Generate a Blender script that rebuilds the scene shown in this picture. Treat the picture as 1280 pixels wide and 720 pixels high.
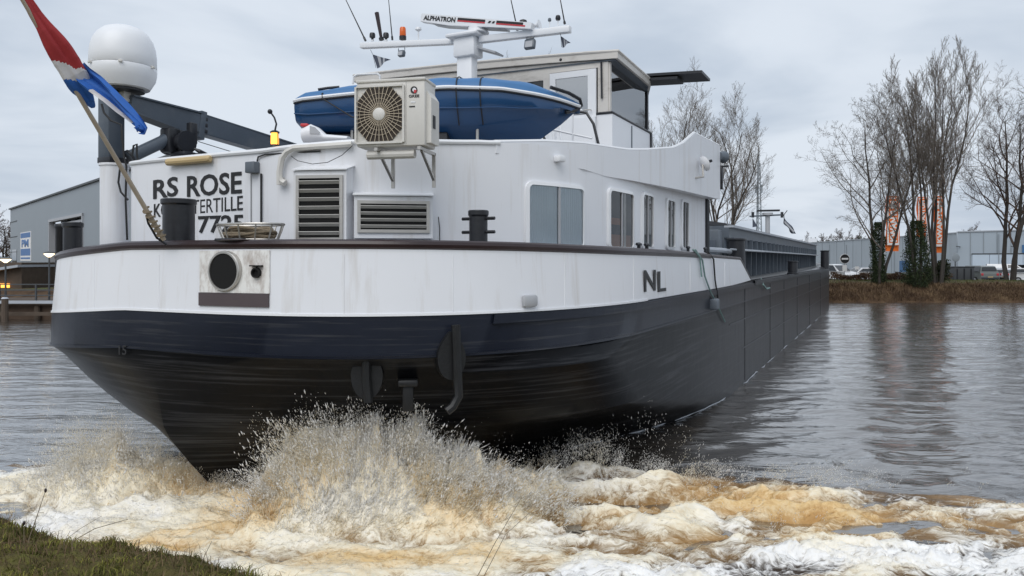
import bpy, bmesh, math, random
import numpy as np
from mathutils import Vector, Matrix

for o in list(bpy.data.objects):
    bpy.data.objects.remove(o)
sc = bpy.context.scene
COL = sc.collection

# ------------------------------------------------------------------ camera
H = 2.8                # eye height above the water
F = 930.0              # focal length in pixels of a 1280 wide picture
cam_data = bpy.data.cameras.new('camera')
cam = bpy.data.objects.new('camera', cam_data)
COL.objects.link(cam)
cam.location = (0, 0, H)
cam.rotation_euler = (math.radians(90), 0, 0)
cam_data.sensor_width = 36.0
cam_data.lens = F / 1280 * 36
cam_data.shift_y = -35.0 / 1280
cam_data.clip_start = 0.1
cam_data.clip_end = 6000
sc.camera = cam

# ------------------------------------------------------------------ sky, sun
SUN_EL, SUN_AZ = math.radians(48), math.radians(200)   # azimuth clockwise from +Y: behind the camera
world = bpy.data.worlds.new('World')
sc.world = world
world.use_nodes = True
wn, wl = world.node_tree.nodes, world.node_tree.links
wn.clear()
w_out = wn.new('ShaderNodeOutputWorld')
w_bg = wn.new('ShaderNodeBackground')
w_bg.inputs['Strength'].default_value = 0.1
w_sky = wn.new('ShaderNodeTexSky')
w_sky.sky_type = 'NISHITA'
w_sky.sun_disc = False
w_sky.sun_elevation = SUN_EL
w_sky.sun_rotation = SUN_AZ
w_sky.air_density = 1.5
w_sky.dust_density = 3.0
# the closed cloud deck: soft banks laid out on a flat layer high above
w_tc = wn.new('ShaderNodeTexCoord')
w_sep = wn.new('ShaderNodeSeparateXYZ')
wl.new(w_tc.outputs['Generated'], w_sep.inputs[0])
w_abs = wn.new('ShaderNodeMath'); w_abs.operation = 'ABSOLUTE'
wl.new(w_sep.outputs['Z'], w_abs.inputs[0])
w_add = wn.new('ShaderNodeMath'); w_add.operation = 'ADD'; w_add.inputs[1].default_value = 0.16
wl.new(w_abs.outputs[0], w_add.inputs[0])
w_div = wn.new('ShaderNodeVectorMath'); w_div.operation = 'DIVIDE'
w_cmb = wn.new('ShaderNodeCombineXYZ')
for k in range(3):
    wl.new(w_add.outputs[0], w_cmb.inputs[k])
wl.new(w_tc.outputs['Generated'], w_div.inputs[0])
wl.new(w_cmb.outputs[0], w_div.inputs[1])
w_n = wn.new('ShaderNodeTexNoise')
w_n.inputs['Scale'].default_value = 1.0
w_n.inputs['Detail'].default_value = 5
w_n.inputs['Roughness'].default_value = 0.5
w_n.inputs['Distortion'].default_value = 0.35
wl.new(w_div.outputs[0], w_n.inputs['Vector'])
w_r = wn.new('ShaderNodeValToRGB')
w_r.color_ramp.interpolation = 'EASE'
w_r.color_ramp.elements[0].position = 0.34
w_r.color_ramp.elements[0].color = (0.55, 0.635, 0.755, 1)
w_r.color_ramp.elements[1].position = 0.64
w_r.color_ramp.elements[1].color = (0.80, 0.87, 0.965, 1)
wl.new(w_n.outputs['Fac'], w_r.inputs[0])
w_sc = wn.new('ShaderNodeVectorMath'); w_sc.operation = 'SCALE'
w_sc.inputs['Scale'].default_value = 8.6
wl.new(w_r.outputs[0], w_sc.inputs[0])
w_mix = wn.new('ShaderNodeMix'); w_mix.data_type = 'RGBA'
w_mix.inputs[0].default_value = 0.95
wl.new(w_sky.outputs[0], w_mix.inputs[6])
wl.new(w_sc.outputs[0], w_mix.inputs[7])
wl.new(w_mix.outputs[2], w_bg.inputs['Color'])
wl.new(w_bg.outputs[0], w_out.inputs['Surface'])

sun_data = bpy.data.lights.new('sun', 'SUN')
sun_data.energy = 1.5
sun_data.angle = math.radians(50)
sun_data.color = (1.0, 0.975, 0.945)
sun = bpy.data.objects.new('sun', sun_data)
COL.objects.link(sun)
sun_to = Vector((math.sin(SUN_AZ) * math.cos(SUN_EL), math.cos(SUN_AZ) * math.cos(SUN_EL), math.sin(SUN_EL)))
sun.rotation_euler = sun_to.to_track_quat('Z', 'Y').to_euler()
sun.location = (0, -20, 40)

sc.view_settings.view_transform = 'Standard'
sc.view_settings.look = 'None'
sc.view_settings.exposure = 0.12
sc.view_settings.gamma = 1.0
sc.render.engine = 'CYCLES'
sc.cycles.use_denoising = True
sc.cycles.max_bounces = 8
sc.cycles.diffuse_bounces = 6
sc.cycles.transparent_max_bounces = 12

# ------------------------------------------------------------------ coordinates
YAW = math.radians(26.6)
AX = Vector((math.sin(YAW), math.cos(YAW), 0))          # forward along the ship
TX = Vector((math.cos(YAW), -math.sin(YAW), 0))         # to starboard
SO = TX * -6.96                                          # ship centreline, station 0
RS = Matrix((TX, AX, (0, 0, 1))).transposed()            # ship axes -> world
UP = Vector((0, 0, 1))

def W(c, v, z):
    # the hull lists a touch: its port quarter sits a little lower
    dz = 0.06 * max(0.0, -c - 0.5) * min(1.0, max(0.0, (3.6 - z) / 0.6))
    return SO + TX * c + AX * v + UP * (z - dz)

def at(px, py, Y):
    """point at distance Y seen at (px, py) of the 1280x720 photograph"""
    return Vector(((px - 640) / F * Y, Y, H - (py - 325) / F * Y))

def pxy(p):
    return 640 + F * p.x / p.y, 325 - F * (p.z - H) / p.y

# ------------------------------------------------------------------ noise
def _hash(ix, iy, iz, seed):
    h = (ix.astype(np.int64) * 374761393 + iy.astype(np.int64) * 668265263 + iz.astype(np.int64) * 2147483647 + seed * 974634541) & 0xffffffff
    h = ((h ^ (h >> 13)) * 1274126177) & 0xffffffff
    h = ((h ^ (h >> 16)) * 2246822519) & 0xffffffff
    return ((h ^ (h >> 15)) & 0xffff) / 65535.0

def noise2(x, y, seed=0):
    x = np.asarray(x, float); y = np.asarray(y, float)
    ix, iy = np.floor(x), np.floor(y)
    fx, fy = x - ix, y - iy
    ux, uy = fx * fx * fx * (fx * (fx * 6 - 15) + 10), fy * fy * fy * (fy * (fy * 6 - 15) + 10)
    def g(dx, dy):
        a = _hash(ix + dx, iy + dy, np.zeros_like(ix), seed) * 2 * math.pi
        return np.cos(a) * (fx - dx) + np.sin(a) * (fy - dy)
    a = g(0, 0) * (1 - ux) + g(1, 0) * ux
    b = g(0, 1) * (1 - ux) + g(1, 1) * ux
    return (a * (1 - uy) + b * uy) * 1.5

def fbm(x, y, seed=0, octs=5, gain=0.5, lac=2.03):
    s = 0; a = 1.0; t = 0
    for k in range(octs):
        s = s + a * noise2(x, y, seed + k * 17); t += a
        x = x * lac + 11.3; y = y * lac - 7.1; a *= gain
    return s / t

def ridged(x, y, seed=0, octs=4, gain=0.5):
    s = 0; a = 1.0; t = 0
    for k in range(octs):
        s = s + a * (1 - np.abs(noise2(x, y, seed + k * 31)) * 1.6); t += a
        x = x * 2.1 + 3.7; y = y * 2.1 + 9.2; a *= gain
    return s / t

def sstep(a, b, x):
    t = np.clip((x - a) / (b - a), 0, 1)
    return t * t * (3 - 2 * t)

# ------------------------------------------------------------------ objects
ORI = {}

def link(o, parent=None):
    COL.objects.link(o)
    if parent is not None:
        o.parent = parent
    return o

def tag(o, label=None, cat=None, group=None, kind=None):
    if label: o['label'] = label
    if cat: o['category'] = cat
    if group: o['group'] = group
    if kind: o['kind'] = kind
    return o

def thing(name, label, cat, loc, group=None, rz=0.0):
    o = bpy.data.objects.new(name, None)
    o.empty_display_size = 0.2
    COL.objects.link(o)
    o.location = loc
    o.rotation_euler = (0, 0, rz)
    ORI[o.name] = Vector(loc)
    return tag(o, label, cat, group)

class MB:
    """collects geometry in world coordinates, becomes ONE mesh object"""
    def __init__(self):
        self.v = []; self.f = []; self.m = []; self.cur = 0
    def add(self, vs, fs):
        n = len(self.v)
        self.v.extend([tuple(p) for p in vs])
        self.f.extend([tuple(i + n for i in f) for f in fs])
        self.m.extend([self.cur] * len(fs))
        return self
    def box(self, c, s, R=None, bev=0.0):
        c = Vector(c)
        if bev:
            bm = bmesh.new()
            bmesh.ops.create_cube(bm, size=1)
            for q in bm.verts:
                q.co = Vector((q.co.x * s[0], q.co.y * s[1], q.co.z * s[2]))
            bmesh.ops.bevel(bm, geom=bm.edges[:], offset=bev, segments=2, profile=0.5, affect='EDGES')
            bm.verts.index_update()
            vs = [q.co.copy() for q in bm.verts]
            fs = [[q.index for q in f.verts] for f in bm.faces]
            bm.free()
        else:
            vs = [Vector((x * s[0] / 2, y * s[1] / 2, z * s[2] / 2)) for x in (-1, 1) for y in (-1, 1) for z in (-1, 1)]
            fs = [(0, 1, 3, 2), (4, 6, 7, 5), (0, 4, 5, 1), (2, 3, 7, 6), (0, 2, 6, 4), (1, 5, 7, 3)]
        return self.add([c + (R @ q if R else q) for q in vs], fs)
    def bar(self, p0, p1, w, h, up=UP, bev=0.0):
        p0, p1 = Vector(p0), Vector(p1)
        d = p1 - p0; L = d.length; d.normalize()
        s = d.cross(Vector(up)).normalized(); u = s.cross(d)
        return self.box((p0 + p1) / 2, (L, w, h), Matrix((d, s, u)).transposed(), bev)
    def tube(self, pts, r, n=6, closed=False, cap=True):
        pts = [Vector(p) for p in pts]; m = len(pts)
        rs = r if isinstance(r, (list, tuple)) else [r] * m
        vs = []; fs = []; s = None
        for i, p in enumerate(pts):
            a = pts[(i - 1) % m] if (closed or i) else pts[0]
            b = pts[(i + 1) % m] if (closed or i < m - 1) else pts[-1]
            t = (b - a)
            t = t.normalized() if t.length > 1e-9 else Vector((0, 0, 1))
            if s is None:
                s = t.cross(UP if abs(t.z) < 0.9 else Vector((1, 0, 0))).normalized()
            else:
                s = (s - t * s.dot(t))
                s = s.normalized() if s.length > 1e-6 else t.orthogonal().normalized()
            u = t.cross(s)
            for k in range(n):
                g = 2 * math.pi * k / n
                vs.append(p + (s * math.cos(g) + u * math.sin(g)) * rs[i])
        for i in range(m if closed else m - 1):
            j = (i + 1) % m
            for k in range(n):
                k2 = (k + 1) % n
                fs.append((i * n + k, j * n + k, j * n + k2, i * n + k2))
        if cap and not closed:
            fs.append(tuple(range(n))); fs.append(tuple((m - 1) * n + k for k in reversed(range(n))))
        return self.add(vs, fs)
    def cyl(self, p0, p1, r0, r1=None, n=16):
        return self.tube([p0, p1], [r0, r0 if r1 is None else r1], n)
    def lathe(self, prof, o, R=None, n=24):
        o = Vector(o); vs = []; fs = []
        for r, z in prof:
            for k in range(n):
                g = 2 * math.pi * k / n
                q = Vector((r * math.cos(g), r * math.sin(g), z))
                vs.append(o + (R @ q if R else q))
        m = len(prof)
        for i in range(m - 1):
            for k in range(n):
                k2 = (k + 1) % n
                fs.append((i * n + k, i * n + k2, (i + 1) * n + k2, (i + 1) * n + k))
        fs.append(tuple(reversed(range(n)))); fs.append(tuple((m - 1) * n + k for k in range(n)))
        return self.add(vs, fs)
    def loft(self, rings, closed=True, cap=False):
        n = len(rings[0]); vs = [p for r in rings for p in r]; fs = []
        for i in range(len(rings) - 1):
            for k in range(n if closed else n - 1):
                k2 = (k + 1) % n
                fs.append((i * n + k, i * n + k2, (i + 1) * n + k2, (i + 1) * n + k))
        if cap:
            fs.append(tuple(reversed(range(n)))); fs.append(tuple((len(rings) - 1) * n + k for k in range(n)))
        return self.add(vs, fs)
    def slab(self, pts, vec):
        """polygon pushed along vec"""
        pts = [Vector(p) for p in pts]; n = len(pts); vec = Vector(vec)
        fs = [tuple(reversed(range(n))), tuple(range(n, 2 * n))]
        fs += [(k, (k + 1) % n, n + (k + 1) % n, n + k) for k in range(n)]
        return self.add(pts + [p + vec for p in pts], fs)
    def ball(self, c, r, n=12, m=8, R=None):
        rr = r if isinstance(r, (tuple, list)) else (r, r, r)
        vs = []; fs = []
        c = Vector(c)
        for i in range(m + 1):
            t = math.pi * i / m
            for k in range(n):
                g = 2 * math.pi * k / n
                q = Vector((rr[0] * math.sin(t) * math.cos(g), rr[1] * math.sin(t) * math.sin(g), rr[2] * math.cos(t)))
                vs.append(c + (R @ q if R else q))
        for i in range(m):
            for k in range(n):
                k2 = (k + 1) % n
                fs.append((i * n + k, (i + 1) * n + k, (i + 1) * n + k2, i * n + k2))
        return self.add(vs, fs)
    def build(self, name, mats, parent=None, smooth=35, kind=None, label=None, recalc=True):
        o0 = ORI.get(parent.name, Vector()) if parent else Vector()
        me = bpy.data.meshes.new(name)
        me.from_pydata([(p[0] - o0.x, p[1] - o0.y, p[2] - o0.z) for p in self.v], [], self.f)
        if not isinstance(mats, (list, tuple)): mats = [mats]
        for m in mats: me.materials.append(m)
        if len(mats) > 1: me.polygons.foreach_set('material_index', self.m)
        if recalc:
            bm = bmesh.new(); bm.from_mesh(me)
            bmesh.ops.remove_doubles(bm, verts=bm.verts[:], dist=1e-6)
            bmesh.ops.recalc_face_normals(bm, faces=bm.faces[:])
            bm.to_mesh(me); bm.free()
        if smooth:
            me.polygons.foreach_set('use_smooth', [True] * len(me.polygons))
            me.set_sharp_from_angle(angle=math.radians(smooth))
        me.update()
        o = bpy.data.objects.new(name, me)
        link(o, parent)
        ORI[o.name] = o0.copy()
        if kind: o['kind'] = kind
        if label: o['label'] = label
        return o

def mesh_np(name, verts, faces, mats, parent=None, kind=None, smooth=False, mat_idx=None):
    """big arrays straight into a mesh; faces is an (n,3) or (n,4) array"""
    me = bpy.data.meshes.new(name)
    verts = np.asarray(verts, np.float32); faces = np.asarray(faces, np.int32)
    o0 = ORI.get(parent.name, Vector()) if parent else Vector()
    verts = verts - np.array(o0, np.float32)
    k = faces.shape[1]
    me.vertices.add(len(verts)); me.vertices.foreach_set('co', verts.ravel())
    me.loops.add(faces.size); me.loops.foreach_set('vertex_index', faces.ravel())
    me.polygons.add(len(faces))
    me.polygons.foreach_set('loop_start', np.arange(0, faces.size, k, dtype=np.int32))
    if not isinstance(mats, (list, tuple)): mats = [mats]
    for m in mats: me.materials.append(m)
    if mat_idx is not None: me.polygons.foreach_set('material_index', np.asarray(mat_idx, np.int32))
    if smooth: me.polygons.foreach_set('use_smooth', np.ones(len(faces), bool))
    me.update(calc_edges=True); me.validate()
    o = bpy.data.objects.new(name, me)
    link(o, parent)
    ORI[o.name] = o0.copy()
    if kind: o['kind'] = kind
    return o

def lettering(name, s, origin, xdir, up, width, height, mat, parent, bold=0.02, depth=0.006, spacing=1.0):
    """raised letters filling width x height with their lower corner at origin"""
    cu = bpy.data.curves.new(name, 'FONT')
    cu.body = s; cu.size = 1.0; cu.offset = bold; cu.extrude = 0.02; cu.space_character = spacing
    cu.resolution_u = 3
    tmp = bpy.data.objects.new(name, cu)
    COL.objects.link(tmp)
    dg = bpy.context.evaluated_depsgraph_get()
    me = bpy.data.meshes.new_from_object(tmp.evaluated_get(dg))
    bpy.data.objects.remove(tmp)
    xs = [q.co.x for q in me.vertices]; ys = [q.co.y for q in me.vertices]
    x0, x1, y0, y1 = min(xs), max(xs), min(ys), max(ys)
    o0 = ORI.get(parent.name, Vector()) if parent else Vector()
    xd, ud = Vector(xdir).normalized(), Vector(up).normalized()
    nd = xd.cross(ud)
    for q in me.vertices:
        a = (q.co.x - x0) / (x1 - x0) * width; b = (q.co.y - y0) / (y1 - y0) * height
        q.co = Vector(origin) + xd * a + ud * b + nd * (q.co.z / 0.02 * depth) - o0
    me.materials.clear(); me.materials.append(mat)
    o = bpy.data.objects.new(name, me)
    link(o, parent); ORI[o.name] = o0.copy()
    return o

def copy_tree(o, loc, rz=None, scale=None, parent=None):
    c = o.copy(); COL.objects.link(c)
    if parent is None:
        c.location = loc
        if rz is not None: c.rotation_euler = (0, 0, rz)
        if scale is not None: c.scale = scale
    else:
        c.parent = parent
    for ch in list(o.children):
        copy_tree(ch, None, parent=c)
    return c

# ------------------------------------------------------------------ materials
def paint(name, col, rough=0.5, metal=0.0, var=0.12, vscale=2.0, bump=0.0, bscale=30.0, streak=None, sscale=(5, 5, 0.5), smin=0.52, smax=0.75, spec=0.5, coat=0.0):
    m = bpy.data.materials.new(name); m.use_nodes = True
    n, l = m.node_tree.nodes, m.node_tree.links
    b = n['Principled BSDF']
    b.inputs['Roughness'].default_value = rough
    b.inputs['Metallic'].default_value = metal
    b.inputs['Specular IOR Level'].default_value = spec
    b.inputs['Coat Weight'].default_value = coat
    g = n.new('ShaderNodeNewGeometry')
    nz = n.new('ShaderNodeTexNoise'); nz.inputs['Scale'].default_value = vscale; nz.inputs['Detail'].default_value = 6
    l.new(g.outputs['Position'], nz.inputs['Vector'])
    mx = n.new('ShaderNodeMix'); mx.data_type = 'RGBA'
    mx.inputs[6].default_value = tuple(min(1, c * (1 - var)) for c in col) + (1,)
    mx.inputs[7].default_value = tuple(min(1, c * (1 + var)) for c in col) + (1,)
    l.new(nz.outputs['Fac'], mx.inputs[0])
    out = mx.outputs[2]
    if streak:
        mp = n.new('ShaderNodeMapping'); mp.inputs['Scale'].default_value = sscale
        l.new(g.outputs['Position'], mp.inputs['Vector'])
        n2 = n.new('ShaderNodeTexNoise'); n2.inputs['Scale'].default_value = 1.0; n2.inputs['Detail'].default_value = 7; n2.inputs['Roughness'].default_value = 0.65
        l.new(mp.outputs[0], n2.inputs['Vector'])
        rp = n.new('ShaderNodeMapRange'); rp.inputs[1].default_value = smin; rp.inputs[2].default_value = smax
        rp.inputs[3].default_value = 0; rp.inputs[4].default_value = streak[3]
        l.new(n2.outputs['Fac'], rp.inputs[0])
        m2 = n.new('ShaderNodeMix'); m2.data_type = 'RGBA'
        m2.inputs[7].default_value = tuple(streak[:3]) + (1,)
        l.new(rp.outputs[0], m2.inputs[0]); l.new(out, m2.inputs[6])
        out = m2.outputs[2]
    l.new(out, b.inputs['Base Color'])
    if bump:
        n3 = n.new('ShaderNodeTexNoise'); n3.inputs['Scale'].default_value = bscale; n3.inputs['Detail'].default_value = 4
        l.new(g.outputs['Position'], n3.inputs['Vector'])
        bp = n.new('ShaderNodeBump'); bp.inputs['Strength'].default_value = bump; bp.inputs['Distance'].default_value = 0.02
        l.new(n3.outputs['Fac'], bp.inputs['Height'])
        l.new(bp.outputs[0], b.inputs['Normal'])
    return m

def glow(name, col, strength):
    m = bpy.data.materials.new(name); m.use_nodes = True
    b = m.node_tree.nodes['Principled BSDF']
    b.inputs['Base Color'].default_value = tuple(col) + (1,)
    b.inputs['Emission Color'].default_value = tuple(col) + (1,)
    b.inputs['Emission Strength'].default_value = strength
    return m

def glass(name, tint=(0.8, 0.85, 0.9), clear=0.75, rough=0.02, ior=1.6):
    """thin window glass: lets most light through, mirrors the sky at a slant"""
    m = bpy.data.materials.new(name); m.use_nodes = True
    n, l = m.node_tree.nodes, m.node_tree.links
    n.clear()
    out = n.new('ShaderNodeOutputMaterial')
    tr = n.new('ShaderNodeBsdfTransparent'); tr.inputs[0].default_value = tuple(t * clear for t in tint) + (1,)
    gl = n.new('ShaderNodeBsdfGlossy'); gl.inputs['Roughness'].default_value = rough
    fr = n.new('ShaderNodeFresnel'); fr.inputs[0].default_value = ior
    mx = n.new('ShaderNodeMixShader')
    l.new(fr.outputs[0], mx.inputs[0]); l.new(tr.outputs[0], mx.inputs[1]); l.new(gl.outputs[0], mx.inputs[2])
    l.new(mx.outputs[0], out.inputs[0])
    return m

M = {}
M['white'] = paint('white paint', (0.78, 0.79, 0.82), 0.32, var=0.03, vscale=1.2, bump=0.06, bscale=5, streak=(0.48, 0.43, 0.37, 0.6), sscale=(6, 6, 0.35), smin=0.54, smax=0.82)
M['white_clean'] = paint('clean white paint', (0.80, 0.81, 0.83), 0.35, var=0.03)
M['offwhite'] = paint('off white plastic', (0.66, 0.64, 0.60), 0.42, var=0.06, streak=(0.42, 0.39, 0.34, 0.35), sscale=(3, 3, 1.2))
M['navy'] = paint('navy hull paint', (0.011, 0.014, 0.024), 0.30, var=0.3, vscale=3, bump=0.12, bscale=4, streak=(0.075, 0.075, 0.078, 0.7), sscale=(0.7, 0.7, 26), smin=0.54, smax=0.78, spec=0.25)
M['black_hull'] = paint('black hull paint', (0.0050, 0.0053, 0.0065), 0.30, var=0.35, vscale=2, bump=0.16, bscale=3, streak=(0.075, 0.076, 0.082, 0.8), sscale=(0.5, 0.5, 24), smin=0.50, smax=0.76, spec=0.09)
def sheen_along(m, v0, v1, col, amount):
    # grazing sky sheen painted in, with drip streaks: grey grows forward along the sides
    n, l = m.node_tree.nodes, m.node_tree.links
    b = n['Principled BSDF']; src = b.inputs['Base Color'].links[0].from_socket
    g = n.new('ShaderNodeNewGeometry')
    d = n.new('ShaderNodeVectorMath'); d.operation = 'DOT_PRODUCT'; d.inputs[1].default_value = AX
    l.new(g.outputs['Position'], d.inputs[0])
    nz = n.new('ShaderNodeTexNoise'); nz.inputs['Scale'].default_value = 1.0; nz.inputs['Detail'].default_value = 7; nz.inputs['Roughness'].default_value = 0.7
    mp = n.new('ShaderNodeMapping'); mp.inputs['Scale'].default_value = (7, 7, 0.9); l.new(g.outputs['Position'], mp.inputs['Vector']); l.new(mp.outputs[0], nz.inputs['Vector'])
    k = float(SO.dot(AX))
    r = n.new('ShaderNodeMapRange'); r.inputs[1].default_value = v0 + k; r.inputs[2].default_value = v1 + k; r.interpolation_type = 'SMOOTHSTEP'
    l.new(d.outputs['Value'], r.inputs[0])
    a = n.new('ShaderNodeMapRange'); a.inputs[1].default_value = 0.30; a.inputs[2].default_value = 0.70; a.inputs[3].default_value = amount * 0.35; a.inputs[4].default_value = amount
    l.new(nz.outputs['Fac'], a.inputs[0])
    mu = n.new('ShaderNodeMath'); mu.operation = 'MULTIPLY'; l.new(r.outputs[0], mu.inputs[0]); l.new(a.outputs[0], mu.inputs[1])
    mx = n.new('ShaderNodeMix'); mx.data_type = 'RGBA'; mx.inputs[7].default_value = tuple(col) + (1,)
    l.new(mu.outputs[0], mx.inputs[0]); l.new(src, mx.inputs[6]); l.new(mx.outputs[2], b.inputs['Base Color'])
sheen_along(M['navy'], 11.0, 17.5, (0.085, 0.086, 0.092), 0.85)
sheen_along(M['black_hull'], 10.5, 17.5, (0.080, 0.080, 0.085), 0.85)
M['maroon'] = paint('dark maroon paint', (0.030, 0.017, 0.018), 0.28, var=0.3, vscale=5, bump=0.08)
M['plate'] = paint('mauve plate', (0.075, 0.055, 0.058), 0.5, var=0.2)
M['rust'] = paint('stained steel', (0.80, 0.79, 0.76), 0.45, metal=0.0, var=0.08, vscale=7, streak=(0.20, 0.11, 0.06, 0.75), sscale=(9, 9, 4), smin=0.45, smax=0.72)
M['steel'] = paint('bare steel', (0.50, 0.48, 0.45), 0.38, metal=0.7, var=0.12, vscale=9)
M['deck_mark'] = paint('worn draught mark', (0.022, 0.023, 0.026), 0.6)
M['anchor'] = paint('dark anchor iron', (0.007, 0.0075, 0.0085), 0.5, var=0.4, vscale=5, bump=0.2, bscale=14)
M['slat'] = paint('pale louvre slat', (0.60, 0.58, 0.54), 0.45, var=0.12, vscale=9)
M['grille'] = paint('tan fan grille wire', (0.52, 0.44, 0.33), 0.5, var=0.15)
M['grille_dark'] = paint('brown dark behind the fan', (0.045, 0.034, 0.026), 0.8, var=0.3)
M['black'] = paint('black paint', (0.014, 0.015, 0.019), 0.38, var=0.25, vscale=6, bump=0.1, bscale=18)
M['soot'] = paint('soot', (0.004, 0.004, 0.004), 0.9, var=0.3)
M['dark'] = paint('dark inside', (0.012, 0.011, 0.010), 0.8, var=0.4)
M['crane'] = paint('blue grey crane paint', (0.070, 0.088, 0.112), 0.4, var=0.15, vscale=4, bump=0.06, streak=(0.16, 0.17, 0.18, 0.4), sscale=(3, 3, 3))
M['hold'] = paint('blue grey hold paint', (0.105, 0.125, 0.150), 0.42, var=0.15, vscale=2, streak=(0.20, 0.21, 0.22, 0.4), sscale=(3, 3, 0.8))
M['hatch'] = paint('dark hatch cover', (0.045, 0.048, 0.055), 0.5, var=0.2)
M['ledge'] = paint('pale ledge paint', (0.42, 0.45, 0.49), 0.4, var=0.1)
M['deck'] = paint('grey deck paint', (0.12, 0.125, 0.13), 0.6, var=0.2, bump=0.1)
M['grey'] = paint('light grey paint', (0.40, 0.41, 0.43), 0.42, var=0.06)
M['beige'] = paint('beige wheelhouse trim', (0.62, 0.59, 0.55), 0.42, var=0.06, streak=(0.22, 0.19, 0.16, 0.5), sscale=(2, 2, 6))
M['curtain'] = paint('grey blue curtain', (0.80, 0.86, 0.89), 0.8, var=0.06, vscale=3)
M['wood'] = paint('cabin wood', (0.30, 0.12, 0.05), 0.5, var=0.3, vscale=5)
M['glass'] = glass('window glass', (0.94, 0.97, 1.0), 0.97)
M['dark_glass'] = paint('dark tinted glass', (0.015, 0.017, 0.02), 0.05, var=0.1, spec=0.7)
M['pale_glass'] = glass('pale wheelhouse glass', (0.95, 0.97, 0.99), 0.9, ior=7.0)
M['tyre'] = paint('rubber', (0.018, 0.018, 0.018), 0.8, var=0.2)
M['blue_gel'] = paint('deep blue gelcoat', (0.012, 0.060, 0.160), 0.22, var=0.12, vscale=2.5, coat=0.3)
M['blue_cover'] = paint('blue canvas cover', (0.050, 0.165, 0.36), 0.5, var=0.10, vscale=4, bump=0.15, bscale=9)
M['cable'] = paint('black cable', (0.015, 0.015, 0.016), 0.6)
M['rope'] = paint('old rope', (0.24, 0.19, 0.13), 0.9, var=0.3, vscale=30, bump=0.5, bscale=90)
M['green_rope'] = paint('green grey rope', (0.20, 0.30, 0.29), 0.8, var=0.3, vscale=30, bump=0.4, bscale=90)
M['red'] = paint('flag red', (0.33, 0.025, 0.028), 0.8, var=0.15, vscale=9)
M['flag_white'] = paint('flag white', (0.62, 0.60, 0.60), 0.8, var=0.08, vscale=9)
M['flag_blue'] = paint('flag blue', (0.020, 0.115, 0.42), 0.75, var=0.18, vscale=9)
M['pole'] = paint('varnished pole', (0.36, 0.30, 0.23), 0.4, var=0.2, vscale=14)
M['ylw'] = paint('yellowed plastic', (0.56, 0.42, 0.22), 0.4, var=0.1)
M['amber_lit'] = glow('lit amber lens', (1.0, 0.42, 0.06), 2.2)
M['amber'] = paint('orange lens', (0.75, 0.13, 0.01), 0.2, var=0.1)
M['lamp_lit'] = glow('lit warm lamp', (1.0, 0.80, 0.52), 2.5)
M['pennant'] = paint('grey pennant', (0.07, 0.08, 0.11), 0.8, var=0.3, vscale=20)
M['ink'] = paint('black lettering', (0.010, 0.009, 0.010), 0.45, var=0.1)
M['logo_red'] = paint('logo red', (0.55, 0.04, 0.05), 0.45)
M['orange'] = paint('banner orange', (0.80, 0.17, 0.02), 0.7, var=0.06)
M['banner_white'] = paint('banner white', (0.80, 0.79, 0.78), 0.7, var=0.04)
# ================================================================== THE SHIP
SHIP = thing('cargo_ship', 'long inland cargo ship with black hull, white stern bulwark and white deckhouse', 'cargo ship', W(0, 10, 0))

ZK = [-1.5, 0.0, 0.5, 0.85, 1.0, 1.66, 1.85, 2.25, 3.0]
V0 = [8.5, 6.3, 5.86, 5.58, 5.50, 5.36, 5.36, 5.38, 5.44]
LK = [13.0, 10.3, 6.8, 4.8, 3.9, 3.1, 4.2, 4.4, 4.4]
QK = [1.05, 1.05, 1.05, 1.08, 1.15, 1.9, 3.2, 3.3, 3.3]
PK = [2.2, 2.2, 2.1, 2.0, 2.0, 2.0, 2.0, 2.0, 2.0]
NS, NM, NB = 44, 16, 12
V_BOW, V_END, BEAM = 46.0, 54.0, 4.1

def plan(z, inset=0.0):
    """half breadth curve of the hull at height z: (c, v) from the stern centre forward to the bow"""
    v0, L, q, p = (float(np.interp(z, ZK, k)) for k in (V0, LK, QK, PK))
    B = BEAM - inset - 0.05 * max(0, z - 2.25)
    v0 += inset; L -= inset * 0.5
    pts = []
    for i in range(NS + 1):
        t = (i / NS) ** 2.6
        pts.append((B * max(0.0, 1 - (1 - t) ** p) ** (1 / q), v0 + L * t))
    ve = v0 + L
    for i in range(1, NM + 1):
        pts.append((B, ve + (V_BOW - ve) * i / NM))
    for i in range(1, NB + 1):
        g = i / NB * math.pi / 2
        pts.append((B * math.cos(g) ** 0.7 if i < NB else 0.0, V_BOW + (V_END - V_BOW - 0.3 * max(0, 2.4 - z)) * math.sin(g)))
    return pts

def closed_plan(z, inset=0.0):
    s = plan(z, inset)
    return s + [(-c, v) for c, v in reversed(s[1:-1])]

def zg(v):
    """bulwark top height along the ship"""
    return float(np.interp(v, [5, 7, 9, 12.6, 17.2, 18.45], [2.94, 2.92, 2.89, 2.87, 2.81, 2.34]))

def ztop(v):
    return float(np.interp(v, [5, 16, 19, 46, 54], [2.26, 2.26, 2.33, 2.36, 2.7]))

# hull shell
m = MB()
rings = []
for z in [-1.5, -0.8, -0.3, 0.0, 0.25, 0.5, 0.7, 0.85, 1.0, 1.2, 1.4, 1.66, 1.85]:
    rings.append([W(c, v, z) for c, v in closed_plan(z)])
rings.append([W(c, v, ztop(v)) for c, v in closed_plan(2.25)])
m.loft(rings, True, True)
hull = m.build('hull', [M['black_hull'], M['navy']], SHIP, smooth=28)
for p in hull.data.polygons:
    if p.center.z > 1.86: p.material_index = 1

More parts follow.
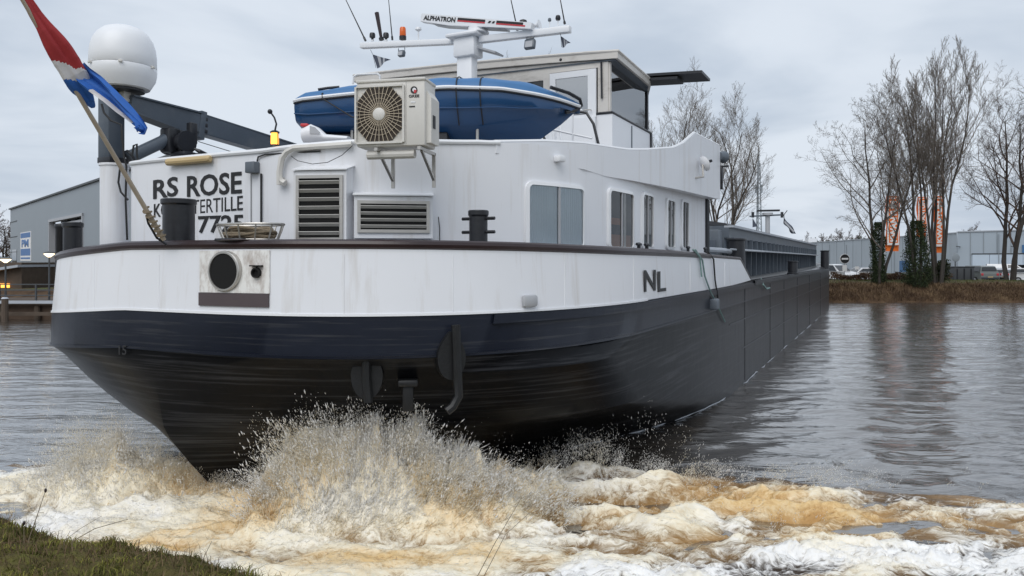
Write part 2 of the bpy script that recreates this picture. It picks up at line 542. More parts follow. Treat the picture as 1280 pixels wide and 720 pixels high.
# plate seams, rubbing strakes: thin proud strips that follow the hull
def strip(z0, z1, i0, i1, proud, side=1, zs=None):
    a = plan(z0); b = plan(z1)
    vs = []; fs = []
    idx = list(range(i0, i1 + 1))
    for j, i in enumerate(idx):
        for (pl, z) in ((a, z0), (b, z1)):
            c, v = pl[i]
            k0, k1 = max(i - 1, 0), min(i + 1, len(pl) - 1)
            t = Vector((pl[k1][0] - pl[k0][0], pl[k1][1] - pl[k0][1], 0))
            if i == 0: t = Vector((1, 0, 0))
            n = Vector((t.y, -t.x, 0)).normalized()
            vs.append(W(side * (c + n.x * proud), v + n.y * proud, z))
            vs.append(W(side * (c - n.x * 0.02), v - n.y * 0.02, z))
    for j in range(len(idx) - 1):
        o = j * 4; q = o + 4
        fs += [(o, q, q + 2, o + 2), (o + 1, o + 3, q + 3, q + 1), (o, o + 1, q + 1, q), (o + 2, q + 2, q + 3, o + 3)]
    return vs, fs

for side in (1, -1):
    for z, h, pr, i0, i1 in ((1.84, 0.03, 0.014, 0, NS + NM), (2.15, 0.09, 0.035, 28, NS + 4), (1.45, 0.025, 0.012, NS + 3, NS + NM), (0.8, 0.025, 0.012, NS + 3, NS + NM), (2.20, 0.10, 0.05, NS + 4, NS + NM)):
        m = MB(); m.add(*strip(z, z + h, i0, i1, pr, side))
        m.build('rubbing_strake', M['navy'], SHIP, smooth=0)
    for v in (17.6, 21.8, 25.0, 29.0, 34, 40):
        m = MB()
        m.box(W(side * (BEAM + 0.004), v, 1.1), (0.012, 0.022, 2.1), RS)
        m.build('plate_seam', M['black_hull'], SHIP, smooth=0)

# white bulwark: outer and inner skin
ob = closed_plan(2.25); ot = closed_plan(2.9)
ib = closed_plan(2.25, 0.07); it = closed_plan(2.9, 0.07)
npl = len(ob)
keep = [k for k in range(npl) if ob[k][1] < 19.0]
# refine near the slanted end by inserting exact stations
def bul_ring(side):
    s_b, s_t = plan(2.25), plan(2.9)
    rows = []
    vs_extra = [10.5, 12, 14, 15.6, 17.2, 18.45]
    for i in range(NS + 1):
        rows.append((s_b[i], s_t[i]))
    v_last = s_b[NS][1]
    for v in vs_extra:
        rows.append(((s_b[NS][0], max(v, v_last)), (s_t[NS][0], max(v, v_last))))
    return rows
def inner(p, d):
    c, v = p
    return (c * (1 - d / BEAM), v + d * max(0.0, 1 - (v - 5.3) / 4.2))
R_ = bul_ring(1)
seq = [((-b[0], b[1]), (-t[0], t[1])) for b, t in reversed(R_[1:])] + R_
m = MB()
rows = []
for (b, t) in seq:
    zt = zg(t[1]); f = (zt - 2.25) / 0.65
    tt = (b[0] + (t[0] - b[0]) * f, b[1] + (t[1] - b[1]) * f)
    rows.append([W(b[0], b[1], ztop(b[1]) + 0.002), W(tt[0], tt[1], zt), W(*inner(tt, 0.06), zt), W(*inner(b, 0.06), ztop(b[1]) + 0.002)])
m.loft(rows, True, True)
m.build('bulwark', M['white'], SHIP, smooth=40)
# maroon gunwale rail
def rail_pts(off=0.0):
    out = []
    for (b, t) in seq:
        zt = zg(t[1]); f = (zt - 2.25) / 0.65
        tt = (b[0] + (t[0] - b[0]) * f, b[1] + (t[1] - b[1]) * f)
        c, v = inner(tt, 0.02)
        out.append(W(c, v, zt + off))
    return out
m = MB(); rp = rail_pts(0.02)
m.tube(rp[3:-3], 0.052, 10)
m.build('gunwale_rail', M['maroon'], SHIP)
for a, b in ((0, 3), (-4, -1)):
    m = MB(); m.tube(rp[a:b + 1] if b > 0 else rp[a:], 0.035, 8); m.build('gunwale_end', M['maroon'], SHIP)
# a weld bead up the white bulwark at the centre knuckle and pale edge along its foot
m = MB(); m.add(*strip(2.253, 2.278, 0, NS, 0.012)); m.build('bulwark_foot', M['white_clean'], SHIP, smooth=0)
m = MB(); m.add(*strip(2.253, 2.278, 0, NS, 0.012, -1)); m.build('bulwark_foot', M['white_clean'], SHIP, smooth=0)

# decks
m = MB(); cp = [p for p in closed_plan(2.24, 0.03)]
m.slab([W(c, v, ztop(v) - 0.06) for c, v in cp], (0, 0, 0.055)); m.build('deck', M['deck'], SHIP, smooth=0)

# ---- finding places on the hull and the deckhouse wall from the photograph
def hull_at(px, z):
    best = None
    for side in (1, -1):
        s = plan(z)
        prev = None
        for i, (c, v) in enumerate(s):
            p = W(side * c, v, z); d = pxy(p)[0] - px
            if prev is not None and d * prev[0] <= 0 and abs(d - prev[0]) > 1e-9:
                f = prev[0] / (prev[0] - d)
                q = prev[1].lerp(p, f)
                t = (p - prev[1]).normalized()
                if side < 0: t = -t
                n = t.cross(UP)
                if best is None or q.y < best[0].y: best = (q, t, n)
            prev = (d, p)
    return best

def hull_px(px, py, z=2.5):
    for _ in range(12):
        q, t, n = hull_at(px, z)
        z = H - (py - 325) / F * q.y
    return q, t, n

def frame_R(t, n):
    u = n.cross(t) if False else UP
    return Matrix((t, -n, u)).transposed()     # local x along the wall, y inward, z up

# exhaust plate and pipes in the bulwark
def skin_panel(px0, px1, py0, py1, off, th, mat, name, zr=2.5):
    """plate that follows the bulwark between two columns of the photograph"""
    q0, t0, n0 = hull_px((px0 + px1) / 2, (py0 + py1) / 2, zr)
    z1 = H - (py0 - 325) / F * q0.y; z0 = H - (py1 - 325) / F * q0.y
    rows = []
    for k in range(9):
        px = px0 + (px1 - px0) * k / 8
        ra = [hull_at(px, z) for z in (z0, z1)]
        (qa, _, na), (qb, _, nb) = ra
        rows.append([qa + na * off, qb + nb * off, qb + nb * (off + th), qa + na * (off + th)])
    mm = MB(); mm.loft(rows, True, True)
    return mm.build(name, mat, SHIP, smooth=30)
skin_panel(251, 338, 313, 366, 0.004, 0.012, M['rust'], 'exhaust_plate')
skin_panel(250, 337, 366.5, 383, 0.004, 0.016, M['plate'], 'cover_plate')
q, t, n = hull_px(284, 339)
m = MB(); R = Matrix((t, UP.cross(t).normalized() if False else n.cross(t).normalized(), n)).transposed()
pr = [(0.19, -0.05), (0.205, 0.0), (0.205, 0.05), (0.197, 0.06), (0.180, 0.06), (0.178, 0.02), (0.0005, 0.0)]
m.lathe(pr[:5] + [(0.178, 0.03)], q, R, 40)
m.build('exhaust_ring', M['steel'], SHIP)
m = MB(); m.lathe([(0.179, 0.028), (0.179, 0.05), (0.001, 0.052)], q, R, 40); m.build('exhaust_mouth', M['soot'], SHIP)
q, t, n = hull_px(323, 341)
R = Matrix((t, n.cross(t).normalized(), n)).transposed()
m = MB(); m.lathe([(0.05, 0.0), (0.05, 0.055), (0.036, 0.055), (0.034, 0.03)], q, R, 20); m.build('drain_pipe', M['soot'], SHIP)
m = MB(); m.box(q + UP * 0.07 + n * 0.035, (0.13, 0.05, 0.012), Matrix((t, -n, UP)).transposed()); m.box(q + UP * 0.045 + n * 0.03, (0.015, 0.02, 0.05), Matrix((t, -n, UP)).transposed()); m.build('drain_flap', M['soot'], SHIP, smooth=0)
# grey fairlead plate at the foot of the bulwark, fender block on the quarter
q, t, n = hull_px(660, 376, 2.3)
m = MB(); m.box(q + n * 0.03, (0.19, 0.07, 0.13), Matrix((t, -n, UP)).transposed(), 0.03); m.build('fairlead_plate', M['grey'], SHIP)
q, t, n = hull_px(888, 380, 2.1)
m = MB(); m.box(q + n * 0.06, (0.24, 0.16, 0.2), Matrix((t, -n, UP)).transposed(), 0.03); m.build('fender_block', M['hold'], SHIP)
# weld beads down the bulwark plating
for px in (118, 199, 430, 566, 706, 792, 862, 905):
    rows = []
    for k in range(7):
        z = 2.285 + 0.095 * k
        q, t, n = hull_at(px, z)
        if z < zg((q - SO).dot(AX)) - 0.03: rows.append(q + n * 0.0005)
    m = MB(); m.tube(rows, 0.0055, 5); m.build('weld_seam', M['white'], SHIP, smooth=0)
# NL letters
for ch, pa, pb in (('N', 804.5, 817.5), ('L', 820, 829.5)):
    q, t, n = hull_px(pa, 365, 2.4); q2 = hull_at(pb, q.z)[0]
    lettering('nationality_letter', ch, q + n * 0.008, q2 - q, UP, (q2 - q).length, 0.29, M['ink'], SHIP, bold=0.012, depth=0.004)
# draught marks low on the quarter
q, t, n = hull_px(152, 443, 1.7)
lettering('draught_mark', '15', q + n * 0.03, t, UP, 0.13, 0.10, M['deck_mark'], SHIP, bold=0.0, depth=0.004)

# stern anchors in their pockets
def anchor(px, py, big, turn):
    q, t, n = hull_px(px, py, 1.6)
    R = Matrix((t, -n, UP)).transposed()
    out = [(0.17 * math.cos(g) * (1 - 0.55 * max(0, math.sin(g)) ** 2), 0.02 + (0.30 if math.sin(g) > 0 else 0.26) * math.sin(g)) for g in np.linspace(0, 2 * math.pi, 29)[:-1]]
    m = MB()
    m.slab([q + R @ Vector((a * big, 0.05, b * big)) for a, b in out], -(R @ Vector((0, 0.13, 0))))
    a_ = m.build('anchor', M['anchor'], SHIP, smooth=0)
    m = MB()
    if turn:
        p = [(0.03, 0.34), (0.04, 0.1), (0.05, -0.2), (0.06, -0.36), (0.0, -0.46), (-0.06, -0.5)]
    else:
        p = [(0.0, 0.26), (0.0, 0.0), (0.02, -0.24)]
    m.tube([q + R @ Vector((a, -0.11, b)) for a, b in p], 0.045, 8)
    m.build('anchor_shank', M['anchor'], a_)
    return q
anchor(460, 470, 0.92, False)
anchor(562, 448, 0.85, True)
q, t, n = hull_px(510, 480, 1.5); R = Matrix((t, -n, UP)).transposed()
m = MB(); m.box(q + n * 0.08 + UP * 0.03, (0.2, 0.16, 0.07), R, 0.02); m.box(q + n * 0.06 - UP * 0.12, (0.11, 0.1, 0.28), R, 0.02)
m.build('anchor_stop', M['anchor'], SHIP)

# ------------------------------------------------------------------ deckhouse
WP = [(-3.62, 16.2), (-3.64, 10.5), (-3.52, 9.0), (-2.95, 8.1), (-2.2, 7.3), (-1.86, 6.62), (-1.62, 6.41), (0.35, 6.4), (1.15, 6.5), (2.0, 6.9), (3.0, 7.85), (3.47, 9.0), (3.63, 10.5), (3.63, 12.0), (3.61, 15.7)]
def crom(P, n=10):
    out = []
    for i in range(len(P) - 1):
        p0 = P[max(i - 1, 0)]; p1 = P[i]; p2 = P[i + 1]; p3 = P[min(i + 2, len(P) - 1)]
        for k in range(n):
            t = k / n
            out.append(tuple(0.5 * ((2 * b) + (-a + c) * t + (2 * a - 5 * b + 4 * c - d) * t * t + (-a + 3 * b - 3 * c + d) * t ** 3) for a, b, c, d in zip(p0, p1, p2, p3)))
    out.append(P[-1])
    return out
WALL = crom(WP, 10)
WS = [0.0]
for a, b in zip(WALL[:-1], WALL[1:]): WS.append(WS[-1] + math.hypot(b[0] - a[0], b[1] - a[1]))
def wall(s):
    i = int(np.clip(np.searchsorted(WS, s) - 1, 0, len(WALL) - 2))
    f = (s - WS[i]) / (WS[i + 1] - WS[i])
    a, b = WALL[i], WALL[i + 1]
    def tan(j):
        p, q_ = WALL[max(j - 1, 0)], WALL[min(j + 1, len(WALL) - 1)]
        return Vector((q_[0] - p[0], q_[1] - p[1], 0)).normalized()
    t = (tan(i) * (1 - f) + tan(i + 1) * f).normalized()
    return (a[0] + (b[0] - a[0]) * f, a[1] + (b[1] - a[1]) * f), t
def wall_p(s, z, d=0.0):
    (c, v), t = wall(s)
    n = Vector((t.y, -t.x, 0))
    return W(c + n.x * d, v + n.y * d, z)
def wall_frame(s):
    (c, v), t = wall(s)
    tw = RS @ t; nw = RS @ Vector((t.y, -t.x, 0))
    return tw, nw
S_MID = WS[70]
def s_at(px, d=0.0):
    lo, hi = WS[54], WS[-1]
    best = None
    for k in range(900):
        s = lo + (hi - lo) * k / 899
        e = abs(pxy(wall_p(s, 3.3, d))[0] - px)
        if best is None or e < best[0]: best = (e, s)
    return best[1]
def z_at(s, py, d=0.0):
    return H - (py - 325) / F * wall_p(s, 3, d).y
def wall_px(px, py, d=0.0):
    s = s_at(px, d); return s, z_at(s, py, d)

# wall height: level aft, a dip, then rising to the raised wings
def wall_top(s):
    (c, v), t = wall(s)
    if v > 9.3: return 4.2
    return float(np.interp(c, [-3, 0.55, 1.6, 2.6, 3.2], [4.05, 4.055, 4.12, 4.15, 4.2]))
m = MB()
vs = [wall_p(s, 2.2) for s in WS]; vt = [wall_p(s, wall_top(s)) for s in WS]
m.loft([vs, vt], True, False)
m.build('deckhouse_wall', M['white'], SHIP, smooth=30)
m = MB(); m.slab([wall_p(s, 3.93, -0.04) for s in WS], (0, 0, 0.09)); m.build('deckhouse_roof', M['grey'], SHIP, smooth=0)
# parapet: aft it rises from the wall; to the sides it flares out over the windows
def para(v):
    zt = float(np.interp(v, [6.3, 7.2, 7.7, 8.3, 9.2, 10.2, 11.0, 12.3, 12.9, 13.7, 13.9, 15.75], [4.15, 4.15, 4.17, 4.25, 4.31, 4.36, 4.46, 4.66, 4.82, 5.12, 5.12, 5.17]))
    return zt
P_V = [7.7, 8.4, 9.0, 9.6, 10.3, 11, 11.7, 12.3, 12.6, 12.9, 13.3, 13.7, 13.85, 14.5, 15.2, 15.75]
def para_c(v):
    return float(np.interp(v, [7.7, 9.0, 10.5, 12.5, 15.75], [2.90, 3.49, 3.70, 3.83, 3.90]))
for side in (1, -1):
    rows = []
    for v in (P_V if side > 0 else [q for q in P_V if q >= 9.0]):
        c = para_c(v); zt = para(v)
        zb = float(np.interp(v, [7.7, 9.0, 9.3, 15.75], [4.05, 3.97, 3.93, 4.06]))
        rows.append([W(side * (c + 0.0), v, zb), W(side * c, v, zt), W(side * (c - 0.06), v, zt), W(side * (c - 0.30), v, zb + 0.02)])
    m = MB(); m.loft(rows, True, True); m.build('wing_parapet', M['white'], SHIP, smooth=30)
    m = MB(); m.tube([W(side * (para_c(v) - 0.03), v, para(v) + 0.012) for v in P_V if side > 0 or v >= 9.0], 0.028, 6); m.build('parapet_capping', M['white_clean'], SHIP)
    m = MB(); m.box(W(side * 3.5, 15.76, 4.62), (0.8, 0.05, 1.08), RS); m.build('wing_end', M['white'], SHIP, smooth=0)
m = MB()
m.tube([wall_p(s, (para(wall(s)[0][1]) if wall(s)[0][0] > 2.8 else wall_top(s) + 0.005), -0.0) for s in WS if wall(s)[0][1] < (8.2 if wall(s)[0][0] < 0 else 7.75)], 0.03, 8)
m.build('roof_edge', M['white_clean'], SHIP)
# corner posts and pipes at the forward end of the deckhouse
for dv, r in ((0.06, 0.04), (0.22, 0.03)):
    m = MB(); m.cyl(W(3.62, 15.72 + dv, 2.3), W(3.62, 15.72 + dv, 4.08), r, n=10); m.build('corner_pipe', M['black'], SHIP)

# windows
def rrect(s0, s1, z0, z1, r, k=5):
    pts = []
    for cx, cz, a0 in ((s1 - r, z1 - r, 0), (s0 + r, z1 - r, 90), (s0 + r, z0 + r, 180), (s1 - r, z0 + r, 270)):
        for i in range(k + 1):
            g = math.radians(a0 + 90 * i / k)
            pts.append((cx + r * math.cos(g), cz + r * math.sin(g)))
    return pts
def subdiv(pts, n=3):
    out = []
    for a, b in zip(pts, pts[1:] + pts[:1]):
        for k in range(n):
            out.append((a[0] + (b[0] - a[0]) * k / n, a[1] + (b[1] - a[1]) * k / n))
    return out
def wall_sheet(m, s0, s1, z0, z1, d, ns=8):
    vs = []; fs = []
    for i in range(ns + 1):
        s = s0 + (s1 - s0) * i / ns
        dd = d(i) if callable(d) else d
        vs += [wall_p(s, z0, dd), wall_p(s, z1, dd)]
    for i in range(ns): fs.append((2 * i, 2 * i + 2, 2 * i + 3, 2 * i + 1))
    m.add(vs, fs)
def window(s0, s1, z0, z1, inside, r=0.07, fw=0.045, mullion=None, label=None):
    outer = subdiv(rrect(s0 - fw, s1 + fw, z0 - fw, z1 + fw, r + fw))
    innr = subdiv(rrect(s0, s1, z0, z1, r))
    m = MB()
    m.loft([[wall_p(s, z, -0.01) for s, z in outer], [wall_p(s, z, 0.035) for s, z in outer], [wall_p(s, z, 0.045) for s, z in innr], [wall_p(s, z, 0.004) for s, z in innr]], True)
    w = m.build('window', M['white_clean'], SHIP, smooth=30, label=label)
    m = MB(); wall_sheet(m, s0 - 0.005, s1 + 0.005, z0 - 0.005, z1 + 0.005, 0.024); m.build('pane', M['glass'], w, recalc=False)
    if inside == 'curtain':
        for k in range(2):
            a = s0 + (s1 - s0) * (0.5 * k) + 0.005; b = a + (s1 - s0) * 0.5 - 0.01
            m = MB(); wall_sheet(m, a, b, z0 - 0.01, z1 + 0.01, lambda i: 0.010 + 0.003 * math.sin(i * 1.9), 40); m.build('curtain', M['curtain'], w, recalc=False)
    else:
        m = MB(); wall_sheet(m, s0 - 0.01, s1 + 0.01, z0 - 0.01, z1 + 0.01, 0.006); m.build('backing', M['dark'], w, recalc=False)
        if inside == 'wood':
            zz = z0 + (z1 - z0) * 0.40
            m = MB(); wall_sheet(m, s0 + 0.02, s0 + (s1 - s0) * 0.55, zz, zz + (z1 - z0) * 0.12, 0.010, 3); wall_sheet(m, s0 + 0.08, s1 - 0.05, z0, z0 + (z1 - z0) * 0.22, 0.010, 3); m.build('cupboard', M['wood'], w, recalc=False)
        for f in ((0.62,) if inside == 'wood' else ()):
            m = MB(); a = s0 + (s1 - s0) * f; wall_sheet(m, a, a + (s1 - s0) * 0.10, z0, z1, 0.012, 2); m.build('curtain', M['curtain'] if inside != 'wood' else M['beige'], w, recalc=False)
    if mullion:
        for f in mullion:
            sm = s0 + (s1 - s0) * f
            tw, nw = wall_frame(sm)
            m = MB(); m.box(wall_p(sm, (z0 + z1) / 2, 0.026), (0.03, 0.03, z1 - z0 - 0.01), Matrix((tw, -nw, UP)).transposed()); m.build('mullion', M['grey'], w, smooth=0)
    return w
s0, zt = wall_px(659, 233); s1, zb = wall_px(727, 309); zt2 = z_at(s1, 235)
window(s0, s1, (z_at(s0, 307) + zb) / 2, (zt + zt2) / 2, 'curtain', 0.06, mullion=[0.5], label='large stern quarter window closed by grey blue curtains')
for a, b, ya, yb, ins in ((760, 789, 238, 308, 'wood'), (801.5, 814, 243, 308, 'dark'), (832, 841, 250, 308.5, 'dark'), (851, 858.5, 252, 309, 'dark')):
    s0 = s_at(a); s1 = s_at(b)
    window(s0, s1, z_at(s0, yb), z_at(s0, ya), ins, 0.06, mullion=[0.48])
# mirrored windows on the port side
S_END = WS[-1]
for a, b in ((0.8, 1.6), (2.4, 3.2), (4.0, 4.8)):
    window(a, b, 2.98, 3.78, 'dark', 0.06)

# engine room louvres: protruding boxes with sloping hoods
def louvre(px0, px1, py0, py1, d, nsl, hood_px, hood_top_py, label):
    sA, sB = s_at(px0, d), s_at(px1, d); sm = (sA + sB) / 2
    tw, nw = wall_frame(sm)
    c = wall_p(sm, 0, 0)
    w = (wall_p(sB, 0, d) - wall_p(sA, 0, d)).length
    z1 = z_at(sm, py0, d); z0 = z_at(sm, py1, d)
    R = Matrix((tw, -nw, UP)).transposed()
    m = MB()
    hw = w / 2 + hood_px
    prof = [(-0.15, z0 - 0.06), (d, z0 - 0.06), (d, z1 + 0.05), (-0.15, z1 + 0.05 + hood_top_py)]
    m.slab([c + tw * (-hw) + nw * a + UP * b for a, b in prof], tw * 2 * hw)
    box = m.build('louvre_box', M['white'], SHIP, smooth=0)
    m = MB()
    m.slab([c - tw * (hw + 0.015) + nw * a + UP * b for a, b in ((-0.15, z1 + 0.056 + hood_top_py), (d + 0.03, z1 + 0.054), (d + 0.03, z1 + 0.066), (-0.15, z1 + 0.068 + hood_top_py))], tw * 2 * (hw + 0.015))
    m.build('hood', M['white_clean'], box, smooth=0)
    lv = MB()
    f = 0.035
    mid = c + UP * ((z0 + z1) / 2) + nw * (d + 0.012)
    for sx in (-1, 1): lv.box(mid + tw * sx * (w / 2 - f / 2), (f, 0.03, z1 - z0), R)
    for sz in (-1, 1): lv.box(mid + UP * sz * ((z1 - z0) / 2 - f / 2), (w - 2 * f, 0.03, f), R)
    o = lv.build('louvre_vent', M['steel'], SHIP, smooth=0, label=label)
    m = MB(); m.box(mid - nw * 0.008, (w - 2 * f, 0.004, z1 - z0 - 2 * f), R); m.build('backing', M['soot'], o, smooth=0)
    for k in range(nsl):
        zz = z0 + f + (z1 - z0 - 2 * f) * (k + 0.5) / nsl
        RR = R @ Matrix.Rotation(math.radians(48), 3, 'X')
        m = MB(); m.box(c + nw * (d + 0.02) + UP * zz, (w - 2 * f, 0.006, (z1 - z0 - 2 * f) / nsl * 0.60), RR)
        m.build('slat', M['slat'], o, smooth=0)
louvre(371, 430, 219, 301, 0.22, 7, 0.035, 0.10, 'tall ventilation grille of seven steel slats')
louvre(446, 537, 251, 291, 0.16, 4, 0.035, 0.07, 'low wide ventilation grille of steel slats')

# ship's name on the flat of the stern wall
def wall_text(name, s, px0, px1, py_bot, py_top, bold):
    a = s_at(px0); b = s_at(px1)
    p = wall_p(a, z_at(a, py_bot), 0.006); w = (wall_p(b, 0) - wall_p(a, 0)).length
    tw, nw = wall_frame((a + b) / 2)
    lettering(name, s, p, wall_p(b, 0) - wall_p(a, 0), UP, w, z_at(a, py_top) - z_at(a, py_bot), M['ink'], SHIP, bold, 0.004)
wall_text('name_lettering', 'RS', 192, 223, 249, 225, 0.018)
wall_text('name_lettering', 'ROSE', 234, 303, 246.5, 220, 0.018)
wall_text('port_lettering', 'KOOTSTERTILLE', 193, 304, 270, 253, 0.004)
wall_text('number_lettering', '7725', 248, 305, 291.5, 270, 0.018)

# strip light over the name, junction box, conduits
a, b = s_at(214), s_at(268)
m = MB(); z = z_at(a, 203, 0.06)
m.tube([wall_p(a, z, 0.06), wall_p(a + 0.02, z, 0.06), wall_p(b - 0.02, z + 0.0, 0.06), wall_p(b, z, 0.06)], [0.03, 0.045, 0.045, 0.03], 10); m.build('strip_light', M['ylw'], SHIP)
s, z = wall_px(320, 210); tw, nw = wall_frame(s); R = Matrix((tw, -nw, UP)).transposed()
m = MB(); m.box(wall_p(s, z, 0.05), (0.14, 0.1, 0.13), R, 0.012); m.build('junction_box', M['hold'], SHIP)
def wall_cable(pts, r, d, mat, name='conduit'):
    m = MB(); m.tube([wall_p(*(lambda q: (q[0], q[1]))(wall_px(px, py, d)), d) for px, py in pts], r, 6); return m.build(name, mat, SHIP)
wall_cable([(322, 202), (323, 196), (332, 193), (400, 189)], 0.010, 0.02, M['cable'])
wall_cable([(326, 217), (326, 245), (326, 279)], 0.012, 0.02, M['cable'])
wall_cable([(313.5, 205), (313.5, 278)], 0.004, 0.01, M['cable'])
wall_cable([(350, 231), (349, 215), (352, 198), (358, 190), (368, 185), (440, 180)], 0.035, 0.06, M['offwhite'], 'air_hose')
wall_cable([(357, 229), (352, 226), (352, 222)], 0.040, 0.065, M['offwhite'], 'hose_end')
wall_cable([(363, 195), (372, 201), (390, 205), (410, 203), (428, 194), (440, 182)], 0.004, 0.24, M['cable'], 'loose_wire')
wall_cable([(547.5, 271), (549, 285), (550, 305)], 0.006, 0.05, M['cable'], 'rod')
# small nav light box on the quarter
s, z = wall_px(696, 199); tw, nw = wall_frame(s)
m = MB(); m.box(wall_p(s, z, 0.05), (0.12, 0.1, 0.08), Matrix((tw, -nw, UP)).transposed(), 0.015); m.build('lamp_box', M['white_clean'], SHIP)
# ------------------------------------------------------------------ hold
V_H0, V_H1 = 19.4, 46.5
m = MB(); m.box(W(0, (V_H0 + V_H1) / 2, 3.0), (6.6, V_H1 - V_H0, 1.36), RS); m.build('hold_coaming', M['hold'], SHIP, smooth=0)
nh = 12
dv = (V_H1 - V_H0) / nh
proto = None
for k in range(nh):
    v0 = V_H0 + dv * k
    m = MB()
    prof = [(-3.38, 3.69), (-3.34, 3.74), (-2.6, 3.86), (0, 3.95), (2.6, 3.86), (3.34, 3.74), (3.38, 3.69)]
    m.slab([W(c, v0 + 0.02, z) for c, z in prof], AX * (dv - 0.04))
    m.build('hatch_cover', M['hatch'], SHIP, smooth=0)
for side in (1, -1):
    m = MB(); m.box(W(side * 3.42, (V_H0 + V_H1) / 2, 3.655), (0.24, V_H1 - V_H0, 0.05), RS); m.build('coaming_flange', M['ledge'], SHIP, smooth=0)
    m = MB(); m.box(W(side * 3.47, (V_H0 + V_H1) / 2 - 0.3, 3.07), (0.34, V_H1 - V_H0 + 0.6, 0.045), RS); m.build('coaming_ledge', M['ledge'], SHIP, smooth=0)
    m = MB(); m.box(W(side * 3.36, (V_H0 + V_H1) / 2, 3.50), (0.12, V_H1 - V_H0, 0.26), RS); m.build('coaming_girder', M['hold'], SHIP, smooth=0)
    st = None
    for k in range(27):
        v = V_H0 + 0.35 + k * 1.0
        for (zc, hh, cc, cw) in ((3.235, 0.29, 3.40, 0.18), (2.69, 0.72, 3.38, 0.14)):
            m = MB(); m.box(W(side * cc, v, zc), (cw, 0.06, hh), RS); m.build('coaming_stiffener', M['hold'], SHIP, smooth=0)
    # pipe rail along the side deck
    m = MB(); m.tube([W(side * 3.75, V_H0 - 1.6, 3.05), W(side * 3.72, V_H0 + 4, 3.05)], 0.025, 6); m.build('hand_rail', M['ledge'], SHIP)
# fittings between deckhouse and hold
m = MB(); m.box(W(2.2, 18.9, 2.95), (2.2, 0.5, 1.2), RS, 0.02); m.build('hatch_locker', M['hold'], SHIP)
for c in (2.2, 3.0):
    m = MB(); m.box(W(c, 18.63, 2.9), (0.5, 0.04, 0.8), RS, 0.01); m.build('locker_door', M['crane'], SHIP)
m = MB(); m.tube([W(3.55, 16.2, 3.02), W(3.6, 17.6, 3.02), W(3.62, 18.4, 3.0)], 0.06, 8); m.build('deck_pipe', M['ledge'], SHIP)

# bollards: each a barrel with cap, some with cross pins
def bollard(px, pyt, Y, r, zb, pins=0, double=0.0, wide=1.0, label=None, square=False):
    p = at(px, pyt, Y); zt = p.z
    m = MB()
    offs = (-double, double) if double else (0.0,)
    for k in offs:
        o = Vector((p.x, p.y, 0)) + TX * k
        if square:
            m.box((o.x, o.y, (zb + zt) / 2), (2 * r, 2 * r * 0.8, zt - zb), Matrix.Rotation(math.radians(-8), 3, 'Z'), 0.02)
        else:
            m.lathe([(r * 1.15, zb), (r * 1.15, zb + 0.04), (r * 0.96, zb + 0.06), (r * 0.94, zt - 0.07), (r * 1.06, zt - 0.05), (r * 1.06, zt - 0.01), (r * 1.0, zt)], (o.x, o.y, 0), None, 24)
    b = m.build('bollard', M['black'], SHIP, smooth=30, label=label)
    if pins:
        for zz in pins:
            q = Vector((p.x, p.y, zz)); m = MB()
            m.tube([q - TX * (r * 1.9), q + TX * (r * 1.9)], 0.018, 8); m.build('cross_pin', M['black'], b)
    return b
bollard(223.5, 249, 8.15, 0.175, 2.26, label='broad black bollard in front of the ship name')
bollard(78, 280, 9.6, 0.085, 2.26); bollard(91, 278, 9.35, 0.115, 2.26)
b1 = bollard(598, 263, 8.0, 0.105, 2.26, pins=(3.245, 3.10), label='black post bollard with two cross pins')
bollard(920, 298, 18.2, 0.225, 2.33)
bollard(991, 326, 24.5, 0.16, 2.33)
bollard(1031, 313, 40.0, 0.22, 2.33)
# cleats on the gunwale below the side windows
for px in (803, 812, 863, 884):
    q, t, n = hull_px(px, 306, 2.8)
    m = MB(); q = q - n * 0.05; q.z = zg(9) + 0.05
    m.cyl(q, q + UP * 0.07, 0.025, n=8); m.tube([q + UP * 0.07 - t * 0.09, q + UP * 0.08, q + UP * 0.07 + t * 0.09], 0.02, 6); m.build('cleat', M['black'], SHIP)
# oval fairlead ring lying on the gunwale over the exhaust
q, t, n = hull_px(284, 309, 2.9); q.z = 3.005
m = MB(); m.tube([q + t * (0.19 * math.cos(g)) - n * (0.06 - 0.09 * math.sin(g)) for g in np.linspace(0, 2 * math.pi, 25)[:-1]], 0.018, 6, closed=True); m.build('fairlead_ring', M['black'], SHIP)

# ------------------------------------------------------------------ wheelhouse
def roof_z(c, v): return 6.55 - 0.035 * c - 0.004 * c * c - 0.03 * (v - 12)
WH0, WH1 = 12.35, 14.9
HW = 2.66
cs = np.linspace(-2.85, 2.85, 13)
m = MB(); rings = []
for v, dz in ((12.27, 0), (14.3, 0), (15.1, 0)):
    up = [W(c * (1 if v < 14.6 else 0.9), v, roof_z(c, v)) for c in cs]
    dn = [W(c * (1 if v < 14.6 else 0.9), v, roof_z(c, v) - 0.13) for c in reversed(cs)]
    rings.append(up + dn)
m.loft(rings, True, True); m.build('wheelhouse_roof', M['beige'], SHIP, smooth=30)
m = MB()
m.tube([W(c, 12.27, roof_z(c, 12.27) + 0.0) for c in cs] + [W(2.85, 14.3, roof_z(2.85, 14.3)), W(2.565, 15.1, roof_z(2.85, 15.1))], 0.025, 6); m.build('roof_bead', M['beige'], SHIP)
m = MB(); m.slab([W(c, v, 0) + UP * (roof_z(c, v) - 0.135) for c, v in ((-2.8, 12.30), (2.8, 12.30), (2.8, 14.3), (2.52, 15.05), (-2.52, 15.05), (-2.8, 14.3))], (0, 0, -0.02)); m.build('roof_soffit', M['crane'], SHIP, smooth=0)
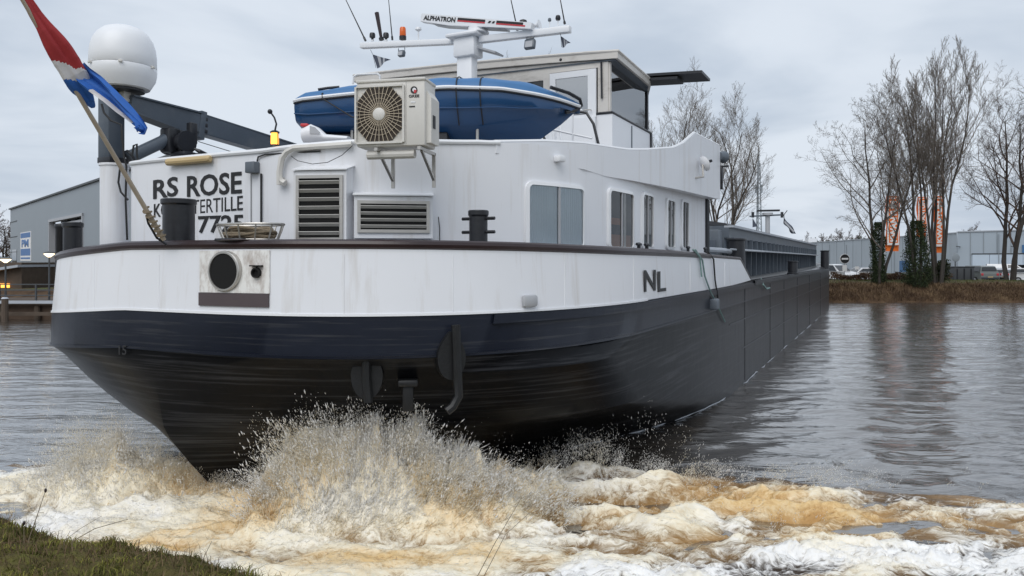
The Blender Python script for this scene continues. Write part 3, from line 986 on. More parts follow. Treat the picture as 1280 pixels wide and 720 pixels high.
m = MB(); m.slab([W(c, v, 0) + UP * (roof_z(c, v) - 0.16) for c, v in ((-2.4, 12.4), (2.4, 12.4), (2.4, 14.64), (-2.4, 14.64))], (0, 0, -0.02)); m.build('ceiling', M['white_clean'], SHIP, smooth=0)
ZS = 5.35   # sill of the glazing
# lower house, a touch wider than the glazed part
m = MB()
pl = [(-2.74, WH0 - 0.04), (2.74, WH0 - 0.04), (2.74, 14.7), (1.9, 15.6), (-1.9, 15.6), (-2.74, 14.7)]
m.slab([W(c, v, 4.0) for c, v in pl], (0, 0, ZS - 4.0)); m.build('wheelhouse_base', M['white_clean'], SHIP, smooth=0)
m = MB(); m.tube([W(c, v, ZS + 0.01) for c, v in pl], 0.025, 6, closed=True); m.build('sill_moulding', M['black'], SHIP)
for c in (1.25, 2.0):
    m = MB(); m.box(W(c, WH0 - 0.05, 4.72), (0.02, 0.02, 1.2), RS); m.build('panel_joint', M['hold'], SHIP, smooth=0)
for v in (13.4,):
    m = MB(); m.box(W(2.747, v, 4.7), (0.02, 0.02, 1.2), RS); m.build('panel_joint', M['hold'], SHIP, smooth=0)
m = MB(); m.box(W(2.745, 14.66, 4.7), (0.05, 0.08, 1.28), RS); m.build('corner_strip', M['black'], SHIP, smooth=0)
# aft wall: beams, posts, long dark window, door
def aft_box(name, c0, c1, z0, z1, th, mat, off=0.0, parent=SHIP, sm=0):
    mm = MB()
    za, zb2 = (roof_z(c0, WH0) - 0.14, roof_z(c1, WH0) - 0.14) if z1 > 6.2 else (z1, z1)
    mm.slab([W(c0, WH0 + off - th / 2, z0), W(c1, WH0 + off - th / 2, z0), W(c1, WH0 + off - th / 2, zb2), W(c0, WH0 + off - th / 2, za)], AX * th)
    return mm.build(name, mat, parent, smooth=sm)
def c_at(px, v):
    # starboard offset seen in column px on the plane of station v
    k = (px - 640) / F; b = SO + AX * v
    return (k * b.y - b.x) / (TX.x - k * TX.y)
def zpx(c, v, py):
    return H - (py - 325) / F * W(c, v, 0).y
cA, cB = c_at(688, WH0), c_at(748, WH0)
cW = c_at(680, WH0)
aft_box('aft_wall', -HW, -1.6, ZS, 6.22, 0.06, M['beige'])
aft_box('aft_wall', -1.6, cW, ZS, 5.72, 0.06, M['beige'])
aft_box('aft_wall', -1.6, cW, 6.06, 6.22, 0.06, M['beige'])
aft_box('aft_wall', cW, cA, ZS, 6.22, 0.061, M['beige'])
aft_box('aft_wall', cB, HW, ZS, 6.24, 0.06, M['beige'])
aft_box('aft_wall', cA, cB, 6.17, 6.24, 0.06, M['beige'])
w = aft_box('wheelhouse_window', -1.6, cW, 5.72, 6.06, 0.02, M['dark_glass'], 0.0)
zd = zpx(2, WH0, 80)
d = aft_box('wheelhouse_door', cA + 0.02, cB - 0.02, 4.25, 5.30, 0.05, M['white_clean'], -0.10)
dw = MB()
for c0, c1, z0, z1 in ((cA + 0.02, cA + 0.13, 5.30, 6.15), (cB - 0.17, cB - 0.02, 5.30, 6.15), (cA + 0.13, cB - 0.17, 6.04, 6.15), (cA + 0.13, cB - 0.17, 5.30, 5.36)):
    dw.box(W((c0 + c1) / 2, WH0 - 0.05, (z0 + z1) / 2), (c1 - c0, 0.05, z1 - z0), RS)
dw.build('door_frame', M['white_clean'], d, smooth=0)
aft_box('door_pane', cA + 0.13, cB - 0.17, 5.36, 6.04, 0.01, M['pale_glass'], -0.05, d)
aft_box('blind', cA + 0.14, cB - 0.18, 5.62, 6.03, 0.008, M['grey'], -0.02, d)
m = MB(); q = W(cB - 0.10, WH0 - 0.10, 5.42); m.tube([q, q - AX * 0.05, q - AX * 0.05 - TX * 0.12], 0.012, 6); m.build('door_handle', M['steel'], d)
# dark grab bar and a vent knob on the corner
m = MB(); a = c_at(753, WH0); m.tube([W(a, WH0 - 0.06, zpx(a, WH0, 78)), W(a + 0.01, WH0 - 0.06, zpx(a, WH0, 124))], 0.018, 6); m.build('grab_bar', M['black'], SHIP)
m = MB(); a = c_at(703, WH0); m.ball(W(a, WH0 - 0.06, zpx(a, WH0, 76)), 0.035); m.build('horn', M['black'], SHIP)
m = MB(); a = c_at(594, WH0); m.ball(W(a, 12.18, zpx(a, 12.2, 77)), 0.03); m.build('deck_light', M['black'], SHIP)
# glazed sides
for side in (1, -1):
    m = MB(); m.slab([W(side * 2.65, 12.42, ZS + 0.02), W(side * 2.65, 14.62, ZS + 0.02), W(side * 2.65, 14.62, 6.24), W(side * 2.65, 12.42, 6.28)], TX * side * 0.012)
    p_ = m.build('side_window', M['pale_glass'], SHIP, smooth=0)
    m = MB(); m.box(W(side * 2.66, 14.66, 5.8), (0.06, 0.07, 0.9), RS); m.build('window_post', M['black'], SHIP, smooth=0)
    m = MB(); m.box(W(side * 2.66, 12.38, 5.8), (0.06, 0.07, 0.9), RS); m.build('window_post', M['beige'], SHIP, smooth=0)
m = MB(); m.slab([W(-2.6, 14.68, ZS + 0.02), W(2.6, 14.68, ZS + 0.02), W(2.6, 14.68, 6.24), W(-2.6, 14.68, 6.24)], AX * 0.012); m.build('front_window', M['pale_glass'], SHIP, smooth=0)
for c in (-0.8, 0.8):
    m = MB(); m.box(W(c, 14.68, 5.8), (0.06, 0.06, 0.9), RS); m.build('window_post', M['black'], SHIP, smooth=0)
m = MB(); m.box(W(1.4, 13.6, 6.12), (1.6, 0.8, 0.16), RS); m.build('ceiling_console', M['black'], SHIP, smooth=0)
m = MB(); m.box(W(0.2, 14.2, 5.35), (2.6, 0.6, 0.5), RS, 0.04); m.build('steering_console', M['hold'], SHIP)
# dark fold-out panel at the forward corner of the roof
m = MB(); R = RS @ Matrix.Rotation(math.radians(3), 3, 'Y')
m.box(W(3.15, 14.55, 6.40), (1.45, 0.75, 0.05), R); m.build('sun_visor', M['black'], SHIP, smooth=0)
m = MB(); m.box(W(2.95, 14.45, 6.33), (0.9, 0.5, 0.05), R); m.build('visor_bracket', M['black'], SHIP, smooth=0)
m = MB(); m.box(W(3.1, 14.5, 6.46), (0.10, 0.1, 0.06), R); m.build('visor_knob', M['black'], SHIP, smooth=0)
# railings and stair between roof edge and wheelhouse
def rail(pts, r=0.018, mat='white_clean', name='railing'):
    m = MB(); m.tube(pts, r, 6); m.build(name, M[mat], SHIP)
rv = 10.6
def rp_(px, py, v=rv):
    c = c_at(px, v); return W(c, v, zpx(c, v, py))
rail([rp_(640, 172), rp_(668, 152), rp_(710, 138), rp_(733, 141), rp_(742, 155), rp_(748, 180)], 0.022, 'black')
rail([rp_(640, 172), rp_(668, 151.5), rp_(710, 136.5), rp_(728, 138)], 0.016)
rail([rp_(672, 158), rp_(740, 173)]); rail([rp_(716, 137), rp_(716, 180)])
rail([rp_(692, 146, 11.2), rp_(699, 150, 11.2), rp_(702, 180, 11.2)], 0.02)
rail([rp_(680, 160, 11.2), rp_(690, 160, 11.2), rp_(693, 180, 11.2)], 0.02)
rail([rp_(672, 160), rp_(672, 182)], 0.03); rail([rp_(655, 180), rp_(672, 165)])
rail([rp_(675, 162), rp_(685, 182)], 0.02, 'black')
rail([rp_(694, 146, 11.4), rp_(694, 180, 11.4)], 0.03)
# grab rail above the tender aft of the wheelhouse
rail([rp_(441, 105, 11.8), rp_(442, 96, 11.8), rp_(447, 93, 11.8), rp_(472, 92, 11.8), rp_(475, 95, 11.8), rp_(475, 104, 11.8)], 0.022)

# ------------------------------------------------------------------ mast with crossbar
MV = 11.3
mc = c_at(584, MV)
MAST = thing('signal_mast', 'white T shaped signal mast with two long arms in front of the wheelhouse', 'mast', W(mc, MV, 4.2))
zt = zpx(mc, MV, 45)
m = MB(); m.box(W(mc, MV, (4.2 + zt - 0.2) / 2), (0.30, 0.22, zt - 4.4), RS, 0.02); m.build('post', M['white_clean'], MAST)
m = MB(); m.box(W(mc + 0.02, MV, zt - 0.22), (0.42, 0.34, 0.34), RS, 0.03); m.build('mast_head', M['white_clean'], MAST)
m = MB(); m.box(W(mc, MV, zt - 0.02), (0.62, 0.50, 0.07), RS, 0.03); m.build('head_plate', M['white_clean'], MAST)
m = MB(); m.box(W(mc + 0.35, MV + 0.1, zt - 0.28), (0.5, 0.3, 0.03), RS @ Matrix.Rotation(math.radians(20), 3, 'Y')); m.build('gusset', M['grey'], MAST, smooth=0)
def mp(px, py, v=MV):
    c = c_at(px, v); return W(c, v, zpx(c, v, py))
LA, RA = mp(452, 57.5), mp(713, 36.5)
CL, CR = mp(570, 52), mp(600, 50)
m = MB(); m.bar(LA, CL, 0.12, 0.10, bev=0.012); m.build('arm', M['white_clean'], MAST)
m = MB(); m.bar(CR, RA, 0.12, 0.11, bev=0.012); m.build('arm', M['white_clean'], MAST)
# radar scanner
RAD = thing('radar_scanner', 'white radar scanner bar with dark red stripe on the signal mast', 'radar', mp(597, 44))
q = mp(597, 42)
m = MB(); m.lathe([(0.20, 0), (0.20, 0.02), (0.17, 0.03), (0.165, 0.12), (0.13, 0.15), (0.05, 0.16)], q, None, 24); m.build('turntable', M['white_clean'], RAD)
a, b = mp(526, 21.5, MV - 0.15), mp(664, 32, MV - 0.15)
ab = (b - a).normalized(); sd = ab.cross(UP).normalized(); uu = sd.cross(ab)
m = MB(); m.slab([a + uu * 0.07, b + uu * 0.05, b - uu * 0.05, a + ab * 0.6 - uu * 0.10, a - uu * 0.07], -sd * 0.14); bar_ = m.build('scanner_bar', M['white_clean'], RAD, smooth=0)
L = (b - a).length
def on_bar(f, h, d=0.006): return a + ab * (L * f) + uu * h + sd * d
lettering('maker_lettering', 'ALPHATRON', on_bar(0.03, -0.045, 0.004), ab, uu, L * 0.30, 0.085, M['ink'], RAD, 0.03, 0.003)
m = MB()
for f0, f1 in ((0.35, 0.60), (0.70, 0.93)):
    m.slab([on_bar(f0, 0.040, 0.001), on_bar(f1, 0.040, 0.001), on_bar(f1, 0.0, 0.001), on_bar(f0, 0.0, 0.001)], sd * 0.004)
m.build('dark_stripe', M['ink'], RAD, smooth=0)
m = MB()
for f0, f1 in ((0.35, 0.60), (0.70, 0.95)):
    m.slab([on_bar(f0, -0.002, 0.001), on_bar(f1, -0.002, 0.001), on_bar(f1, -0.026, 0.001), on_bar(f0, -0.026, 0.001)], sd * 0.004)
m.build('red_stripe', M['logo_red'], RAD, smooth=0)
m = MB()
for f0 in (0.625, 0.66):
    m.slab([on_bar(f0 + 0.01, 0.025, 0.001), on_bar(f0 + 0.03, 0.025, 0.001), on_bar(f0 + 0.02, -0.012, 0.001), on_bar(f0, -0.012, 0.001)], sd * 0.004)
m.build('dark_tick', M['ink'], RAD, smooth=0)
m = MB(); m.slab([mp(540, 29.5, MV - 0.1), mp(631, 34, MV - 0.1), mp(631, 36, MV - 0.1), mp(554, 32, MV - 0.1)], AX * 0.2); m.build('scanner_foot', M['grey'], RAD, smooth=0)

# aerials on the arms
def aerial(name, label, cat, px0, py0, px1, py1, r0, r1, mat, v=MV):
    t = thing(name, label, cat, mp(px0, py0, v))
    m = MB(); a, b = mp(px0, py0, v), mp(px1, py1, v)
    m.tube([a, a.lerp(b, 0.08)], r0 * 1.6, 8); m.build('socket', M['black'], t)
    m = MB(); m.tube([a.lerp(b, 0.06), a.lerp(b, 0.5), b], [r0, (r0 + r1) / 2, r1], 6); m.build('whip', M[mat], t)
aerial('whip_aerial', 'slanting whip aerial at the outer end of the long mast arm above the tender', 'aerial', 457, 51, 431, -3, 0.014, 0.007, 'cable')
aerial('whip_aerial', 'thin upright whip aerial between the sockets and the orange beacon', 'aerial', 490.5, 50, 485, -8, 0.012, 0.006, 'cable')
aerial('whip_aerial', 'whip aerial rising behind the end of the radar scanner bar', 'aerial', 647, 38, 637, -8, 0.014, 0.007, 'cable')
aerial('whip_aerial', 'whip aerial at the tip of the mast arm above the wheelhouse door', 'aerial', 706, 30, 699, -8, 0.013, 0.007, 'cable')
aerial('rod_aerial', 'short thick brown rod aerial on the mast arm', 'aerial', 477, 50, 471, 16, 0.03, 0.045, 'maroon')
for px, py, lb in ((465.5, 50, 'small black socket lamp beside the slanting whip aerial'), (482.5, 50, 'small black socket lamp beside the thick rod aerial')):
    t = thing('nav_lamp', lb, 'lamp', mp(px, py)); q = mp(px, py)
    m = MB(); m.lathe([(0.02, 0), (0.025, 0.03), (0.055, 0.05), (0.055, 0.10), (0.045, 0.13)], q, None, 14); m.build('housing', M['black'], t)
    m = MB(); m.lathe([(0.03, -0.02), (0.03, 0.0)], q, None, 14); m.build('foot', M['white_clean'], t)
q = mp(503.5, 49.5)
t = thing('orange_beacon', 'orange warning beacon standing on the white mast arm', 'beacon', q)
m = MB(); m.lathe([(0.065, 0), (0.065, 0.06), (0.058, 0.065)], q, None, 20); m.build('base', M['black'], t)
m = MB(); m.lathe([(0.056, 0.065), (0.060, 0.08), (0.056, 0.20), (0.045, 0.225), (0.01, 0.23)], q, None, 20); m.build('lens', M['amber'], t)
q = mp(523, 49)
t = thing('wind_sensor', 'small white wind sensor on the mast arm beside the orange beacon', 'sensor', q)
m = MB(); m.cyl(q, q + UP * 0.17, 0.014, n=8); m.build('stem', M['white_clean'], t)
m = MB(); m.lathe([(0.03, 0.15), (0.06, 0.17), (0.05, 0.21), (0.02, 0.22)], q, None, 12); m.build('cap', M['white_clean'], t)
def floodlight(px, py, lab, sc_=1.0, v=MV):
    q = mp(px, py, v)
    t = thing('floodlight', lab, 'floodlight', q)
    R = RS @ Matrix.Rotation(math.radians(-14), 3, 'X')
    m = MB(); m.box(q - UP * 0.14 * sc_, (0.17 * sc_, 0.09, 0.15 * sc_), R, 0.02); m.build('housing', M['hold'], t)
    m = MB(); m.box(q - UP * 0.145 * sc_ - AX * 0.048, (0.12 * sc_, 0.012, 0.10 * sc_), R); m.build('lens', M['grey'], t, smooth=0)
    m = MB(); m.tube([q - TX * 0.07, q - TX * 0.07 - UP * 0.06, q + TX * 0.07 - UP * 0.06, q + TX * 0.07], 0.008, 6); m.build('bracket', M['hold'], t)
floodlight(502, 60, 'small grey floodlight hanging under the orange beacon', 0.75)
floodlight(662.5, 44, 'square grey floodlight under the rising mast arm', 1.1)
def dome(px, py, r, h, lab, mat='black'):
    q = mp(px, py); t = thing('dome_aerial', lab, 'aerial', q)
    m = MB(); m.cyl(q, q + UP * h, 0.01, n=6); m.build('stem', M['white_clean'], t)
    m = MB(); m.lathe([(r * 0.8, h), (r, h + r * 0.6), (r * 0.8, h + r * 1.6), (0.01, h + r * 1.9)], q, None, 12); m.build('cap', M[mat], t)
dome(654, 39, 0.075, 0.06, 'low black dome aerial near the end of the radar bar')
dome(687, 33.5, 0.03, 0.09, 'small pale forked aerial on the rising mast arm', 'hold')
dome(697.5, 32, 0.045, 0.09, 'black upright aerial near the tip of the rising mast arm')
q = mp(664, 40)
t = thing('search_horn', 'white loudhailer horn on the rising mast arm', 'horn', q)
m = MB(); m.lathe([(0.02, 0), (0.03, 0.08), (0.08, 0.16)], q + UP * 0.08, RS @ Matrix.Rotation(math.radians(80), 3, 'Y'), 14); m.build('bell', M['white_clean'], t)
m = MB(); m.cyl(q, q + UP * 0.09, 0.014, n=8); m.build('stem', M['white_clean'], t)
def pennant(px, py, pts, lab):
    q = mp(px, py); t = thing('pennant', lab, 'pennant', q)
    m = MB(); m.tube([q, mp(pts[0][0], pts[0][1]), mp(*pts[-1])], 0.004, 5); m.build('halyard', M['cable'], t)
    m = MB(); n_ = 7
    top, tip, bot = (mp(*p) for p in pts)
    vs = []; fs = []
    for i in range(n_):
        f = i / (n_ - 1)
        for g in (0, 1):
            p = top.lerp(tip, f) if g == 0 else bot.lerp(tip, f)
            vs.append(p + AX * (0.05 * math.sin(f * 5 + g)))
    for i in range(n_ - 1): fs.append((2 * i, 2 * i + 2, 2 * i + 3, 2 * i + 1))
    m.cur = 0; m.add(vs, fs)
    o = m.build('cloth', [M['pennant'], M['grey']], t, recalc=False)
    for i, p in enumerate(o.data.polygons): p.material_index = 1 if i in (1, 3) else 0
pennant(463, 62, ((466, 68), (489, 75), (470, 85)), 'small grey striped pennant hanging under the long mast arm above the tender')
pennant(700, 40, ((701, 45), (714, 54), (702, 59)), 'small dark pennant hanging under the mast arm tip')

# ------------------------------------------------------------------ air conditioner
s0 = s_at(446, 0.5)
A0 = at(446, 184, 7.55); A1 = at(531, 184, 7.40)
xd = (A1 - A0); xd.z = 0; Lx = xd.length; xd.normalize(); nd = xd.cross(UP)      # front normal, towards the quay
zb_, zt_ = A0.z, at(446, 103.5, 7.55).z
AC = thing('air_conditioner', 'cream air conditioner with round fan grille on brackets on the deckhouse wall', 'air conditioner', A0 + xd * Lx / 2 - nd * 0.18)
Ra = Matrix((xd, -nd, UP)).transposed()
hh = zt_ - zb_
m = MB(); m.box(A0 + xd * Lx / 2 - nd * 0.17 + UP * hh / 2, (Lx, 0.34, hh), Ra, 0.012); m.build('casing', M['offwhite'], AC)
m = MB(); m.box(A0 + xd * Lx / 2 - nd * 0.165 + UP * (hh + 0.008), (Lx + 0.015, 0.36, 0.03), Ra, 0.008); m.build('lid', M['offwhite'], AC)
fc = A0 + xd * (Lx * 0.345) + UP * (hh * 0.49)
rf = 0.228
m = MB()
# square fan panel with bevelled corners
ppts = []
for cx, cz in ((1, 0.55), (0.55, 1), (-0.55, 1), (-1, 0.55), (-1, -0.55), (-0.55, -1), (0.55, -1), (1, -0.55)): ppts.append((cx, cz))
m.slab([fc + nd * 0.002 + xd * (a * 0.235) + UP * (b * 0.265) for a, b in ppts], nd * 0.008); m.build('fan_backing', M['grille_dark'], AC, smooth=0)
m = MB()
for sx in (-1, 1): m.bar(fc + nd * 0.012 + xd * sx * 0.255 - UP * 0.285, fc + nd * 0.012 + xd * sx * 0.255 + UP * 0.285, 0.02, 0.025, up=nd)
for sz in (-1, 1): m.bar(fc + nd * 0.013 + UP * sz * 0.285 - xd * 0.245, fc + nd * 0.013 + UP * sz * 0.285 + xd * 0.245, 0.02, 0.025, up=nd)
m.build('grille_frame', M['offwhite'], AC, smooth=0)
Rn = Matrix((xd, UP, nd)).transposed()
for k in range(5):
    g = 2 * math.pi * k / 5 + 0.3
    m = MB(); u = xd * math.cos(g) + UP * math.sin(g); w_ = nd.cross(u)
    m.slab([fc + nd * 0.011 + u * 0.05 - w_ * 0.03, fc + nd * 0.011 + u * 0.2 - w_ * 0.09, fc + nd * 0.011 + u * 0.21 + w_ * 0.05, fc + nd * 0.011 + u * 0.05 + w_ * 0.03], nd * 0.006); m.build('fan_blade', M['grille_dark'], AC, smooth=0)
for k in range(36):
    g = 2 * math.pi * k / 36
    m = MB(); u = xd * math.cos(g) + UP * math.sin(g)
    mx_ = min(0.245 / max(abs(math.cos(g)), 1e-6), 0.275 / max(abs(math.sin(g)), 1e-6), 0.29)
    m.bar(fc + u * 0.06 + nd * 0.026, fc + u * mx_ + nd * 0.022, 0.0055, 0.006, up=nd); m.build('grille_rib', M['grille'], AC, smooth=0)
for r in (0.11, 0.16, 0.21):
    m = MB(); m.tube([fc + nd * 0.024 + xd * r * math.cos(g) + UP * r * math.sin(g) for g in np.linspace(0, 2 * math.pi, 33)[:-1]], 0.0022, 4, closed=True); m.build('grille_ring', M['grille'], AC, smooth=0)
m = MB(); m.lathe([(0.064, 0), (0.064, 0.014), (0.055, 0.02), (0.001, 0.021)], fc + nd * 0.018, Rn, 24); m.build('fan_boss', M['offwhite'], AC)
# maker's round badge and words
bc = A0 + xd * (Lx * 0.845) + UP * (hh * 0.845) + nd * 0.002
m = MB(); m.lathe([(0.036, 0), (0.036, 0.004)], bc, Rn, 20); m.build('badge', M['ink'], AC, smooth=0)
m = MB(); m.lathe([(0.020, 0.004), (0.020, 0.006)], bc + xd * 0.004, Rn, 16); m.build('badge_disc', M['white_clean'], AC, smooth=0)
m = MB(); m.slab([bc + nd * 0.007 + xd * 0.002, bc + nd * 0.007 + xd * 0.03 - UP * 0.004, bc + nd * 0.007 + xd * 0.026 - UP * 0.03, bc + nd * 0.007 + xd * 0.002 - UP * 0.034], nd * 0.002); m.build('badge_wedge', M['logo_red'], AC, smooth=0)
lettering('maker_lettering', 'GREE', bc - xd * 0.055 - UP * 0.075, xd, UP, 0.11, 0.028, M['ink'], AC, 0.02, 0.002)
m = MB(); m.box(bc - UP * 0.12 - xd * 0.01, (0.05, 0.004, 0.014), Ra); m.build('small_sticker', M['white_clean'], AC, smooth=0)
m = MB(); m.box(bc - UP * 0.165 - xd * 0.02, (0.06, 0.004, 0.012), Ra); m.build('small_sticker', M['ink'], AC, smooth=0)
m = MB(); m.box(A0 + xd * (Lx * 0.73) + UP * hh / 2 + nd * 0.001, (0.004, 0.004, hh * 0.96), Ra); m.build('panel_joint', M['steel'], AC, smooth=0)
e = A0 + xd * Lx - nd * 0.17
m = MB(); m.slab([e + nd * 0.12 + UP * 0.03, e + nd * 0.12 + UP * hh * 0.86, e + nd * 0.12 + xd * 0.05 + UP * hh * 0.74, e + nd * 0.12 + xd * 0.05 + UP * 0.03], -nd * 0.26); m.build('valve_cover', M['offwhite'], AC, smooth=0)
m = MB(); m.box(e + xd * 0.052 + UP * hh * 0.38 + nd * 0.03, (0.006, 0.08, 0.13), Ra); m.build('cover_vent', M['ink'], AC, smooth=0)
for f in (0.30, 0.93):
    p0 = A0 + xd * (Lx * f)
    m = MB(); m.box(p0 - nd * 0.22 - UP * 0.03, (0.035, 0.5, 0.03), Ra); m.box(p0 - nd * 0.45 - UP * 0.2, (0.035, 0.03, 0.36), Ra); m.bar(p0 - nd * 0.44 - UP * 0.30, p0 - nd * 0.05 - UP * 0.045, 0.028, 0.02); m.build('bracket', M['steel'], AC, smooth=0)
m = MB(); m.tube([A0 + xd * Lx * 0.12 - UP * 0.075 - nd * 0.08, A0 + xd * Lx * 0.82 - UP * 0.075 - nd * 0.08], 0.045, 10); m.build('drip_tray', M['offwhite'], AC)
# ------------------------------------------------------------------ tender on the deckhouse roof
T0, T1 = at(362, 325, 10.15), at(724, 325, 9.75)
e1 = (T1 - T0); LT = e1.length; e1.normalize(); e2 = UP.cross(e1)          # e2 points away from the quay
TEN = thing('tender_boat', 'blue tender with canvas cover lashed down on the deckhouse roof', 'boat', Vector((T0.x, T0.y, 4.2)) + e1 * LT / 2 + e2 * 0.6)
def tst(f):
    """section of the tender at fraction f of its length: half beam, strake, chine half beam and height, keel, cover top"""
    hb = float(np.interp(f, [0, 0.04, 0.25, 0.55, 0.72, 0.85, 0.94, 1.0], [0.62, 0.70, 0.76, 0.78, 0.70, 0.50, 0.26, 0.0]))
    zs = float(np.interp(f, [0, 0.2, 0.55, 0.75, 0.9, 1.0], [5.00, 5.05, 5.11, 5.09, 5.03, 4.97]))
    cb = hb * float(np.interp(f, [0, 0.5, 0.8, 1.0], [0.90, 0.86, 0.62, 0.2]))
    zc = float(np.interp(f, [0, 0.05, 0.4, 0.6, 0.8, 0.92, 1.0], [4.72, 4.64, 4.62, 4.62, 4.68, 4.80, 4.96]))
    zk = float(np.interp(f, [0, 0.03, 0.3, 0.5, 0.66, 0.76, 0.86, 0.94, 1.0], [4.62, 4.56, 4.50, 4.42, 4.36, 4.39, 4.52, 4.74, 4.955]))
    ct = float(np.interp(f, [0, 0.03, 0.10, 0.3, 0.6, 0.8, 0.92, 1.0], [0.04, 0.13, 0.17, 0.20, 0.21, 0.20, 0.12, 0.01]))
    return hb, zs, cb, zc, zk, ct
yc = 0.78
FS = list(np.linspace(0, 0.1, 6)) + list(np.linspace(0.1, 1.0, 40))[1:]
def tp(f, y, z): return Vector((T0.x, T0.y, 0)) + e1 * (LT * f) + e2 * (yc + y) + UP * z
m = MB(); rings = []
for f in FS:
    hb, zs, cb, zc, zk, ct = tst(f)
    half = [(hb, zs - 0.02), (hb * 1.0, zs - 0.10), (hb * 0.98, (zs + zc) / 2 - 0.02), (cb * 1.03, zc + 0.03), (cb * 0.97, zc), (cb * 0.5, (zc + zk) / 2 - 0.02), (0.0, zk)]
    sec = [(-a, b) for a, b in half] + [(a, b) for a, b in reversed(half[:-1])]
    rings.append([tp(f, a, b) for a, b in sec])
m.loft(rings, True, True); m.build('hull', M['blue_gel'], TEN, smooth=50)
m = MB(); rings = []
for f in FS:
    hb, zs, cb, zc, zk, ct = tst(f)
    sag = 0.012 * math.sin(f * 40)
    sec = [(hb * math.cos(g), zs + 0.02 + (ct + sag) * max(0, math.sin(g)) ** 0.75) for g in np.linspace(math.pi, 0, 13)]
    rings.append([tp(f, a, b) for a, b in sec])
m.loft(rings, True, True); m.build('canvas_cover', M['blue_cover'], TEN, smooth=50)
for side in (-1, 1):
    m = MB(); m.tube([tp(f, side * (tst(f)[0] + 0.012), tst(f)[1] + 0.0) for f in FS], 0.024, 6); m.build('rubbing_strip', M['white_clean'], TEN)
    m = MB(); m.tube([tp(f, side * (tst(f)[0] + 0.014), tst(f)[1] - 0.034) for f in FS], 0.012, 6); m.build('dark_piping', M['black'], TEN)
    m = MB(); m.tube([tp(f, side * (tst(f)[0] * 0.985 + 0.006), (tst(f)[1] + tst(f)[3]) / 2 - 0.03) for f in FS if f < 0.93], 0.009, 5); m.build('moulding', M['blue_gel'], TEN)
# bow fender and painter
m = MB(); m.tube([tp(0.90, -0.40, 5.16), tp(0.96, -0.22, 5.12), tp(1.0, -0.02, 5.07), tp(1.006, 0.02, 4.99), tp(0.985, -0.05, 4.91), tp(0.95, -0.16, 4.86)], 0.026, 8); m.build('bow_fender', M['black'], TEN)
# lashings
def lash(f, r=0.009):
    hb, zs, cb, zc, zk, ct = tst(f)
    pts = [tp(f, 0.0, zs + 0.03 + ct)] + [tp(f, -hb * math.cos(g) - 0.012, zs + 0.03 + ct * math.sin(g) ** 0.75) for g in (1.2, 0.8, 0.4, 0.1)] + [tp(f, -hb - 0.03, zs - 0.05), tp(f + 0.002, -hb * 0.99 - 0.015, (zs + zc) / 2), tp(f + 0.004, -cb * 1.05, zc)]
    m = MB(); m.tube(pts, r, 5); m.build('lashing', M['cable'], TEN)
lash(0.585); lash(0.665)
m = MB(); m.tube([tp(0.112, -0.35, 5.21), tp(0.112, -0.74, 5.07), tp(0.115, -0.76, 5.0), tp(0.22, -0.78, 4.74), tp(0.34, -0.72, 4.60), tp(0.35, -0.72, 4.4)], 0.009, 5); m.build('lashing', M['cable'], TEN)
m = MB(); m.tube([tp(0.08, -0.55, 5.17), tp(0.11, -0.5, 5.20), tp(0.15, -0.46, 5.22)], 0.02, 6); m.build('cover_tie', M['black'], TEN)
# cradle posts
for f, y in ((0.645, -0.45), (0.645, 0.45), (0.2, -0.5), (0.2, 0.5)):
    m = MB(); m.tube([tp(f, y, 4.2), tp(f, y, 4.64)], 0.022, 8); m.build('cradle_post', M['steel'], TEN)
m = MB(); m.box(tp(0.3, 0, 4.40), (1.9, 1.0, 0.32), Matrix((e1, e2, UP)).transposed(), 0.02); m.build('cradle_chock', M['black'], TEN)
m = MB(); m.tube([tp(0.66, -0.5, 4.42), tp(0.72, -0.52, 4.36), tp(0.80, -0.5, 4.28), tp(0.95, -0.4, 4.26)], 0.02, 6); m.build('cradle_strut', M['black'], TEN)
# outboard motor cowl lying beside the tender
O0 = at(397, 178, 9.6)
OM = thing('outboard_motor', 'silver white outboard motor cowl with a red end under the tender stern', 'outboard motor', O0)
m = MB(); rings = []
for x, w_, h0, h1 in ((-0.19, 0.05, 0.0, 0.16), (-0.18, 0.12, 0.0, 0.19), (-0.08, 0.14, 0.0, 0.235), (0.02, 0.14, 0.0, 0.19), (0.12, 0.12, 0.0, 0.10), (0.42, 0.10, 0.0, 0.07)):
    rings.append([O0 + e1 * x + e2 * (w_ * math.cos(g)) + UP * (h0 + (h1 - h0) * (0.5 + 0.5 * math.sin(g))) for g in np.linspace(0, 2 * math.pi, 15)[:-1]])
m.loft(rings, True, True); m.build('cowl', M['white_clean'], OM, smooth=50)
m = MB(); m.slab([O0 + e1 * a - e2 * 0.142 + UP * b for a, b in ((-0.05, 0.09), (-0.05, 0.19), (0.02, 0.17), (0.09, 0.10), (0.07, 0.085))], -e2 * 0.004); m.build('cowl_panel', M['grey'], OM, smooth=0)
m = MB(); m.box(O0 - e1 * 0.15 + UP * 0.215, (0.10, 0.18, 0.04), Matrix((e1, e2, UP)).transposed(), 0.015); m.build('red_end', M['logo_red'], OM)

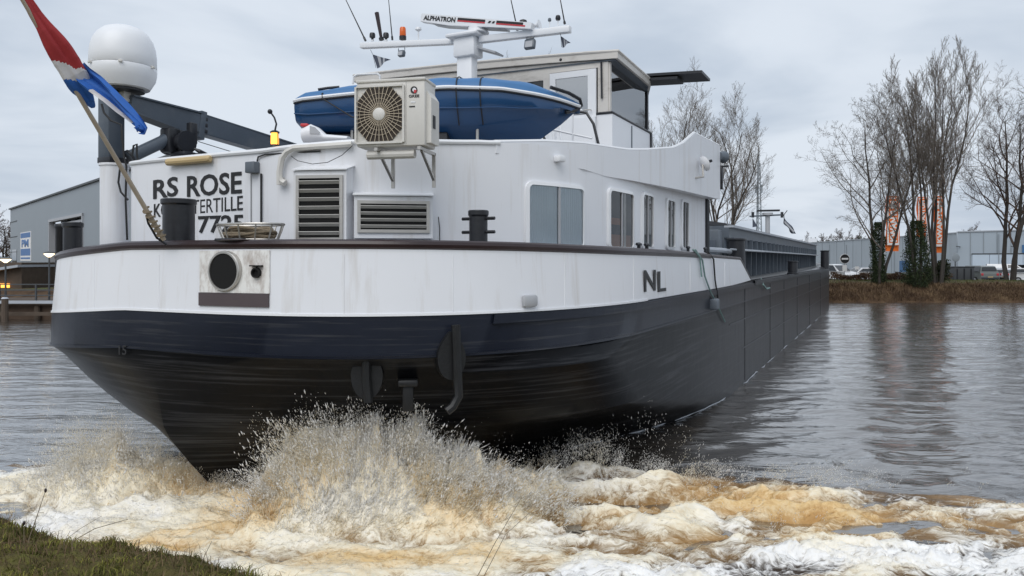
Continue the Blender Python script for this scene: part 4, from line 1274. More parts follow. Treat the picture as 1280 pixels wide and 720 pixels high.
# ------------------------------------------------------------------ crane and satellite dome on the port quarter
CB = at(143, 205, 10.05)
CR_ = thing('deck_crane', 'blue grey folding deck crane resting its jib over the stern deckhouse', 'crane', Vector((CB.x, CB.y, 2.26)))
ped_top = at(143, 206, 10.05).z
m = MB(); m.lathe([(0.175, 2.26), (0.175, ped_top - 0.02), (0.19, ped_top - 0.02), (0.19, ped_top + 0.01)], (CB.x, CB.y, 0), None, 28); m.build('pedestal', M['white'], CR_)
m = MB(); m.box((CB.x - 0.01, CB.y, ped_top + 0.05), (0.26, 0.3, 0.08), RS, 0.01); m.build('slew_ring', M['black'], CR_)
pt = at(141, 118, 10.05).z
m = MB(); m.box((CB.x - 0.04, CB.y, (ped_top + pt) / 2 + 0.05), (0.22, 0.24, pt - ped_top - 0.06), RS, 0.012); m.build('column', M['crane'], CR_)
J0, J1, J2 = at(160, 130, 10.0), at(246, 157, 10.9), at(405, 203, 12.6)
m = MB()
# outer jib: a tapered box with top and bottom flanges
def taper(m, a, b, h0, h1, w0, w1):
    d = (b - a).normalized(); s = d.cross(UP).normalized(); u = s.cross(d)
    ra = [a + s * x * w0 / 2 + u * y * h0 / 2 for x, y in ((-1, -1), (1, -1), (1, 1), (-1, 1))]
    rb = [b + s * x * w1 / 2 + u * y * h1 / 2 for x, y in ((-1, -1), (1, -1), (1, 1), (-1, 1))]
    m.loft([ra, rb], True, True)
taper(m, J0, J1, 0.20, 0.34, 0.18, 0.18); m.build('outer_jib', M['crane'], CR_, smooth=0)
m = MB(); d = (J1 - J0).normalized(); s = d.cross(UP).normalized(); u = s.cross(d)
taper(m, J0 + u * 0.106, J1 + u * 0.178, 0.022, 0.022, 0.25, 0.25); m.build('jib_flange', M['crane'], CR_, smooth=0)
m = MB(); taper(m, J0 - u * 0.106, J1 - u * 0.178, 0.022, 0.022, 0.25, 0.25); m.build('jib_flange', M['crane'], CR_, smooth=0)
m = MB(); taper(m, J1 + u * 0.03 - d * 0.3, J2, 0.26, 0.24, 0.14, 0.14); m.build('inner_jib', M['crane'], CR_, smooth=0)
m = MB(); d2 = (J2 - J1).normalized(); s2 = d2.cross(UP).normalized(); u2 = s2.cross(d2)
taper(m, J1 + u * 0.03 + u2 * 0.138, J2 + u2 * 0.128, 0.02, 0.02, 0.2, 0.2); m.build('jib_flange', M['crane'], CR_, smooth=0)
m = MB(); taper(m, J1 + u * 0.03 - u2 * 0.138, J2 - u2 * 0.128, 0.02, 0.02, 0.2, 0.2); m.build('jib_flange', M['crane'], CR_, smooth=0)
m = MB(); m.box(J1 + d * 0.02, (0.10, 0.24, 0.42), Matrix((d, s, u)).transposed(), 0.01); m.build('jib_collar', M['crane'], CR_)
for k in range(3):
    m = MB(); m.box(J1 + d * (0.08) + s * (0.10) + u * (0.10 - 0.09 * k) - s * 0.0, (0.05, 0.05, 0.06), Matrix((d, s, u)).transposed(), 0.006); m.build('roller_block', M['black'], CR_)
# hydraulic ram, winch drum, hook
a, b = at(161, 197, 9.9), at(214, 172, 10.3)
m = MB(); m.tube([a, b], 0.085, 16); m.build('ram', M['crane'], CR_)
m = MB(); m.tube([a, a.lerp(b, 0.05)], 0.1, 16); m.tube([a.lerp(b, 0.93), b], 0.105, 16); m.build('ram_collar', M['black'], CR_)
wd = at(226, 178, 10.3)
m = MB(); m.cyl(wd - s * 0.16 - TX * 0.12, wd - s * 0.16 + TX * 0.22, 0.115, n=18); m.build('winch_drum', M['black'], CR_)
for k in (-0.14, 0.24):
    m = MB(); m.cyl(wd - s * 0.16 + TX * k, wd - s * 0.16 + TX * (k + 0.04), 0.155, n=18); m.build('drum_flange', M['black'], CR_)
m = MB(); m.box(at(213, 176, 10.3), (0.20, 0.2, 0.34), RS, 0.03); m.build('winch_gear', M['black'], CR_)
m = MB(); m.box(at(229, 193, 10.3), (0.28, 0.2, 0.06), RS, 0.015); m.build('winch_base', M['black'], CR_)
m = MB(); m.box(at(240, 167, 10.4), (0.10, 0.12, 0.30), RS, 0.02); m.build('sheave_plate', M['black'], CR_)
m = MB(); m.tube([at(248, 177, 10.5), at(300, 193, 11.4)], 0.006, 5); m.build('hoist_wire', M['cable'], CR_)
m = MB(); m.tube([at(243, 186, 10.3), at(249, 189, 10.3), at(257, 193, 10.4), at(262, 194, 10.4)], [0.015, 0.03, 0.03, 0.012], 8); m.build('hook', M['black'], CR_)
for pts in (((165, 196), (167, 182), (171, 180), (171, 192), (174, 215), (176, 245)), ((150, 210), (148, 228), (151, 240), (160, 250)), ((127, 130), (130, 141), (139, 151), (152, 156), (153, 175), (155, 195), (158, 208), (157, 250), (159, 300))):
    m = MB(); m.tube([at(x, y, 9.75) for x, y in pts], 0.013, 6); m.build('hydraulic_hose', M['cable'], CR_)
q = at(154, 112, 10.0)
DOME = thing('satellite_dome', 'white satellite dome on the crane column behind the flag', 'satellite dome', q)
k = 9.5 / F
prof = [(y_, z_) for y_, z_ in ((25, 0), (32, 1), (39, 13), (40.5, 22), (40.5, 27), (40, 28.5))]
R0 = RS
m = MB(); m.lathe([(r * k, z * k) for r, z in prof], q, R0, 40); m.build('dome_base', M['white_clean'], DOME, smooth=25)
m = MB(); m.lathe([(r * k, z * k) for r, z in ((39.6, 28.5), (40.4, 29.5), (40.2, 44), (39.0, 54), (36, 64), (31, 72), (24, 78.5), (15, 82), (6, 83.6), (0.5, 83.8))], q, R0, 48); m.build('dome_cover', M['white_clean'], DOME, smooth=60)
m = MB(); m.lathe([(24 * k, -3.5 * k), (26 * k, -3 * k), (26 * k, 0.0)], q, R0, 24); m.build('mount_ring', M['black'], DOME)
m = MB(); m.box(q - UP * 0.09 + Vector((0.02, 0, 0)), (0.11, 0.1, 0.12), RS); m.box(q - UP * 0.15 + Vector((-0.06, 0.02, 0)), (0.3, 0.25, 0.04), RS); m.build('mount_bracket', M['offwhite'], DOME, smooth=0)
for k_ in range(6):
    g = k_ * math.pi / 3 + 0.35
    m = MB(); m.box(q + R0 @ Vector((math.cos(g) * 0.432, math.sin(g) * 0.432, 0.285)), (0.03, 0.05, 0.03), R0 @ Matrix.Rotation(g, 3, 'Z'), 0.006); m.build('clip', M['offwhite'], DOME)

# ------------------------------------------------------------------ flag on its staff at the stern
fb, ft = at(205, 300, 7.75), at(22, -10, 6.55)
FL = thing('stern_flag', 'limp red white and blue flag on a slanting wooden staff at the stern', 'flag', fb)
m = MB(); m.tube([fb, fb.lerp(ft, 0.5), ft], [0.024, 0.022, 0.017], 10); m.build('staff', M['pole'], FL)
m = MB(); dd = (ft - fb).normalized(); s_ = dd.cross(Vector((0, 1, 0))).normalized(); u_ = s_.cross(dd)
m.tube([fb + dd * (0.02 + 0.008 * i) + s_ * (0.034 * math.cos(i * 0.9)) + u_ * (0.034 * math.sin(i * 0.9)) for i in range(46)], 0.012, 5); m.build('lashing', M['rope'], FL)
m = MB(); m.tube([fb + dd * 0.3 + s_ * 0.03, fb + dd * 0.2 - Vector((0.06, 0, 0)), fb + dd * 0.05 - Vector((0.05, 0, 0.02)), fb - UP * 0.05 + Vector((0.03, 0, 0))], 0.013, 6); m.build('rope_end', M['black'], FL)
# cloth: gathered along the staff, stripes across the hoist, the fly hanging in deep folds
nu, nv = 150, 34
# outline of the gathered cloth in the photograph: centre line and half width along it
cl = [(30, -6, 5), (44, 18, 8), (60, 42, 12), (73, 62, 14), (84, 80, 17), (95, 98, 15), (104, 112, 12), (113, 128, 6), (117, 134, 2.5)]
vs = []; col = []
for i in range(nu):
    f = i / (nu - 1) * (len(cl) - 1); j = min(int(f), len(cl) - 2); g = f - j
    g = g * g * (3 - 2 * g) if False else g
    x = cl[j][0] * (1 - g) + cl[j + 1][0] * g; y = cl[j][1] * (1 - g) + cl[j + 1][1] * g; hw_ = cl[j][2] * (1 - g) + cl[j + 1][2] * g
    hw_ *= 0.94 + 0.07 * math.sin(i * 0.13 + 1)
    Y = 6.62 + (i / nu) * 0.55
    c = at(x, y, Y)
    ax = (at(cl[j + 1][0], cl[j + 1][1], Y) - at(cl[j][0], cl[j][1], Y)).normalized()
    sx = ax.cross(Vector((0, 1, 0))).normalized(); wv = hw_ / F * Y
    for k in range(nv):
        t = k / (nv - 1) * 2 * math.pi
        rr = 1 + 0.30 * math.sin(3 * t + i * 0.02) + 0.14 * math.sin(7 * t - i * 0.03)
        vs.append(c + sx * (wv * math.cos(t) * min(rr, 1.12)) + Vector((0, 1, 0)) * (wv * 0.75 * math.sin(t) * rr))
    for k in range(nv):
        pass
fs = []; mi = []
for i in range(nu - 1):
    for k in range(nv):
        k2 = (k + 1) % nv
        fs.append((i * nv + k, i * nv + k2, (i + 1) * nv + k2, (i + 1) * nv + k))
        # stripes slant across the gathered cloth
        t = k / nv * 2 * math.pi
        yy = i / nu * 100 - 9 * math.cos(t)
        mi.append(0 if yy < 52 else (1 if yy < 68 else 2))
m = MB(); m.add(vs, fs); o = m.build('flag_cloth', [M['red'], M['flag_white'], M['flag_blue']], FL, smooth=60, recalc=False)
o.data.polygons.foreach_set('material_index', mi)
# free corner of the fly: white and blue, streaming off to the right
tl = [(97, 82, 9), (108, 96, 12), (122, 106, 12), (138, 120, 10), (152, 134, 9), (164, 146, 7), (173, 155, 6), (177, 162, 7), (172, 164, 4)]
vs = []; fs = []; mi = []
nu, nv = 70, 12
for i in range(nu):
    f = i / (nu - 1) * (len(tl) - 1); j = min(int(f), len(tl) - 2); g = f - j
    x, y, hw_ = (tl[j][q_] * (1 - g) + tl[j + 1][q_] * g for q_ in range(3))
    Y = 7.0 - 0.25 * i / nu
    a_, b_ = tl[max(j - 0, 0)], tl[j + 1]
    ax = (at(b_[0], b_[1], Y) - at(a_[0], a_[1], Y)).normalized(); sx = ax.cross(Vector((0, 1, 0))).normalized()
    if sx.z < 0 and i < nu * 0.85: sx = -sx
    c = at(x, y, Y); wv = hw_ / F * Y
    for k in range(nv):
        t = k / (nv - 1) * 2 - 1
        vs.append(c + sx * wv * t + Vector((0, 1, 0)) * (0.045 * math.sin(t * 3.5 + i * 0.10) + 0.02 * math.sin(t * 9)))
for i in range(nu - 1):
    for k in range(nv - 1):
        fs.append((i * nv + k, i * nv + k + 1, (i + 1) * nv + k + 1, (i + 1) * nv + k))
        mi.append(1 if (k < 2 and 16 < i < 46) else 2)
m = MB(); m.add(vs, fs); o = m.build('flag_fly', [M['red'], M['flag_white'], M['flag_blue']], FL, smooth=60, recalc=False)
o.data.polygons.foreach_set('material_index', mi)

# ------------------------------------------------------------------ wire basket with coiled rope, on the stern gunwale
bq = at(313, 303, 7.75)
BK = thing('wire_basket', 'round wire basket holding coiled rope behind the exhaust on the stern', 'basket', bq)
k = 7.75 / F
def ring(r, z, n=32): return [bq + TX * (r * math.cos(g)) + AX * (r * 0.62 * math.sin(g)) + UP * z for g in np.linspace(0, 2 * math.pi, n + 1)[:-1]]
m = MB(); m.tube(ring(48 * k, 22 * k), 0.013, 6, closed=True); m.build('rim', M['steel'], BK)
m = MB(); m.tube(ring(40 * k, 3 * k), 0.010, 6, closed=True); m.build('foot_ring', M['steel'], BK)
for i in range(12):
    g = 2 * math.pi * i / 12 + 0.2
    e = TX * math.cos(g) + AX * 0.62 * math.sin(g)
    m = MB(); m.tube([bq + e * 40 * k + UP * 3 * k, bq + e * 45 * k + UP * 14 * k, bq + e * 48 * k + UP * 22 * k], 0.009, 5); m.build('wire', M['steel'], BK)
m = MB(); m.lathe([(38 * k, 2 * k), (38 * k, 3 * k)], bq, None, 24); m.build('floor_plate', M['plate'], BK)
RP = thing('rope_coil', 'coil of worn brown rope lying in the wire basket', 'rope', bq + UP * 0.03)
rnd = random.Random(5)
for j in range(7):
    r = (20 + 3 * (j % 4) + rnd.uniform(-2, 5)) * k; zc_ = (5 + 1.9 * j) * k
    m = MB(); ph = rnd.uniform(0, 6)
    m.tube([bq + TX * (r * 1.25 * math.cos(g) + rnd.uniform(-.01, .01)) + AX * (r * 0.7 * math.sin(g)) + UP * (zc_ + 0.018 * math.sin(2 * g + ph)) for g in np.linspace(0, 2 * math.pi, 29)[:-1]], 0.016, 6, closed=True); m.build('strand', M['rope'], RP)

# lit amber beacon with a goose neck on the roof edge
q = at(343.5, 184, 8.9)
BE = thing('amber_beacon', 'lit amber warning light with a curved goose neck on the roof edge', 'beacon', q)
m = MB(); m.lathe([(0.055, 0.0), (0.055, 0.012), (0.05, 0.02), (0.05, 0.03)], q, None, 20); m.cyl(q - UP * 0.06, q, 0.02, n=8); m.build('base', M['black'], BE)
m = MB(); m.lathe([(0.044, 0.03), (0.047, 0.05), (0.045, 0.155), (0.04, 0.17)], q, None, 20); m.build('lens', M['amber_lit'], BE)
m = MB(); m.lathe([(0.055, 0.17), (0.055, 0.185), (0.03, 0.20)], q, None, 20); m.build('cap', M['black'], BE)
for kx in (-0.05, 0.05):
    m = MB(); m.cyl(q + UP * 0.02 + TX * kx, q + UP * 0.18 + TX * kx, 0.006, n=6); m.build('guard_bar', M['black'], BE)
m = MB(); m.tube([q + UP * 0.19, at(345.5, 155, 8.9), at(343, 147, 8.9), at(338, 140, 8.9)], 0.011, 6); m.build('goose_neck', M['black'], BE)
m = MB(); m.ball(at(337.5, 139.5, 8.9), 0.03); m.build('ball', M['black'], BE)

# satellite dish and searchlight on the starboard wing
q = at(880, 205, 13.75)
SD = thing('satellite_dish', 'small white satellite dish on an arm fixed to the deckhouse wing', 'satellite dish', q)
dirn = (Vector((0.75, 0.30, 0.35))).normalized(); Rd = dirn.to_track_quat('Z', 'Y').to_matrix()
m = MB(); m.lathe([(0.01, -0.035), (0.06, -0.030), (0.11, -0.010), (0.145, 0.02), (0.138, 0.024), (0.10, 0.0), (0.01, -0.02)], q, Rd, 28); m.build('reflector', M['white_clean'], SD, smooth=60)
m = MB(); m.tube([q - dirn * 0.03, at(879, 221, 13.7), at(868, 222.5, 13.65), at(858, 222, 13.5)], 0.022, 8); m.build('arm', M['steel'], SD)
m = MB(); m.tube([at(861, 222, 13.5), at(861, 232, 13.5)], 0.013, 6); m.build('stay', M['steel'], SD)
m = MB(); m.tube([q - Rd @ Vector((0, 0.13, 0)), q + dirn * 0.15], 0.008, 6); m.box(q + dirn * 0.16, (0.05, 0.05, 0.05), Rd, 0.01); m.build('receiver', M['black'], SD)
q = at(902, 196, 15.6)
SL = thing('searchlight', 'grey searchlight on a black bracket at the forward end of the wing', 'searchlight', q)
m = MB(); m.lathe([(0.04, -0.12), (0.09, -0.10), (0.13, 0.08), (0.12, 0.10), (0.01, 0.09)], q, (AX * 1.0 + TX * 0.4).to_track_quat('Z', 'Y').to_matrix(), 20); m.build('housing', M['hold'], SL)
m = MB(); m.box(at(904, 208, 15.6), (0.22, 0.1, 0.03), RS); m.box(at(900, 219, 15.6), (0.12, 0.12, 0.36), RS, 0.02); m.box(at(901, 232, 15.6), (0.08, 0.08, 0.16), RS, 0.01); m.build('bracket', M['black'], SL)

# mooring lines over the quarter
ML = thing('mooring_rope', 'grey green mooring rope hanging over the white bulwark below the side windows', 'rope', at(870, 312, 12.2))
def hullrope(pts, r, off=0.02):
    out = []
    for px, py in pts:
        if py < 318: p = at(px, py, hull_at(px, 2.8)[0].y - 0.03)
        else:
            q, t, n = hull_px(px, py); p = q + n * (off + r)
        out.append(p)
    return out
for pts, mat in ((((866, 312), (868, 318), (874, 325), (877, 345), (885, 366), (893, 378), (899, 394), (903, 402)), 'green_rope'), (((869, 312), (871, 321), (872, 335), (873, 346)), 'green_rope'), (((885, 315), (889, 324), (891, 350), (895, 375)), 'cable')):
    m = MB(); m.tube(hullrope(pts, 0.016), 0.016, 6); m.build('line', M[mat], ML)
m = MB(); m.tube([at(951, 348, 19.3), at(954, 356, 19.2), at(958, 361, 19.5), at(962, 360, 20)], 0.022, 6); m.build('line', M['green_rope'], ML)

# bow mast with radar and flags at the far end
fm = W(0.0, 44.5, 0)
FMY = fm.y
BM = thing('bow_mast', 'small mast with radar bar and crossbar at the far end of the ship', 'mast', at(959.5, 300, FMY))
def fp(px, py): return at(px, py, FMY)
m = MB(); m.tube([fp(959.5, 306), fp(959.5, 266)], 0.13, 10); m.tube([fp(959.5, 269), fp(959.5, 266)], 0.3, 12); m.build('post', M['grey'], BM)
m = MB(); m.bar(fp(946.5, 263.5), fp(974, 263), 0.25, 0.10); m.build('radar_bar', M['black'], BM, smooth=0)
m = MB(); m.bar(fp(937, 270.5), fp(978, 268.5), 0.09, 0.09); m.build('crossbar', M['hold'], BM, smooth=0)
for x in (941, 977.5):
    m = MB(); m.tube([fp(x, 272), fp(x, 265)], 0.08, 6); m.build('mast_lamp', M['black'], BM)
m = MB(); m.tube([fp(977, 272), fp(984, 263)], 0.025, 5); m.build('stay', M['black'], BM)
BF = thing('bow_flag', 'small dark flag flying from the crossbar of the bow mast', 'flag', fp(980, 272))
vs = []; fs = []
for i in range(12):
    f = i / 11
    for j in range(5):
        g = j / 4
        a = fp(980, 271).lerp(fp(996, 292), f); b = fp(980, 279).lerp(fp(990, 292), f)
        vs.append(a.lerp(b, g) + Vector((0, 0.12 * math.sin(f * 8 + g), 0)))
for i in range(11):
    for j in range(4): fs.append((i * 5 + j, i * 5 + j + 1, (i + 1) * 5 + j + 1, (i + 1) * 5 + j))
m = MB(); m.add(vs, fs); m.build('cloth', M['pennant'], BF, recalc=False)
m = MB(); m.slab([fp(980, 276), fp(992, 289), fp(991, 291), fp(980, 279)], (0, -0.13, 0)); m.build('cloth_stripe', M['grey'], BF, smooth=0)
m = MB(); m.tube([fp(980, 268), fp(980, 280)], 0.02, 5); m.build('halyard', M['cable'], BF)
BP = thing('pennant', 'small black pennant under the crossbar of the far bow mast', 'pennant', fp(941, 273))
m = MB(); m.slab([fp(941, 273), fp(947, 283), fp(941, 284)], (0, 0.05, 0)); m.build('cloth', M['pennant'], BP, smooth=0)
# ================================================================== THE PLACE
def nodes_of(name):
    m = bpy.data.materials.new(name); m.use_nodes = True
    return m, m.node_tree.nodes, m.node_tree.links

# ------------------------------------------------------------------ river
def river_mat():
    m, n, l = nodes_of('river water')
    b = n['Principled BSDF']
    b.inputs['Base Color'].default_value = (0.062, 0.053, 0.044, 1)
    b.inputs['Roughness'].default_value = 0.22
    b.inputs['IOR'].default_value = 1.8
    b.inputs['Coat Weight'].default_value = 1.0
    b.inputs['Coat Roughness'].default_value = 0.12
    b.inputs['Coat IOR'].default_value = 2.1
    g = n.new('ShaderNodeNewGeometry')
    mp = n.new('ShaderNodeMapping'); mp.inputs['Scale'].default_value = (0.40, 1.25, 1)
    l.new(g.outputs['Position'], mp.inputs['Vector'])
    n1 = n.new('ShaderNodeTexNoise'); n1.inputs['Scale'].default_value = 1.5; n1.inputs['Detail'].default_value = 4; n1.inputs['Roughness'].default_value = 0.55; n1.inputs['Distortion'].default_value = 0.7
    l.new(mp.outputs[0], n1.inputs['Vector'])
    b1 = n.new('ShaderNodeBump'); b1.inputs['Strength'].default_value = 1.0; b1.inputs['Distance'].default_value = 0.07
    l.new(n1.outputs['Fac'], b1.inputs['Height'])
    l.new(b1.outputs[0], b.inputs['Normal']); l.new(b1.outputs[0], b.inputs['Coat Normal'])
    return m
M['river'] = river_mat()
xs = np.concatenate([np.linspace(-140, -24, 60)[:-1], np.linspace(-24, 28, 420)[:-1], np.linspace(28, 150, 90)])
ys = np.concatenate([np.linspace(1.5, 26, 250)[:-1], np.linspace(26, 62, 150)])
X, Yg = np.meshgrid(xs, ys)
fade = sstep(80, 40, Yg)
# open water: long low wind ripples, the stern swirl spreading out behind the ship
Zw = 0.040 * fbm(X * 0.22, Yg * 0.55, 3, 3) + 0.022 * fbm(X * 0.7 + 0.4 * fbm(X * .3, Yg * .3, 8, 2), Yg * 1.7, 5, 4)
sw = sstep(26, 10, Yg) * sstep(-3, 2, X)
Zw = Zw + sw * 0.085 * (ridged(X * 0.55 + 0.6 * noise2(X * .4, Yg * .4, 4), Yg * 1.3, 21, 4) - 0.6)
V = np.stack([X, Yg, Zw], -1).reshape(-1, 3)
ny, nx = X.shape
ii = np.arange(ny - 1)[:, None] * nx + np.arange(nx - 1)[None, :]
Fq = np.stack([ii, ii + 1, ii + nx + 1, ii + nx], -1).reshape(-1, 4)
mesh_np('river', V, Fq, M['river'], kind='structure', smooth=True)

# ------------------------------------------------------------------ wash behind the ship
def froth_colour(n, l, silt_socket):
    r = n.new('ShaderNodeValToRGB'); el = r.color_ramp.elements
    el[0].position = 0.0; el[0].color = (0.96, 0.95, 0.93, 1)
    el[1].position = 1.0; el[1].color = (0.34, 0.165, 0.045, 1)
    a_ = el.new(0.30); a_.color = (0.94, 0.86, 0.68, 1)
    a_ = el.new(0.62); a_.color = (0.80, 0.57, 0.28, 1)
    l.new(silt_socket, r.inputs[0])
    return r.outputs[0]
def wash_mat():
    m, n, l = nodes_of('churned wash')
    b = n['Principled BSDF']
    af = n.new('ShaderNodeAttribute'); af.attribute_name = 'foam'
    at_ = n.new('ShaderNodeAttribute'); at_.attribute_name = 'silt'
    g = n.new('ShaderNodeNewGeometry')
    # streaks drawn out along the flow, warped by slow eddies
    wz = n.new('ShaderNodeTexNoise'); wz.inputs['Scale'].default_value = 1.6; wz.inputs['Detail'].default_value = 3
    l.new(g.outputs['Position'], wz.inputs['Vector'])
    ws = n.new('ShaderNodeVectorMath'); ws.operation = 'MULTIPLY_ADD'
    ws.inputs[1].default_value = (0.9, 0.9, 0.0); l.new(wz.outputs['Color'], ws.inputs[0]); l.new(g.outputs['Position'], ws.inputs[2])
    mp = n.new('ShaderNodeMapping'); mp.inputs['Scale'].default_value = (4.6, 12.0, 6.0)
    l.new(ws.outputs[0], mp.inputs['Vector'])
    nz = n.new('ShaderNodeTexNoise'); nz.inputs['Scale'].default_value = 1.0; nz.inputs['Detail'].default_value = 8; nz.inputs['Roughness'].default_value = 0.72; nz.inputs['Distortion'].default_value = 0.35
    l.new(mp.outputs[0], nz.inputs['Vector'])
    # lace: thin walls between open cells
    mp2 = n.new('ShaderNodeMapping'); mp2.inputs['Scale'].default_value = (6.0, 12.0, 1.0)
    l.new(ws.outputs[0], mp2.inputs['Vector'])
    vo = n.new('ShaderNodeTexVoronoi'); vo.feature = 'DISTANCE_TO_EDGE'; vo.inputs['Scale'].default_value = 1.0
    l.new(mp2.outputs[0], vo.inputs['Vector'])
    lr = n.new('ShaderNodeMapRange'); lr.inputs[1].default_value = 0.0; lr.inputs[2].default_value = 0.22; lr.inputs[3].default_value = 0.22; lr.inputs[4].default_value = -0.10
    l.new(vo.outputs['Distance'], lr.inputs[0])
    ap = n.new('ShaderNodeAttribute'); ap.attribute_name = 'thrown'
    mp3 = n.new('ShaderNodeMapping'); mp3.inputs['Scale'].default_value = (17.0, 9.0, 3.2)
    l.new(ws.outputs[0], mp3.inputs['Vector'])
    n3 = n.new('ShaderNodeTexNoise'); n3.inputs['Scale'].default_value = 1.0; n3.inputs['Detail'].default_value = 7; n3.inputs['Roughness'].default_value = 0.7; n3.inputs['Distortion'].default_value = 0.5
    l.new(mp3.outputs[0], n3.inputs['Vector'])
    nzm = n.new('ShaderNodeMix'); l.new(ap.outputs['Fac'], nzm.inputs[0]); l.new(nz.outputs['Fac'], nzm.inputs[2]); l.new(n3.outputs['Fac'], nzm.inputs[3])
    mp4 = n.new('ShaderNodeMapping'); mp4.inputs['Scale'].default_value = (22.0, 48.0, 26.0)
    l.new(ws.outputs[0], mp4.inputs['Vector'])
    n4 = n.new('ShaderNodeTexNoise'); n4.inputs['Scale'].default_value = 1.0; n4.inputs['Detail'].default_value = 5; n4.inputs['Roughness'].default_value = 0.7
    l.new(mp4.outputs[0], n4.inputs['Vector'])
    nz4 = n.new('ShaderNodeMix'); nz4.inputs[0].default_value = 0.30; l.new(nzm.outputs[0], nz4.inputs[2]); l.new(n4.outputs['Fac'], nz4.inputs[3])
    nzm = nz4
    ad = n.new('ShaderNodeMath'); ad.operation = 'MULTIPLY_ADD'; ad.inputs[1].default_value = 2.3; ad.inputs[2].default_value = -1.17
    l.new(nzm.outputs[0], ad.inputs[0])
    s1 = n.new('ShaderNodeMath'); s1.operation = 'ADD'; l.new(ad.outputs[0], s1.inputs[0]); l.new(af.outputs['Fac'], s1.inputs[1])
    lw = n.new('ShaderNodeMapRange'); lw.inputs[1].default_value = 0.10; lw.inputs[2].default_value = 0.45; lw.inputs[3].default_value = 1.0; lw.inputs[4].default_value = 0.25; l.new(at_.outputs['Fac'], lw.inputs[0])
    lm = n.new('ShaderNodeMath'); lm.operation = 'MULTIPLY'; l.new(lr.outputs[0], lm.inputs[0]); l.new(lw.outputs[0], lm.inputs[1])
    sm = n.new('ShaderNodeMath'); sm.operation = 'ADD'; l.new(s1.outputs[0], sm.inputs[0]); l.new(lm.outputs[0], sm.inputs[1])
    r1 = n.new('ShaderNodeMapRange'); r1.inputs[1].default_value = 0.12; r1.inputs[2].default_value = 0.82; r1.interpolation_type = 'SMOOTHSTEP'
    l.new(sm.outputs[0], r1.inputs[0])
    # air beaten into the peat water turns it amber, foam on top is cream to white
    wc = n.new('ShaderNodeMix'); wc.data_type = 'RGBA'
    wc.inputs[6].default_value = (0.040, 0.024, 0.013, 1); wc.inputs[7].default_value = (0.50, 0.29, 0.105, 1)
    l.new(at_.outputs['Fac'], wc.inputs[0])
    # cream varies with the streaks too
    sa = n.new('ShaderNodeMath'); sa.operation = 'MULTIPLY_ADD'; sa.inputs[1].default_value = -0.9; sa.inputs[2].default_value = 0.45
    l.new(nzm.outputs[0], sa.inputs[0])
    sb = n.new('ShaderNodeMath'); sb.operation = 'MULTIPLY_ADD'; sb.inputs[1].default_value = 0.62; sb.use_clamp = True
    l.new(at_.outputs['Fac'], sb.inputs[0]); l.new(sa.outputs[0], sb.inputs[2])
    fc = froth_colour(n, l, sb.outputs[0])
    mx = n.new('ShaderNodeMix'); mx.data_type = 'RGBA'
    l.new(r1.outputs[0], mx.inputs[0]); l.new(wc.outputs[2], mx.inputs[6]); l.new(fc, mx.inputs[7])
    l.new(mx.outputs[2], b.inputs['Base Color'])
    rr = n.new('ShaderNodeMapRange'); rr.inputs[3].default_value = 0.10; rr.inputs[4].default_value = 0.45
    l.new(r1.outputs[0], rr.inputs[0]); l.new(rr.outputs[0], b.inputs['Roughness'])
    bp = n.new('ShaderNodeBump'); bp.inputs['Strength'].default_value = 0.5; bp.inputs['Distance'].default_value = 0.03
    l.new(sm.outputs[0], bp.inputs['Height']); l.new(bp.outputs[0], b.inputs['Normal'])
    b.inputs['IOR'].default_value = 1.333
    return m
M['wash'] = wash_mat()

top_main = [(-2.75, 0.30), (-2.45, 0.75), (-2.2, 1.10), (-1.95, 1.25), (-1.7, 1.32), (-1.35, 1.30), (-1.05, 1.14), (-0.75, 0.94), (-0.45, 0.76), (-0.1, 0.60), (0.2, 0.5), (0.55, 0.3)]
top_left = [(-5.6, 0.25), (-5.2, 0.7), (-4.95, 1.0), (-4.6, 1.08), (-4.35, 0.9), (-4.0, 0.62), (-3.6, 0.45), (-3.0, 0.36), (-2.6, 0.3)]
def prof(X, pts):
    a, b = zip(*pts)
    return np.interp(X, a, b, left=0, right=0)
def mounds(X, Y):
    wig = 0.16 * fbm(X * 2.1, Y * 2.1, 201, 3)
    fing = 0.86 + 0.26 * noise2(X * 3.3 + 2, Y * 2.5, 211) + 0.14 * noise2(X * 8.0, Y * 5.0, 212) + 0.15 * noise2(X * 19, Y * 11, 213) + 0.12 * noise2(X * 37, Y * 21, 214)
    a = 0.92 * fing * prof(X + wig, top_main) * np.exp(-(np.abs(Y - 8.0 + wig) / 0.42) ** 2.2)
    b = 0.52 * fing * prof(X + wig, top_left) * np.exp(-(np.abs(Y - 8.75 + wig) / 0.42) ** 2.2)
    c = 0.15 * fing * np.exp(-((X - 0.95) / 0.55) ** 2 - ((Y - 9.4) / 0.26) ** 2) + 0.16 * np.exp(-((X - 2.0) / 0.7) ** 2 - ((Y - 8.9) / 0.25) ** 2) + 0.12 * np.exp(-((X - 3.3) / 0.5) ** 2 - ((Y - 8.7) / 0.2) ** 2)
    return a, b, c
